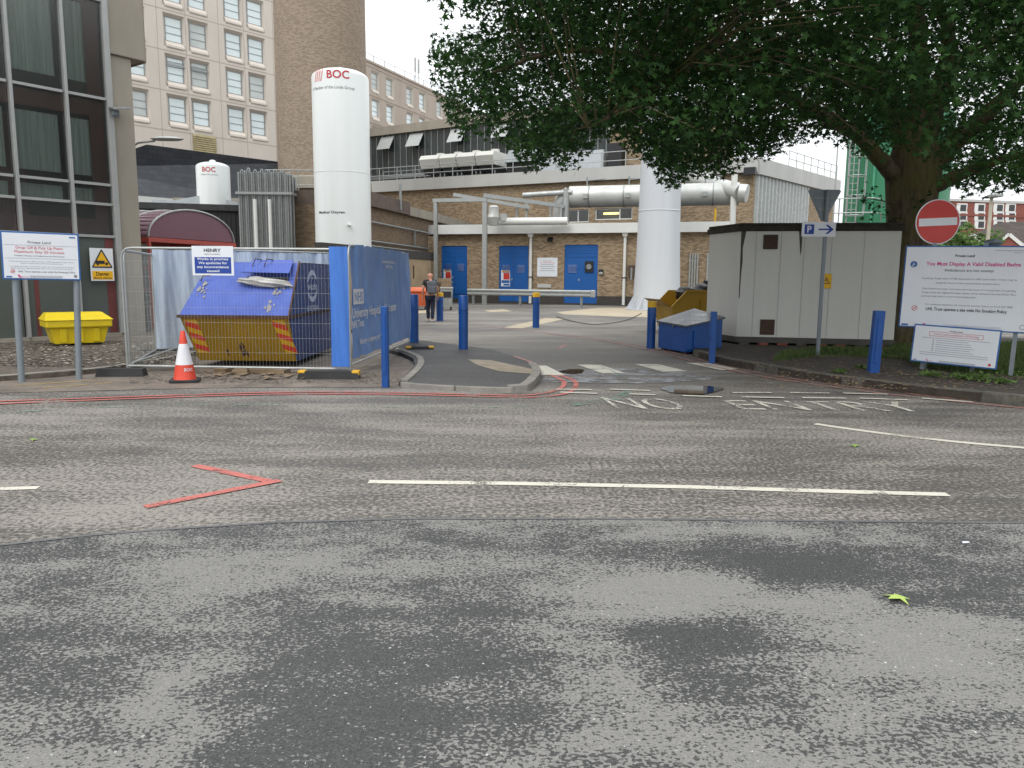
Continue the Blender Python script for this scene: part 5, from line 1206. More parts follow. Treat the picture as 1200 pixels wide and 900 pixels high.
# P arrow sign on pole
g = G(958, 417, VZ); pp = thing('parking_arrow_post', 'grey pole carrying a white P and right-pointing arrow sign by the pale cabin', 'sign post', (g.x, g.y, VZ - .02)); ph = P(967, 221, g.y).z - VZ
MB().tube([(0, 0, 0), (0, 0, ph)], .038, 14).build('pole', M['postgrey'], pp, smooth=True)
def lz(py, px_=965): return P(px_, py, g.y).z - VZ + .02
z0, z1 = lz(277.5), lz(260.5); xl = P(938.5, 270, g.y).x - g.x; xr = P(978, 270, g.y).x - g.x
MB().box(xl, xr, -.055, -.045, z0, z1).build('sign_plate', M['white'], pp); zc = (z0 + z1) / 2; hh = z1 - z0
MB().box(xl + .05, xl + .05 + hh * .66, -.06, -.0555, z0 + hh * .17, z1 - hh * .17).build('blue_square', M['inkb'], pp)
mb = MB(); letters(mb, 'P', hh * .44, xl + .05 + hh * .33, z0 + hh * .28, -.0625, None, True); mb.build('lettering', M['white'], pp, fix=False)
ax0 = xl + .1 + hh * .8; ax1 = xr - .04
MB().box(ax0, ax1 - .03, -.058, -.0555, zc - .014, zc + .014).prism([(ax1, -.0585, zc), (ax1 - .11, -.0585, zc + .085), (ax1 - .16, -.0585, zc + .085), (ax1 - .06, -.0585, zc), (ax1 - .16, -.0585, zc - .085), (ax1 - .11, -.0585, zc - .085)], (0, .003, 0)).build('arrow', M['inkb'], pp, fix=False)
za_, zb_ = lz(222.5), lz(259)
MB().prism([(-.36, .045, za_ - .02), (-.33, .045, za_ + .01), (.24, .045, za_ + .01), (.27, .045, za_ - .02), (-.01, .045, zb_), (-.08, .045, zb_)], (0, .006, 0)).build('giveway_plate_back', M['postgrey'], pp)
for q in (.25, .62): z = za_ + (zb_ - za_) * q; MB().box(-.28 + q * .2, .2 - q * .2, .03, .044, z - .02, z + .02).build('bracket', M['galv'], pp)
# blue lidded bin
B0 = G(771, 409.5); B1 = G(803, 415.5); B2 = G(845, 413.5)
BF = Fr(B1.xy, B2.xy); sk = thing('lidded_bin', 'dark blue steel bin with sloping wet lid in front of the pale cabin', 'bin', (B1.x, B1.y, 0), BF.ang)
q = Matrix.Rotation(-BF.ang, 2) @ Vector((B0.x - B1.x, B0.y - B1.y)); bl = BF.L
hb1 = P(803, 384, B1.y).z; hb0 = P(771, 378, B0.y).z; hb2 = P(845, 373, B2.y).z
dx, dy = q.x * 1.0, q.y * 1.0
F4 = [(0, 0), (bl, 0), (bl + dx, dy), (dx, dy)]; Z4 = [hb1, hb2 - .02, hb2 + .12, hb0]
mb = MB()
for i in range(4): j = (i + 1) % 4; mb.quad((*F4[i], .05), (*F4[j], .05), (*F4[j], Z4[i + 0 if i == i else 0] if False else Z4[j]), (*F4[i], Z4[i]))
mb.quad(*[(*p, .05) for p in F4]); mb.build('body', M['blue'], sk)
mb = MB(); e = .04
lidp = [(F4[0][0] - e, F4[0][1] - e, Z4[0] + .01), (F4[1][0] + e, F4[1][1] - e, Z4[1] + .01), (F4[2][0] + e, F4[2][1] + e, Z4[2] + .01), (F4[3][0] - e, F4[3][1] + e, Z4[3] + .01)]
mb.prism(lidp, (0, 0, .035)).build('lid', mat('wet_weathered_lid', C('4c535c'), .3, var=.35, scale=4, dirt=.35, dirtc=C('3f4650')), sk)
for k in (.25, .75): x = bl * k; MB().box(x - .05, x + .05, -.03, -.001, .15, .5).build('bracket', M['blue'], sk)
MB().tube([(dx * .5 - .03, dy * .5 - .05, .62), (dx * .5 - .05, dy * .5 - .1, .58), (dx * .5 - .03, dy * .5 - .05, .54)], .012, 6).build('handle', M['galv'], sk)
for (x, y) in ((.1, .1), (bl - .1, .1), (dx + .1, dy - .1)): MB().box(x - .05, x + .05, y - .05, y + .05, 0, .049).build('foot', M['rust'], sk)
# yellow open skip behind
ys = thing('open_skip', 'open yellow skip heaped with black bags behind the blue lidded bin', 'skip', (P(784, 340, 22.5).x, 22.5, 0), .12)
hz_ = P(810, 341, 22.5).z; Wd = 1.7
side = [(-.55 + .35, .12), (-.35, hz_ * .62), (-.1 + .2, hz_), (3.3, hz_), (3.9, hz_ * .6), (3.3, .12)]
for y in (0, Wd): MB().prism([(x + .45, y, z) for x, z in side], (0, .05, 0)).build('side_plate', M['skipyel'], ys, bevel=.01)
MB().quad((.25, 0.05, .12), (3.75, .05, .12), (3.75, Wd, .12), (.25, Wd, .12)).quad((.1, .05, hz_ * .62), (.25, .05, .12), (.25, Wd, .12), (.1, Wd, hz_ * .62)).quad((.1, .05, hz_ * .62), (-.25, .05, hz_ * .8), (-.25, Wd, hz_ * .8), (.1, Wd, hz_ * .62)).quad((3.75, .05, .12), (4.35, .05, hz_ * .6), (4.35, Wd, hz_ * .6), (3.75, Wd, .12)).build('end_plate', M['skipyel'], ys, fix=False)
MB().bar((.5, -.03, hz_), (3.75, -.03, hz_), .07, .06).bar((.1, -.02, hz_ * .62), (.55, -.02, hz_), .06, .05).bar((1.0, -.02, hz_ * .5), (2.9, -.02, hz_ * .5), .05, .05).bar((1.0, -.02, hz_ * .3), (1.0, -.02, hz_ * .8), .05, .05).build('rim', M['skipyel'], ys)
def lumpy(mb, c, r_, seed, sx=1, sy=1, sz=1):
    rr = random.Random(seed); b = bmesh.new(); bmesh.ops.create_icosphere(b, subdivisions=3, radius=1); ph = [rr.uniform(0, 6) for _ in range(6)]; n = len(mb.v)
    for v in b.verts:
        k = 1 + .13 * math.sin(5 * v.co.x + ph[0]) * math.sin(4 * v.co.y + ph[1]) + .1 * math.sin(8 * v.co.z + ph[2] + 3 * v.co.x) + rr.uniform(-.05, .05)
        mb.v.append((c[0] + v.co.x * k * r_ * sx, c[1] + v.co.y * k * r_ * sy, c[2] + v.co.z * k * r_ * sz))
    for f in b.faces: mb.f.append(tuple(n + v.index for v in f.verts)); mb.m.append(0)
    b.free()
for i, (x, y, z, s) in enumerate(((1.3, .7, hz_ - .02, .33), (1.75, .9, hz_ + .1, .36), (2.3, .8, hz_ + .02, .38), (.95, 1.1, hz_ - .1, .3))):
    mb = MB(); lumpy(mb, (0, 0, 0), s, i, 1.25, 1, .7); p = Matrix.Rotation(.12, 4, 'Z') @ Vector((x, y, 0)); o = mb.build('rubbish_bag', M['black'], None, smooth=True)
    o.location = (ys.location.x + p.x, ys.location.y + p.y, z); props(o, ['black rubbish bag in the yellow skip, second from the left', 'largest black rubbish bag at the middle of the yellow skip', 'rightmost black rubbish bag in the yellow skip', 'leftmost and lowest black rubbish bag in the yellow skip'][i], 'bag', 'black bags in the yellow skip')
mb = MB(); lumpy(mb, (0, 0, 0), .25, 44, 1.6, 1, .4); o = mb.build('plastic_wrap', M['bag'], None, smooth=True); p = Vector((1.8, .25, 0)); o.location = (ys.location.x + 1.75, ys.location.y + .5, hz_ + .0); props(o, 'pale plastic wrap on the front rim of the open yellow skip', 'plastic')
# ================================================================ WHITE ROAD-SIDE BOARDS
# large right-hand sign
g1 = G(1084, 432, VZ); g2 = G(1148, 440, VZ); sd_ = (g2 - g1).xy; sa = math.atan2(sd_.y, sd_.x) * .55; Yb = (g1.y + g2.y) / 2
pc = P(1134, 335, Yb - .08); zb = P(1134, 387, Yb - .08).z; zt = P(1134, 288, Yb - .08).z; pwid = (1214 - 1052) * (Yb - .08) / 900 / (math.cos(sa) + .6 * math.sin(abs(sa)))
big = board('parking_rules_sign', 'large white disabled-badge parking notice with blue frame at the right edge', 'sign', pwid, zt - zb, (pc.x, pc.y, zb), sa, M['signblue'], 'blue-framed parking notices', tilt=R(1.0))
for x in (-.55, .17, .7):
    MB().box(x - .03, x + .03, .031, .09, -(zb - VZ) + .0, zt - zb + (.05 if x < .6 else .0)).build('post', M['postgrey'], big)
bw_, bh = pwid, zt - zb
KD_ = pwid / 1.86; KB_ = KD_ * .90; BX_ = -.085
lt(big, M['ink'], k=KB_, rows=[('Private Land', .040, -0.100, bh * .868, .29, True), ('UHL Trust operate a site wide No Smoking Policy', .048, -0.010, bh * .222, 1.22, True)])
lt(big, M['inkp'], k=KB_, rows=[('You Must Display A Valid Disabled Badge', .058, 0.020, bh * .765, 1.40, True)])
lt(big, M['ink'], k=KB_, rows=[('Ambulances are not exempt', .043, -0.020, bh * .695, .74)])
lt(big, M['inkg'], k=KB_, rows=[('A parking charge notice of £80 discounted to £48 if paid within 14 days may be', .028, -0.020, bh * .60, 1.42), ('issued for breach of the contraventions detailed above.', .028, -0.020, bh * .548, .96),
                    ('Your details have been recorded and in the event of non-payment of a parking', .028, -0.710, bh * .475, 1.4, False, 'L'), ('charge notice the registered keeper details will be obtained from the DVLA. Non-', .028, -0.710, bh * .43, 1.42, False, 'L'),
                    ('payment may result in court action being taken.', .028, -0.710, bh * .385, .85, False, 'L'), ('For assistance telephone the Customer Service Centre on 0116 204 7888', .028, 0.020, bh * .285, 1.3),
                    ('University Hospitals of Leicester', .018, 0.540, bh * .94, .42), ('NHS Trust', .014, 0.660, bh * .915)])
mb = MB().lathe([(.052, 0), (.052, .003)], 24); o = mb.build('badge_disc', M['signblue'], big); o.matrix_local = Matrix.Translation((-.79 * KD_, -.0045, bh * .775)) @ Matrix.Rotation(PI / 2, 4, 'X')
mb = MB(); mb.lathe([(.009, 0), (.009, .002)], 10); mb.bar((0, -.012, .001), (0, .025, .001), .007, .002).bar((0, 0, .001), (.02, 0, .001), .007, .002).tube([(.018 * math.cos(a) + .002, .018 * math.sin(a) - .015, .001) for a in [R(x) for x in range(150, 330, 20)]], .0035, 5)
o = mb.build('wheelchair_symbol', M['white'], big); o.matrix_local = Matrix.Translation((-.79 * KD_, -.0092, bh * .775)) @ Matrix.Rotation(PI / 2, 4, 'X') @ Matrix.Scale(1.15, 4)
def ring(parent, x, z, r_, w_, m, slash=False, y=-.006, nm='symbol'):
    mb = MB(); n = 24
    for i in range(n):
        a, b = 2 * PI * i / n, 2 * PI * (i + 1) / n
        mb.quad(*[(x + q * math.cos(t_), y, z + q * math.sin(t_)) for q, t_ in ((r_ - w_, a), (r_, a), (r_, b), (r_ - w_, b))])
    if slash: mb.bar((x - r_ * .65, y - .001, z - r_ * .65), (x + r_ * .65, y - .001, z + r_ * .65), w_, .001, up=(0, 1, 0)); mb.bar((x - r_ * .5, y - .001, z), (x + r_ * .5, y - .001, z), w_, .001, up=(0, 1, 0))
    return mb.build(nm, m, parent, fix=False)
ring(big, -.72 * KD_, bh * .24, .043, .009, M['inkr'], True); ring(big, .76 * KD_, bh * .07, .04, .008, M['inkg'])
def foot_logos(r, W, k=1.0):
    MB().box(-W / 2 + .045, -W / 2 + .045 + .1 * k, -.0065, -.0045, .03, .03 + .028 * k).build('blue_tag', M['signblue'], r)
    mb = MB(); x = -W * .31; mb.box(x, x + .035 * k, -.0065, -.0045, .05, .05 + .03 * k).box(x + .018 * k, x + .06 * k, -.0085, -.0065, .03, .03 + .03 * k); mb.build('logo', M['inkp'], r)
    mb = MB(); letters(mb, 'Legion Group', .022 * k, x + .07 * k, .035, -.006, .12 * k, True, 'L'); mb.build('lettering', M['inkr'], r, fix=False)
    mb = MB()
    for j in range(3): mb.box(-W * .16, W * .26, -.006, -.0045, .03 + j * .018 * k, .034 + j * .018 * k)
    mb.build('small_print', M['inkg'], r)
foot_logos(big, bw_)
# lower panel hung below the large sign
Yl = Yb - .10; pc = P(1117.5, 405, Yl); zb2 = P(1117, 428, Yl).z; zt2 = P(1117, 383, Yl).z; wl = (1169 - 1065.5) * Yl / 900 / (math.cos(sa) + .59 * math.sin(abs(sa)))
low = board('terms_sign', 'smaller white parking terms board with red boxed heading below the disabled-badge notice', 'sign', wl, zt2 - zb2, (pc.x, pc.y, zb2), sa, M['signblue'], 'blue-framed parking notices', tilt=R(2.5))
lh = zt2 - zb2; KW_ = wl / 1.27
lt(low, M['ink'], k=KW_, rows=[('Private Land', .018, 0, lh * .86, .18, True)]); lt(low, M['inkr'], k=KW_, rows=[('Terms and conditions of Parking', .030, 0, lh * .755, .66)])
mb = MB(); a, b, c_, d_ = -.39 * KW_, .39 * KW_, lh * .72, lh * .83
for q in ((a, b, c_ - .003, c_ + .003), (a, b, d_ - .003, d_ + .003), (a - .003, a + .003, c_, d_), (b - .003, b + .003, c_, d_)): mb.box(q[0], q[1], -.006, -.0045, q[2], q[3])
mb.build('heading_box', M['inkr'], low)
mb = MB(); rr = random.Random(5)
for j in range(9):
    z = lh * (.66 - j * .055); x0 = -.5 * KW_ if j in (0, 7, 8) else -.28 * KW_; x1 = .5 * KW_ if j in (0, 7, 8) else rr.uniform(0, .3); mb.box(x0, x1, -.006, -.0045, z, z + .006)
    if x0 > -.32: mb.box(-.33 * KW_, -.31 * KW_, -.0075, -.006, z - .002, z + .012)
mb.build('print', M['inkg'], low); foot_logos(low, wl, .5); ring(low, .53 * KW_, lh * .1, .022, .022, M['inkr'])
# no entry sign
ne = thing('no_entry_sign', 'round red no entry sign with white bar on a grey post behind the large notice', 'sign', (P(1099, 260, Yb + .42).x, Yb + .42, VZ)); zc = P(1098.5, 260, Yb + .42).z - VZ; rn = 25.5 * (Yb + .42) / 900
MB().tube([(.0, .06, 0), (.0, .06, zc + .1)], .038, 14).build('post', M['postgrey'], ne, smooth=True)
def disc(nm, r_, th, m, y):
    o = MB().lathe([(r_, 0), (r_, th)], 48).build(nm, m, ne); o.matrix_local = Matrix.Translation((0, y, zc)) @ Matrix.Rotation(PI / 2, 4, 'X') @ Matrix.Rotation(R(3), 4, 'Z'); return o
disc('plate', rn, .012, M['white'], .01); disc('red_face', rn * .955, .003, M['signred'], -.003)
o = MB().box(-rn * .86, rn * .86, -rn * .17, rn * .17, 0, .003).build('white_bar', M['white'], ne); o.matrix_local = Matrix.Translation((0, -.0065, zc)) @ Matrix.Rotation(PI / 2, 4, 'X') @ Matrix.Rotation(R(3), 4, 'Z')
MB().box(-.06, .06, .022, .10, zc - .14, zc - .09).box(-.06, .06, .022, .1, zc + .05, zc + .09).build('clamp', M['galv'], ne)
r = thing('bin_post', 'short dark grey post top poking up behind the large notice', 'post', (P(1163.5, 290, 13).x, 13, VZ)); zz = P(1163, 281, 13).z - VZ
MB().box(-.05, .05, -.05, .05, 0, zz - .12).build('post', M['postgrey'], r); MB().lathe([(.09, zz - .12), (.14, zz - .05), (.1, zz), (.02, zz + .02)], 12).build('cap', M['postgrey'], r)
# left sign
g1 = G(25, 449.5); g2 = G(92.5, 443.5); sa = math.atan2(g2.y - g1.y, g2.x - g1.x); Yb = (g1.y + g2.y) / 2
zb = P(48, 328, Yb).z; zt = P(48, 272.5, Yb).z; pc = P(48, 300, Yb - .06); wl = 91 * Yb / 900 / (math.cos(sa * .6) + .62 * math.sin(sa * .6))
ls = board('drop_off_sign', 'white drop off and pick up point notice with blue frame at the left edge', 'sign', wl, zt - zb, (pc.x, pc.y, zb), sa * .6, M['signblue'], 'blue-framed parking notices', tilt=R(.8))
for g in (g1, g2):
    v = wm(ls).inverted() @ Vector((g.x, g.y, 0)); MB().tube([(v.x, .07, v.z), (v.x + (.05 if v.x > 0 else -.0), .07, zt - zb - .05)], .045, 12).build('post', M['postgrey'], ls, smooth=True)
lh = zt - zb; KL_ = wl / 1.14
lt(ls, M['ink'], k=KL_, rows=[('Private Land', .036, -.02, lh * .76, .33)]); lt(ls, M['inkr'], k=KL_, rows=[('Drop Off & Pick Up Point', .038, -.02, lh * .645, .68), ('Maximum Stay 20 minutes', .038, -.02, lh * .56, .72)])
lt(ls, M['ink'], k=KL_, rows=[('Disabled Vehicles and Ambulances are Not Exempt', .018, -.02, lh * .49, .72), ('UHL Trust operate a site wide No Smoking Policy', .024, .07, lh * .155, .83)])
lt(ls, M['inkg'], k=KL_, rows=[('A parking charge notice of £80 discounted to £48 if paid within 14 days may be', .014, 0, lh * .375, .94), ('issued for breach of the contraventions detailed above', .014, 0, lh * .335, .62),
                   ('Your details have been recorded and in the event of non-payment of a parking', .014, 0, lh * .27, .94), ('charge notice the registered keeper details will be obtained from the DVLA', .014, 0, lh * .23, .9)])
mb = MB()
for z in (lh * .72, lh * .445): mb.box(-wl * .46, wl * .46, -.006, -.0045, z, z + .003)
mb.build('rule', M['inkg'], ls); ring(ls, -.42 * KL_, lh * .17, .028, .006, M['inkr'], True); ring(ls, wl * .43, lh * .09, .022, .022, M['inkg']); foot_logos(ls, wl, .7)
MB().box(wl * .37, wl * .45, -.0065, -.0045, lh * .9, lh * .93).build('blue_tag', M['signblue'], ls)
# ================================================================ GRIT BIN
g0 = G(62, 411); g1_ = G(127, 408); YF = Fr(g0.xy, g1_.xy); gb = thing('grit_bin', 'bright yellow plastic grit bin in front of the glass office block', 'bin', (g0.x, g0.y, .06), YF.ang); L_ = YF.L
bhh = P(90, 385, g0.y).z - .06; th = P(90, 366.5, g0.y + .5).z - .06
mb = MB()
lo = [(.06, .05), (L_ - .06, .05), (L_ - .06, .65), (.06, .65)]; hi = [(-.03, 0), (L_ + .03, 0), (L_ + .03, .72), (-.03, .72)]
def frust(mb, a, za, b, zb, top=True):
    for i in range(4): j = (i + 1) % 4; mb.quad((*a[i], za), (*a[j], za), (*b[j], zb), (*b[i], zb))
    mb.quad(*[(*p, za) for p in a]); mb.quad(*[(*p, zb) for p in b]); return mb
frust(mb, lo, .07, hi, bhh).build('body', M['yellow'], gb, bevel=.02)
for k in (.2, .5, .8): frust(MB(), [(L_ * k - .06, .0), (L_ * k + .06, .0), (L_ * k + .06, .08), (L_ * k - .06, .08)], .1, [(L_ * k - .06, -.03), (L_ * k + .06, -.03), (L_ * k + .06, .04), (L_ * k - .06, .04)], bhh - .02).build('rib', M['yellow'], gb, bevel=.01)
MB().box(-.10, L_ + .10, -.07, .79, bhh, bhh + .16).build('lid_skirt', M['yellow'], gb, bevel=.03)
frust(MB(), [(-.12, -.09), (L_ + .12, -.09), (L_ + .12, .8), (-.12, .8)], bhh + .161, [(-.02, .42), (L_ + .0, .42), (L_ + .0, .72), (-.02, .72)], th).build('lid', M['yellow'], gb, bevel=.03)
for x in (.2, L_ - .25): MB().box(x - .15, x + .15, .1, .6, 0, .069).build('foot', M['black'], gb)
# ================================================================ TRAFFIC CONE
g = G(217, 447.5); co = thing('traffic_cone', 'red and white traffic cone standing in front of the mesh fence and skip', 'cone', (g.x, g.y, .006), .3); ch_ = P(216, 388, g.y).z
MB().prism([(-.21, -.16, 0), (-.16, -.21, 0), (.16, -.21, 0), (.21, -.16, 0), (.21, .16, 0), (.16, .21, 0), (-.16, .21, 0), (-.21, .16, 0)], (0, 0, .04)).build('base', M['blackr'], co, bevel=.008)
MB().lathe([(.165, .041), (.155, .07), (.125, .26)], 28, cap=False).build('lower_body', M['conered'], co, smooth=True)
MB().lathe([(.06, .56 * ch_ / .75), (.032, ch_ - .01), (.025, ch_)], 28, cap=False).build('tip', M['conered'], co, smooth=True)
z1_ = .56 * ch_ / .75; MB().lathe([(.126, .26), (.0615, z1_)], 28, cap=False).build('reflective_band', M['conewhite'], co, smooth=True)
mb = MB(); letters(mb, 'BOC', .045, 0, .17, 0, .13, True, fn=lambda u, z: (.1465 * math.sin(u / .146) if False else (.30 - z) * .0 + (.150) * math.sin(u / .15 + .5), -(.150) * math.cos(u / .15 + .5), z)); mb.build('lettering', M['conewhite'], co, fix=False)
# ================================================================ COVERED SKIP
f0 = P(210, 371, 12.95); f1 = P(338, 372, 12.95); rimz = (f0.z + f1.z) / 2; SW = f1.x - f0.x
SR = math.atan2(.0, 1)
cs_ = thing('covered_skip', 'covered skip with battered blue lid and ochre yellow chevroned body behind the mesh fence', 'skip', (f0.x, 12.95, .006), 0)
topz = P(355, 308, 13.7).z; DY = 3.7; bz = .10; y0b = .50
mb = MB(); a = [(.0, 0), (SW, 0), (SW, DY), (0, DY)]; b = [(.10, y0b), (SW - .03, y0b), (SW - .03, DY - y0b), (.10, DY - y0b)]
frust(mb, b, bz, a, rimz).build('body', M['skipyel'], cs_)
MB().prism([(SW + .001, .02, rimz - .01), (SW - .028, y0b, bz), (SW - .028, DY - y0b, bz), (SW + .001, DY - .02, rimz - .01)], (.012, 0, 0)).build('side_plate', M['skipside'], cs_)
ky = (topz - rimz) * .80
prof = [(0, 0, rimz + .02), (SW, 0, rimz + .02), (SW, ky, topz), (.72, ky, topz), (.17, ky * .66, rimz + (topz - rimz) * .66)]
mb = MB(); n = len(prof); F_ = prof; Bk = [(x, DY - y, z) for x, y, z in prof]
mb.quad(*F_); mb.quad(*Bk[::-1])
for i in range(n):
    j = (i + 1) % n
    if i != 1: mb.quad(F_[i], F_[j], Bk[j], Bk[i])
lid = mb.build('lid', M['skipblue'], cs_, bevel=.008)
MB().prism([(SW - .002, .02, rimz + .01), (SW - .002, ky, topz - .01), (SW - .002, DY - ky, topz - .01), (SW - .002, DY - .02, rimz + .01)], (.014, 0, 0)).build('lid_end', M['skipside'], cs_)
MB().bar((-.03, -.015, rimz), (SW + .03, -.015, rimz), .05, .05).bar((SW + .02, 0, rimz), (SW + .02, DY, rimz), .05, .05).bar((SW + .015, -.01, rimz + .02), (SW + .015, ky - .01, topz + .01), .03, .04).build('rim', M['rust'], cs_)
sl_ = Vector((0, ky, topz - rimz)).normalized(); nn = Vector((0, -sl_.z, sl_.y))
def lidp_(x, s, off=0): q = Vector((x, 0, rimz + .02)) + sl_ * s + nn * off; return tuple(q)
LS = (Vector((0, ky, topz - rimz)).length)
# hinged flap, dark slot below it, wrinkled sheet pulled through
MB().quad(lidp_(.99, LS * .60, .004), lidp_(SW - .12, LS * .60, .004), lidp_(SW - .12, LS * .70, .004), lidp_(.99, LS * .70, .004)).build('slot', M['ink'], cs_, fix=False)
fa, fb, fc_, fd = lidp_(.95, LS * .66, .17), lidp_(SW - .08, LS * .68, .12), lidp_(SW - .08, LS * .99, .03), lidp_(1.05, LS * .99, .03)
MB().prism([fa, fb, fc_, fd], tuple(nn * .02)).build('flap', M['skipblue'], cs_, bevel=.005)
mb = MB()
for x0 in (1.1, 1.3): mb.tube([lidp_(x0, LS * .8, .14), lidp_(x0 + .05, LS * .9, .2), lidp_(x0 + .1, LS * .98, .06)], .009, 5)
mb.tube([lidp_(.22, LS * .60, .02), lidp_(.26, LS * .66, .08), lidp_(.4, LS * .66, .08)], .01, 5); mb.build('lid_hook', M['rust'], cs_)
mb = MB(); lumpy(mb, (0, 0, 0), .11, 9, 4.2, .6, .75); o = mb.build('plastic_sheet', M['bag'], None, smooth=True); p = lidp_(1.32, LS * .55, .05); o.location = (cs_.location.x + p[0], cs_.location.y + p[1], p[2] + .02); o.rotation_euler = (0, R(4), 0)
props(o, 'crumpled grey plastic sheet poking out from under the blue skip lid flap', 'plastic')
def scr(pts, m=M['rust'], off=.003):
    return [lidp_(x, s, off) for x, s in pts]
mb = MB(); rr = random.Random(11)
for (cx_, cs2, w_, h_) in ((SW - .22, LS * .45, .12, .22), (.28, LS * .45, .08, .14), (SW - .35, LS * .15, .06, .1)):
    for k in range(14): x = cx_ + rr.gauss(0, w_ * .5); s = cs2 + rr.gauss(0, h_ * .5); d = rr.uniform(.01, .035); mb.quad(*[lidp_(x + d * math.cos(a) * rr.uniform(.4, 1.3), s + d * 1.4 * math.sin(a) * rr.uniform(.4, 1.3), .003 + k * .0002) for a in (0, 1.2, 2.3, 3.3, 4.4, 5.3)])
mb.build('paint_chip', mat('bare_metal_patch', C('8d8a88'), .6), cs_, fix=False)
# chevron boards along the slanted edges
def bodyp(x, t_, off=.006):
    y = y0b * t_; z = rimz + (bz - rimz) * t_; k = .10 * t_; k2 = -.03 * t_; q = Vector((x * 1.0, y, z)); nb_ = Vector((0, -(rimz - bz), y0b)).normalized() * -1; nb_ = Vector((0, -(rimz - bz), -y0b)).normalized()
    return tuple(q + nb_ * off)
for xs0, nm in ((.06, 'l'), (SW - .30, 'r')):
    mb = MB(); w_ = .21
    for k in range(1): mb.quad(bodyp(xs0 + .0, .07, .004), bodyp(xs0 + w_, .07, .004), bodyp(xs0 + w_ + (.07 if nm == 'l' else .12), .82, .004), bodyp(xs0 + (.07 if nm == 'l' else .12), .82, .004))
    pn_ = mb.build('chevron_board', M['ytape'], cs_, fix=False); mb = MB(); sh = .07 if nm == 'l' else .12
    for k in range(3):
        t0 = .09 + k * .25; t1 = t0 + .125
        def X(u, t_): return xs0 + u * w_ + sh * (t_ - .07) / .75
        mb.quad(*[bodyp(X(u, t_), t_, .007) for u, t_ in ((0, t0), (0, t1 - .0), (1, min(.82, t1 + .09)), (1, min(.82, t0 + .09)))])
    mb.build('chevron_stripe', M['conered'], pn_, fix=False)
# white company mark on the navy side
def sidep(y, z): return (SW + .016, y, z)
mb = MB(); cy_, cz_ = 1.55, topz - .42
for a0, a1 in ((25, 165), (205, 345)):
    n = 12
    for i in range(n):
        a, b = R(a0 + (a1 - a0) * i / n), R(a0 + (a1 - a0) * (i + 1) / n); w1 = .05 + .05 * math.sin(PI * i / n); w2_ = .05 + .05 * math.sin(PI * (i + 1) / n)
        mb.quad(*[(SW + .0155, cy_ + r_ * math.cos(t_) * 1.25, cz_ + r_ * math.sin(t_)) for r_, t_ in ((.30 - w1, a), (.30, a), (.30, b), (.30 - w2_, b))])
letters(mb, 'waste', .14, 0, 0, 0, .72, True, fn=lambda u, z: (SW + .0155, cy_ + u, cz_ - .07 + z)); letters(mb, 'THE', .05, 0, 0, 0, None, True, fn=lambda u, z: (SW + .0155, cy_ + u, cz_ + .12 + z))
letters(mb, '0170 289 04', .10, 0, 0, 0, .8, True, fn=lambda u, z: (SW + .0155, cy_ + u, cz_ - .46 + z)); letters(mb, 'recycling', .04, 0, 0, 0, .4, False, fn=lambda u, z: (SW + .0155, cy_ + u, cz_ - .15 + z))
mb.build('lettering', M['conewhite'], cs_, fix=False)
mb = MB(); 
for k in range(10): x = .5 + rr.gauss(0, .12) + .35; d = rr.uniform(.02, .07); t_ = .8 + rr.gauss(0, .08); mb.quad(*[bodyp(x + d * .5 * math.cos(a) * rr.uniform(.4, 1.4), min(.98, t_ + d * math.sin(a) * rr.uniform(.6, 1.5)), .003 + k * .0002) for a in (0, 1.3, 2.2, 3.4, 4.5, 5.4)])
mb.build('rust_patch', M['rust'], cs_, fix=False)
mb = MB()
for x0, dxx in ((.78, .10), (.83, .12), (1.05, .2), (.55, .05), (1.2, .22), (.95, .3)): mb.quad(bodyp(x0, .05, .005), bodyp(x0 + .006, .05, .005), bodyp(x0 + dxx + .006, .9, .005), bodyp(x0 + dxx, .9, .005))
mb.build('drip_mark', mat('pale_drip', C('b5a272'), .7), cs_, fix=False)
for i, (px_, dxx) in enumerate(((258, .1), (281, .12), (305, .22), (325, .12))):
    g = G(px_, 438 + i % 2 * 1.5); r = thing('timber_block', ['timber packing block under the skip, leftmost', 'timber packing block under the skip, second from left', 'longest timber packing block under the skip', 'timber packing block under the skip, rightmost'][i], 'timber block', (g.x, g.y, .007), rr.uniform(-.2, .2), 'timber blocks under the skip')
    MB().box(-dxx, dxx, -.02, .3, 0, .075).build('block', M['timber'], r, bevel=.005)
from mathutils import noise as mnoise
# ================================================================ MESH FENCE
def mesh_panel(name, label, a, b, H=2.0, z0=.12, group='mesh fence panels', cat='fence', vs=.055, hs=.24, mesh=True):
    F = Fr(a.xy, b.xy); t = thing(name, label, cat, F.at(0), F.ang, group); L = F.L; r_ = .02
    pts = [(0, 0, 0), (0, 0, H - .18), (.03, 0, H - .07), (.09, 0, H - .015), (.18, 0, H), (L - .18, 0, H), (L - .09, 0, H - .015), (L - .03, 0, H - .07), (L, 0, H - .18), (L, 0, 0)]
    MB().tube(pts, r_, 10).build('frame_tube', M['galvl'], t, smooth=True); MB().tube([(0, 0, z0), (L, 0, z0)], r_ * .9, 8).build('bottom_rail', M['galvl'], t, smooth=True)
    if mesh:
        mb = MB(); x = vs
        while x < L - .02: mb.bar((x, 0, z0), (x, 0, H - .01), .002, .002); x += vs
        z = z0 + hs
        while z < H - .05: mb.bar((0, -.004, z), (L, -.004, z), .003, .003); z += hs
        mb.build('wire_mesh', M['galvl'], t, fix=False)
    return t, F
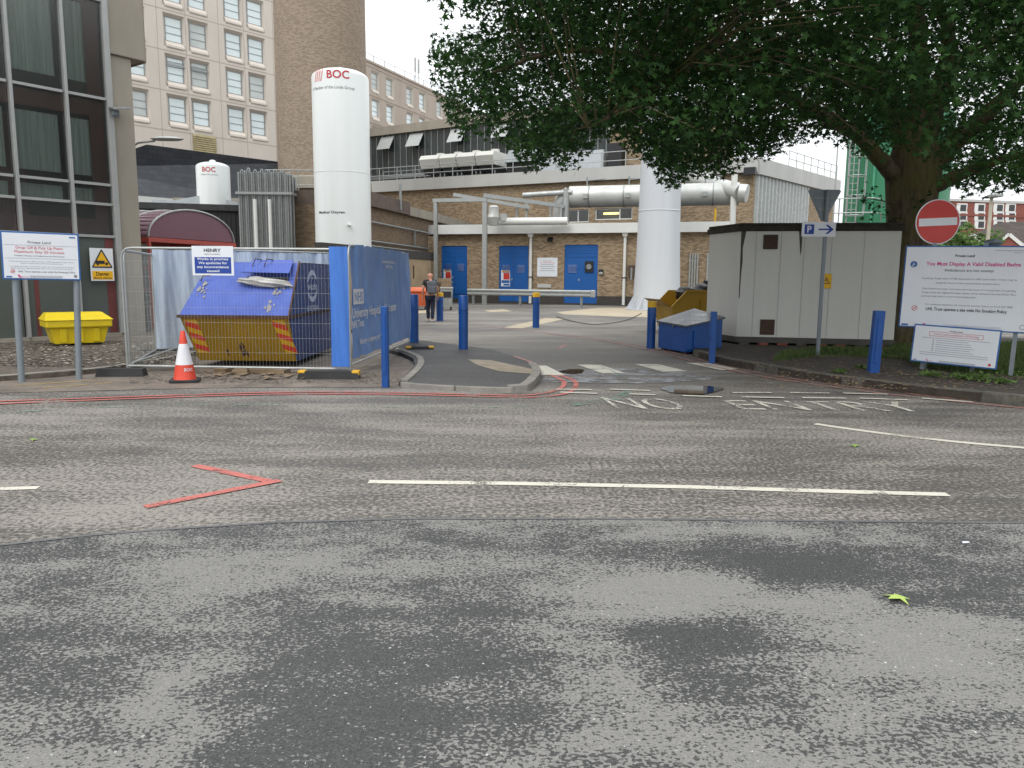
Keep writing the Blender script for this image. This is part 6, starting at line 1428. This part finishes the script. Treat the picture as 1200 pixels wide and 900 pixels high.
def foot_block(g, ang, label, L=.72, yel=False):
    r = thing('rubber_block', label, 'fence foot', (g.x, g.y, .007), ang, 'rubber fence feet')
    frust(MB(), [(-L / 2, -.11), (L / 2, -.11), (L / 2, .11), (-L / 2, .11)], 0, [(-L / 2 + .02, -.085), (L / 2 - .02, -.085), (L / 2 - .02, .085), (-L / 2 + .02, .085)], .12).build('block', M['blackr'], r, bevel=.01)
    if yel:
        for s in (-1, 1): MB().box(s * (L / 2 - .06) - .055, s * (L / 2 - .06) + .055, -.09, .09, .055, .128).build('yellow_tip', M['ytape'], r, bevel=.008)
FA = G(150, 437); FBm = G(274, 440); FC = G(409, 441)
HF = P(270, 291, FBm.y).z
FC = G(409, 441); mp2, F2 = mesh_panel('mesh_fence', 'front mesh fence panel standing before the covered skip', FA, FC, HF); F1 = F2
SB0 = FA + Vector((0, .08, 0)); SB1 = G(186, 415)
mesh_panel('mesh_fence', 'mesh fence panel running back from the left corner beside the shelter', SB0, SB1, 1.98)
bk0 = G(184, 416.5); bk1 = Vector((bk0.x + 3.4, bk0.y + 2.2, 0))
bk1 = P(392, 330, bk0.y + 2.2); bk1.z = 0
mp4, F4_ = mesh_panel('mesh_fence', 'rear mesh fence panel hung with pale blue sheeting behind the skip', bk0, bk1, 2.1, mesh=False)
foot_block(G(143, 441), .1, 'black fence foot at the left corner of the mesh fence'); foot_block(G(386, 444), .04, 'black fence foot with yellow tips below the blue banner corner', .95, True)
foot_block(G(492, 413), .2, 'yellow-tipped fence foot at the far end of the blue banner', .6, True); foot_block(G(186, 417), .5, 'black fence foot at the rear left corner behind the cone')
r = thing('fence_brace', 'galvanised low brace tube lying between the front and rear fence at the left', 'tube', (G(155, 434).x, G(155, 434).y, 0)); q = G(212, 418) - G(155, 434)
MB().tube([(0, 0, .12), (q.x, q.y, .2)], .022, 8).tube([(0, 0, .12), (q.x * .55, q.y * .2, .03)], .018, 8).build('tube', M['galvl'], r, smooth=True)
# pale sheeting on the rear panel
def drape(name, label, cat, F, L, z0, z1, m, seed=0, amp=.05, nx=90, nz=14, x0=0, freq=9, edge=.0):
    r = thing(name, label, cat, F.at(0), F.ang); mb = MB(); rr = random.Random(seed); ph = [rr.uniform(0, 6) for _ in range(6)]; V = []
    for i in range(nx + 1):
        for j in range(nz + 1):
            u = x0 + (L - x0) * i / nx; w_ = j / nz; z = z0 + (z1 - z0) * w_
            y = -.035 + amp * (1.6 * mnoise.noise(Vector((u * freq * .32, w_ * 1.1, seed * 3.1))) + .9 * mnoise.noise(Vector((u * freq * .9 + w_ * 1.5, w_ * 2.2, seed + 9.0))))
            if j in (0, nz): z += .02 * mnoise.noise(Vector((u * 4, seed, 0)))
            V.append((u, y, z))
    mb.v = V
    for i in range(nx):
        for j in range(nz): a = i * (nz + 1) + j; mb.f.append((a, a + nz + 1, a + nz + 2, a + 1)); mb.m.append(0)
    o = mb.build('sheet', m, r, smooth=True, fix=False); return r
drape('sheeting', 'pale blue translucent sheeting tied to the rear fence panel behind the skip', 'sheeting', F4_, F4_.L, .14, 2.08, M['sheet'], 3, .045, 160, 12, .0, 11)
# banner side panels
B0_ = FC + Vector((.02, .03, 0)); B0_ = G(411, 436); B1_ = G(479, 406)
zt0 = P(411, 290.5, B0_.y).z; zt1_ = P(478, 293, B1_.y).z; BHH = (zt0 + zt1_) / 2
mid = (B0_ + B1_) / 2
mp5, FB = mesh_panel('mesh_fence', 'mesh fence panel hidden behind the blue banner on the side of the compound', B0_, B1_, BHH - .02, mesh=False)
bn = drape('fence_banner', 'blue hospital trust banner with white lettering wrapped along the side fence', 'banner', FB, FB.L, .22, BHH, M['banner'], 8, .05, 130, 16, .0, 7)
frn = F2; xb = frn.W(388, 350)[0]
wr = thing('banner_wrap', 'bright blue end of the banner wrapped round the front fence corner', 'banner', F2.at(xb), F2.ang); mb = MB(); Wd = F2.L - xb + .03; n = 14; V = []
for i in range(n + 1):
    for j in range(9):
        u = Wd * i / n; w_ = j / 8; V.append((u, -.05 - .03 * math.sin(PI * i / n) + .012 * math.sin(u * 40 + w_ * 5), .16 + (HF - .12) * w_))
mb.v = V
for i in range(n):
    for j in range(8): a = i * 9 + j; mb.f.append((a, a + 9, a + 10, a + 1)); mb.m.append(0)
o = mb.build('sheet', M['bannerb'], wr, smooth=True, fix=False)
def bt(s, h, x, z, wd=None, bold=True, al='L'):
    mb = MB(); letters(mb, s, h, x, z, -.10, wd, bold, al, fn=None); return mb.build('lettering', M['conewhite'], bn, fix=False)
def bx_(px_, py_): return FB.W(px_, py_, .09)
a = bx_(414, 357); b = bx_(421, 338.5); MB().box(a[0], b[0] + .25, -.098, -.096, a[1], b[1]).build('logo_box', M['conewhite'], bn)
mb = MB(); letters(mb, 'NHS', (b[1] - a[1]) * .62, (a[0] + b[0] + .25) / 2, a[1] + (b[1] - a[1]) * .18, -.1, (b[0] - a[0] + .25) * .8, True); mb.build('lettering', M['banner'], bn, fix=False)
a = bx_(412.5, 373); b = bx_(464, 366); bt('University Hospitals of Leicester', .16, a[0], a[1] - .0, b[0] - a[0])
a = bx_(412, 385); bt('NHS Trust', .12, a[0], a[1], .75)
a = bx_(421, 404); b = bx_(452, 395); bt('Working to improve your hospitals', .10, a[0], a[1], b[0] - a[0], True)
a = bx_(447, 308); b = bx_(462, 308); bt('Leicester Royal Infirmary', .06, a[0], a[1], b[0] - a[0]); a = bx_(450, 314); bt('NHS Trust', .06, a[0] + .1, a[1], .6)
# works sign tied to the fence
a = F2.W(226, 323, .04); 
ws_a = P(226, 322.5, FBm.y - .05); ws_b = P(274, 288.5, FBm.y - .05); wsW = ws_b.x - ws_a.x; wsH = ws_b.z - ws_a.z
ws = thing('works_sign', 'white and dark blue works in progress sign tied to the top of the mesh fence', 'sign', ((ws_a.x + ws_b.x) / 2, ws_a.y - .02, ws_a.z), F1.ang)
MB().box(-wsW / 2, wsW / 2, 0, .008, 0, wsH).build('panel', M['white'], ws); MB().box(-wsW / 2 + .04, wsW / 2 - .04, -.003, 0, .03, wsH * .62).build('blue_field', M['inkb'], ws)
lt(ws, M['ink'], [('HENRY', .05, 0, wsH * .80, .27, True)], -.004); lt(ws, M['inkg'], [('BROTHERS', .018, 0, wsH * .70, .25)], -.004)
lt(ws, M['white'], [('Works in progress', .037, 0, wsH * .52, .50, True), ('We apologise for', .037, 0, wsH * .385, .46, True), ('any inconvenience', .037, 0, wsH * .25, .51, True), ('caused', .037, 0, wsH * .115, .2, True)], -.006)
# ================================================================ ROADSIDE BITS
cp_ = [G(x, y, .02) for x, y in ((652, 371), (668, 376), (690, 380), (705, 380), (722, 378), (738, 374), (752, 367))]
mb = MB().tube([(p.x, p.y, .03) for p in smoothline(cp_, 5)], .014, 6); o = mb.build('cable', M['black'], None, smooth=True); props(o, 'thin black cable trailing over the ground towards the pale stack', 'cable')
for (px_, py_, s, lab) in ((1053, 703, .125, 'large fresh green maple leaf lying on the near damp asphalt'), (38, 516.5, .055, 'small green leaf on the road near the left edge'), (1003, 523.5, .05, 'small green leaf on the road below the white line')):
    g = G(px_, py_); o = leaves(np.array([[g.x, g.y, .02]]), s * (1.15 if s < .09 else 1.0), mat('fallen_leaf', C('a9bf62') if s > .09 else C('7f9a45'), .5), None, 'fallen_leaf', flat=.06); props(o, lab, 'leaf')
for (px_, py_, w_, lab) in ((1128, 638, .05, 'small white paper scrap on the near asphalt at the right'),):
    g = G(px_, py_); o = MB().prism([(g.x, g.y, .007), (g.x + w_, g.y + .01, .007), (g.x + w_, g.y + .03, .007), (g.x + .01, g.y + .025, .007)], (0, 0, .004)).build('paper_scrap', M['conewhite'], None); props(o, lab, 'litter')
def chips(name, n, region, zf_, size, m, kind='stuff'):
    """irregular little stones or scraps"""
    V = []; sh = np.array([(1, 0, 0), (.3, .8, .2), (-.7, .5, 0), (-.8, -.6, .25), (.3, -.9, 0)])
    k = 0
    while k < n:
        p = region(); s = size * random.uniform(.4, 1.4); a = random.uniform(0, 6.3); ca, sa_ = math.cos(a), math.sin(a); tl = random.uniform(-.5, .5)
        for q in sh: x = q[0] * ca - q[1] * sa_; y = q[0] * sa_ + q[1] * ca; V.append((p[0] + x * s, p[1] + y * s, zf_ + (q[2] + .3 + tl * x) * s * .6))
        k += 1
    o = numpy_mesh(name, np.array(V), 5, m); o['kind'] = kind; return o
def reg(px0, px1, py0, py1):
    def f(): g = G(random.uniform(px0, px1), random.uniform(py0, py1)); return g.x, g.y
    return f
chips('rubble', 3500, reg(-40, 230, 404, 436), .085, .03, M['rubble']); chips('rubble_litter', 500, reg(-40, 215, 406, 434), .088, .035, mat('pale_litter', C('a39c8c'), .9, var=.3))
chips('gravel', 1200, reg(150, 470, 437, 450), .012, .018, M['rubble']); chips('dead_leaves', 1300, reg(870, 1230, 425, 468), VZ + .004, .022, mat('dry_leaf_litter', C('7d6a4c'), .9, var=.4))
chips('timber_debris', 60, reg(240, 360, 436, 446), .02, .06, M['timber'])
def blades(name, n, region, z, hmin, hmax, m):
    V = np.zeros((n, 4, 3))
    for i in range(n):
        x, y = region(); a = random.uniform(0, 6.3); h = random.uniform(hmin, hmax); w_ = .006; l = random.uniform(0, .6) * h; b = random.uniform(0, 6.3)
        dx_, dy_ = math.cos(a) * w_, math.sin(a) * w_; V[i] = [(x - dx_, y - dy_, z), (x + dx_, y + dy_, z), (x + dx_ * .5 + math.cos(b) * l * .5, y + dy_ * .5 + math.sin(b) * l * .5, z + h * .65), (x + math.cos(b) * l, y + math.sin(b) * l, z + h)]
    o = numpy_mesh(name, V.reshape(-1, 3), 4, m); o['kind'] = 'stuff'; return o
def inpoly(p, poly):
    x, y = p; c = False; j = len(poly) - 1
    for i in range(len(poly)):
        if (poly[i][1] > y) != (poly[j][1] > y) and x < (poly[j][0] - poly[i][0]) * (y - poly[i][1]) / (poly[j][1] - poly[i][1]) + poly[i][0]: c = not c
        j = i
    return c
gp = [(p.x, p.y) for p in gl_]; gx0, gx1 = min(p[0] for p in gp), max(p[0] for p in gp); gy0, gy1 = min(p[1] for p in gp), max(p[1] for p in gp)
from mathutils import noise as mnoise
def greg():
    while True:
        p = (random.uniform(gx0, gx1), random.uniform(gy0, gy1))
        if inpoly(p, gp) and mnoise.noise(Vector((p[0] * 1.3, p[1] * 1.3, 0))) > -.22 + random.uniform(-.2, .2) : return p
blades('verge_grass', 75000, greg, VZ, .03, .14, M['blade'])
def weed(px_, py_, n, s, label, z=VZ, grp='weeds along the verge kerb'):
    g = G(px_, py_, z); r = thing('weed', label, 'weed', (g.x, g.y, z), random.uniform(0, 6), grp); c = rng.normal(size=(n, 3)) * np.array([s, s, s * .35]); c[:, 2] = np.abs(c[:, 2]) + .02
    leaves(c, .035, M['weed'], r, 'foliage', OVAL, .6); mb = MB()
    for q in c[::4]: mb.tube([(0, 0, 0), tuple(q)], [.004, .002], 4)
    mb.build('stem', M['weed'], r)
weed(1091, 441, 60, .09, 'leafy weed clump below the left part of the terms board'); weed(1128, 444, 70, .1, 'leafy weed clump left of the right-hand sign post foot'); weed(1150, 446, 80, .12, 'leafy weed clump at the foot of the right-hand sign post')
weed(1172, 449, 60, .1, 'leafy weed clump right of the terms board near the kerb'); weed(984, 437, 40, .07, 'small weed in the soil by the kerb left of the leaning bollard'); weed(1010, 432, 40, .08, 'small weed just left of the leaning blue bollard')
weed(922, 438, 25, .05, 'tiny weed growing in the gutter below the cabin', 0.01); weed(1190, 440, 60, .1, 'leafy weed clump at the far right of the verge')
# ================================================================ MAPLE TREE
tb = G(1063, 404, VZ); TY = tb.y; tr = thing('maple_tree', 'big dark green maple overhanging the entrance at the right', 'tree', (tb.x, tb.y, VZ - .05))
def tp(px_, py_, Y): q = P(px_, py_, Y); return Vector((q.x - tb.x, q.y - tb.y, q.z - VZ + .05))
f = TY / 900
def limb(name, pts, r, n=12):
    L = smooth3([Vector(p) for p in pts], 5); k = len(L); rr_ = [r[0] + (r[1] - r[0]) * (i / (k - 1)) ** .8 for i in range(k)]
    MB().tube([p + Vector((random.gauss(0, .012), random.gauss(0, .012), random.gauss(0, .012))) for p in L], rr_, n, jit=.10).build(name, M['bark'], tr, smooth=True); return L
def smooth3(pts, k):
    q = [pts[0]] + pts + [pts[-1]]; o = []
    for i in range(1, len(q) - 2):
        for j in range(k):
            t = j / k; a, b, c, d = q[i - 1], q[i], q[i + 1], q[i + 2]; o.append(.5 * ((2 * b) + (c - a) * t + (2 * a - 5 * b + 4 * c - d) * t * t + (-a + 3 * b - 3 * c + d) * t ** 3))
    o.append(pts[-1]); return o
base_pts = [(tp(1062, 408, TY), 36), (tp(1062, 398, TY), 33), (tp(1063, 380, TY), 29), (tp(1065, 340, TY), 26), (tp(1067, 290, TY), 24.5), (tp(1067, 240, TY), 26), (tp(1069, 205, TY), 29), (tp(1074, 170, TY), 24)]
mb = MB(); n = 26; V0 = len(mb.v); P_ = smooth3([p for p, _ in base_pts], 4); Rr_ = np.interp(np.linspace(0, 7, len(P_)), range(8), [r_ * f for _, r_ in base_pts])
for i, p in enumerate(P_):
    for j in range(n):
        a = 2 * PI * j / n; fl_k = max(0, 1 - p.z / .9); rr_ = Rr_[i] * (1 + .035 * math.sin(5 * a + p.z) + .02 * math.sin(11 * a + 2 * p.z) + fl_k * .16 * math.sin(4 * a + 1))
        mb.v.append((p.x + math.cos(a) * rr_, p.y + math.sin(a) * rr_, p.z))
for i in range(len(P_) - 1):
    for j in range(n): a = i * n + j; b = i * n + (j + 1) % n; mb.f.append((a, b, b + n, a + n)); mb.m.append(0)
mb.build('trunk', M['bark'], tr, smooth=True)
LB = []
LB.append(limb('limb', [tp(1060, 225, TY), tp(1035, 190, TY - .3), tp(1005, 160, TY - .9), tp(955, 130, TY - 1.8), tp(880, 95, TY - 2.8), tp(780, 70, TY - 3.6), tp(660, 60, TY - 4.2), tp(570, 90, TY - 4.6)], (.22, .02)))
LB.append(limb('limb', [tp(1062, 190, TY), tp(1045, 110, TY - .3), tp(1000, 65, TY - 1), tp(955, 40, TY - 1.6), tp(910, 0, TY - 2), tp(840, -60, TY - 2.5), tp(740, -110, TY - 3)], (.23, .03)))
LB.append(limb('limb', [tp(1070, 190, TY), tp(1078, 110, TY + .1), tp(1076, 40, TY), tp(1072, -40, TY), tp(1060, -160, TY - .3), tp(1050, -300, TY - .5)], (.30, .05)))
LB.append(limb('limb', [tp(1078, 185, TY), tp(1106, 90, TY - .2), tp(1112, 40, TY - .4), tp(1095, -20, TY - .6), tp(1110, -120, TY - 1)], (.26, .05)))
LB.append(limb('limb', [tp(1082, 205, TY), tp(1115, 170, TY - .3), tp(1152, 138, TY - .9), tp(1190, 100, TY - 1.4), tp(1250, 20, TY - 1.8), tp(1320, -60, TY - 2)], (.27, .05)))
LB.append(limb('limb', [tp(1082, 225, TY), tp(1110, 212, TY - .4), tp(1150, 195, TY - 1), tp(1200, 180, TY - 1.6), tp(1290, 160, TY - 2)], (.20, .04)))
LB.append(limb('limb', [tp(1080, 150, TY), tp(1120, 75, TY + .8), tp(1160, 50, TY + 1.6), tp(1215, 20, TY + 2.4), tp(1300, -20, TY + 3)], (.18, .04)))
LB.append(limb('limb', [tp(1066, 180, TY), tp(1040, 120, TY + 1), tp(980, 90, TY + 2.2), tp(900, 60, TY + 3.4), tp(800, 40, TY + 4)], (.18, .03)))
LB.append(limb('limb', [tp(1000, 62, TY - 1), tp(930, 30, TY - 2.6), tp(850, 60, TY - 4.6), tp(760, 110, TY - 5.8), tp(690, 150, TY - 6.2)], (.13, .02)))
# crown: leaf clumps filling a wide dome, its underside hanging lower at the tips
cen = Vector((6.4, 15.2, 6.4)); RX, RY, RZ = 9.2, 7.0, 6.2
edge = [(500, 95), (512, 112), (540, 165), (560, 160), (600, 172), (618, 205), (650, 190), (672, 206), (700, 168), (722, 160), (740, 180), (760, 190), (785, 228), (805, 208), (822, 205), (848, 212), (870, 190), (900, 186), (935, 172), (975, 165), (1000, 178), (1022, 192), (1046, 186), (1060, 170), (1085, 190), (1100, 212), (1125, 246), (1140, 248), (1160, 222), (1200, 226), (1260, 230), (1500, 235)]
ex = [e[0] for e in edge]; ey = [e[1] for e in edge]
upl = [(500, 84), (508, 70), (530, 55), (552, 42), (578, 36), (590, 18), (598, 10), (600, 0), (602, -200), (3000, -2000)]
cl_ = []
rnd = random.Random(21); CMI = CM.inverted()
tries = 0
LPX = []
for L in LB:
    for q in L:
        wq = Vector((q.x + tb.x, q.y + tb.y, q.z + VZ - .05)); LPX.append((*proj(wq), wq.y))
LPX += [(1067 + (240 - yy) * .03, yy, TY) for yy in range(60, 240, 15)]
LPX = np.array(LPX); near_big = LPX[(LPX[:, 0] > 1045)]
while len(cl_) < 4600 and tries < 400000:
    tries += 1
    d = Vector((rnd.gauss(0, 1), rnd.gauss(0, 1), rnd.gauss(0, 1))).normalized() * (rnd.random() ** .30)
    p = Vector((cen.x + d.x * RX, cen.y + d.y * RY, cen.z + d.z * RZ))
    if p.y < 6.5 or p.z < 2.2: continue
    x, y = proj(p)
    if x < 505 or x > 1500 or y < -450: continue
    lo_y = np.interp(x, ex, ey)
    if y > lo_y - 7 - max(0, rnd.gauss(0, 14)): continue
    if x < 610:
        # ragged outer tip: open sky above the lowest left branch
        top_y = np.interp(x, [500, 515, 545, 575, 592, 610], [88, 62, 46, 38, 22, -300])
        if y < top_y and not (530 < x < 600 and y < 8): continue
    if 1078 < x < 1118 and y > 205: continue
    if 1075 < x < 1160 and 218 < y and rnd.random() < .35: continue
    dl_ = np.hypot(near_big[:, 0] - x, near_big[:, 1] - y)
    jm = int(np.argmin(dl_))
    if dl_[jm] < 15 and p.y < near_big[jm, 2] + .4 and rnd.random() < .72: continue
    nz_ = mnoise.noise(p * .55 + Vector((3, 7, 1)))
    if nz_ < -.14 and rnd.random() < .85: continue
    if mnoise.noise(p * 1.25) < -.12 and rnd.random() < .8: continue
    if p.z < 3.4 + .0 and y > 150 and rnd.random() < .35: continue
    cl_.append(p)
cl_ = np.array([tuple(p) for p in cl_]); K = len(cl_)
per = 50
spread = rng.normal(size=(K, per, 3)) * np.array([.30, .30, .13]) 
LC = (cl_[:, None, :] + spread).reshape(-1, 3)
# drooping tips: cull strays below the underside
keep = []
Rm = np.array(CMI)
hc = np.c_[LC, np.ones(len(LC))] @ Rm.T; sx = 600 + 900 * hc[:, 0] / -hc[:, 2]; sy = 450 - 900 * hc[:, 1] / -hc[:, 2]
ok = (sy < np.interp(sx, ex, ey) + 3) & ~((np.abs(sx - 1067) < 27) & (sy > 200)) & (sx > 503)
okk = ~((np.abs(sx - 1098) < 30) & (sy > 222))
LC = LC[ok & okk]
LC = LC - np.array([tb.x, tb.y, VZ - .05])
leaves(LC, .070, M['leaf'], tr, 'crown', STAR, .75, .3)
print('leaf clumps', K, 'leaves', len(LC))
# twigs from the nearest limb point to each clump
allp = [p for L in LB for p in L[3:]]; kp = np.array([tuple(p) for p in allp])
mb = MB(); cw_ = cl_ - np.array([tb.x, tb.y, VZ - .05])
for i in range(0, K, 8):
    c = cw_[i]; dd = ((kp - c) ** 2).sum(1); j = int(np.argmin(dd + 0)); 
    if dd[j] > 14: continue
    a = Vector(kp[j]); b = Vector(c); m_ = (a + b) / 2 + Vector((rnd.gauss(0, .1), rnd.gauss(0, .1), .12 * math.sqrt(dd[j])))
    mb.tube([a, m_, b], [.018, .011, .005], 5, caps=False)
mb.build('twigs', M['bark'], tr, fix=False)
# low leafy shoots on the trunk
c = np.concatenate([np.array(tp(*q)) + rng.normal(size=(28, 3)) * .14 for q in ((1030, 250, TY - .4), (1015, 232, TY - .5), (1040, 262, TY - .4), (1096, 248, TY - .1), (1022, 275, TY - .3), (1080, 238, TY - .7))])
for q in range(6): leaves(c[q * 28:(q + 1) * 28], .07, M['leaf'], tr, 'leafy_shoot', STAR, .75, .3)
mb = MB()
for q in ((1030, 250), (1015, 232), (1022, 275), (1096, 248)): mb.tube([tp(1060, q[1] + 8, TY - .2), tp(q[0], q[1], TY - .4)], [.02, .008], 5)
mb.build('shoot_twigs', M['bark'], tr)
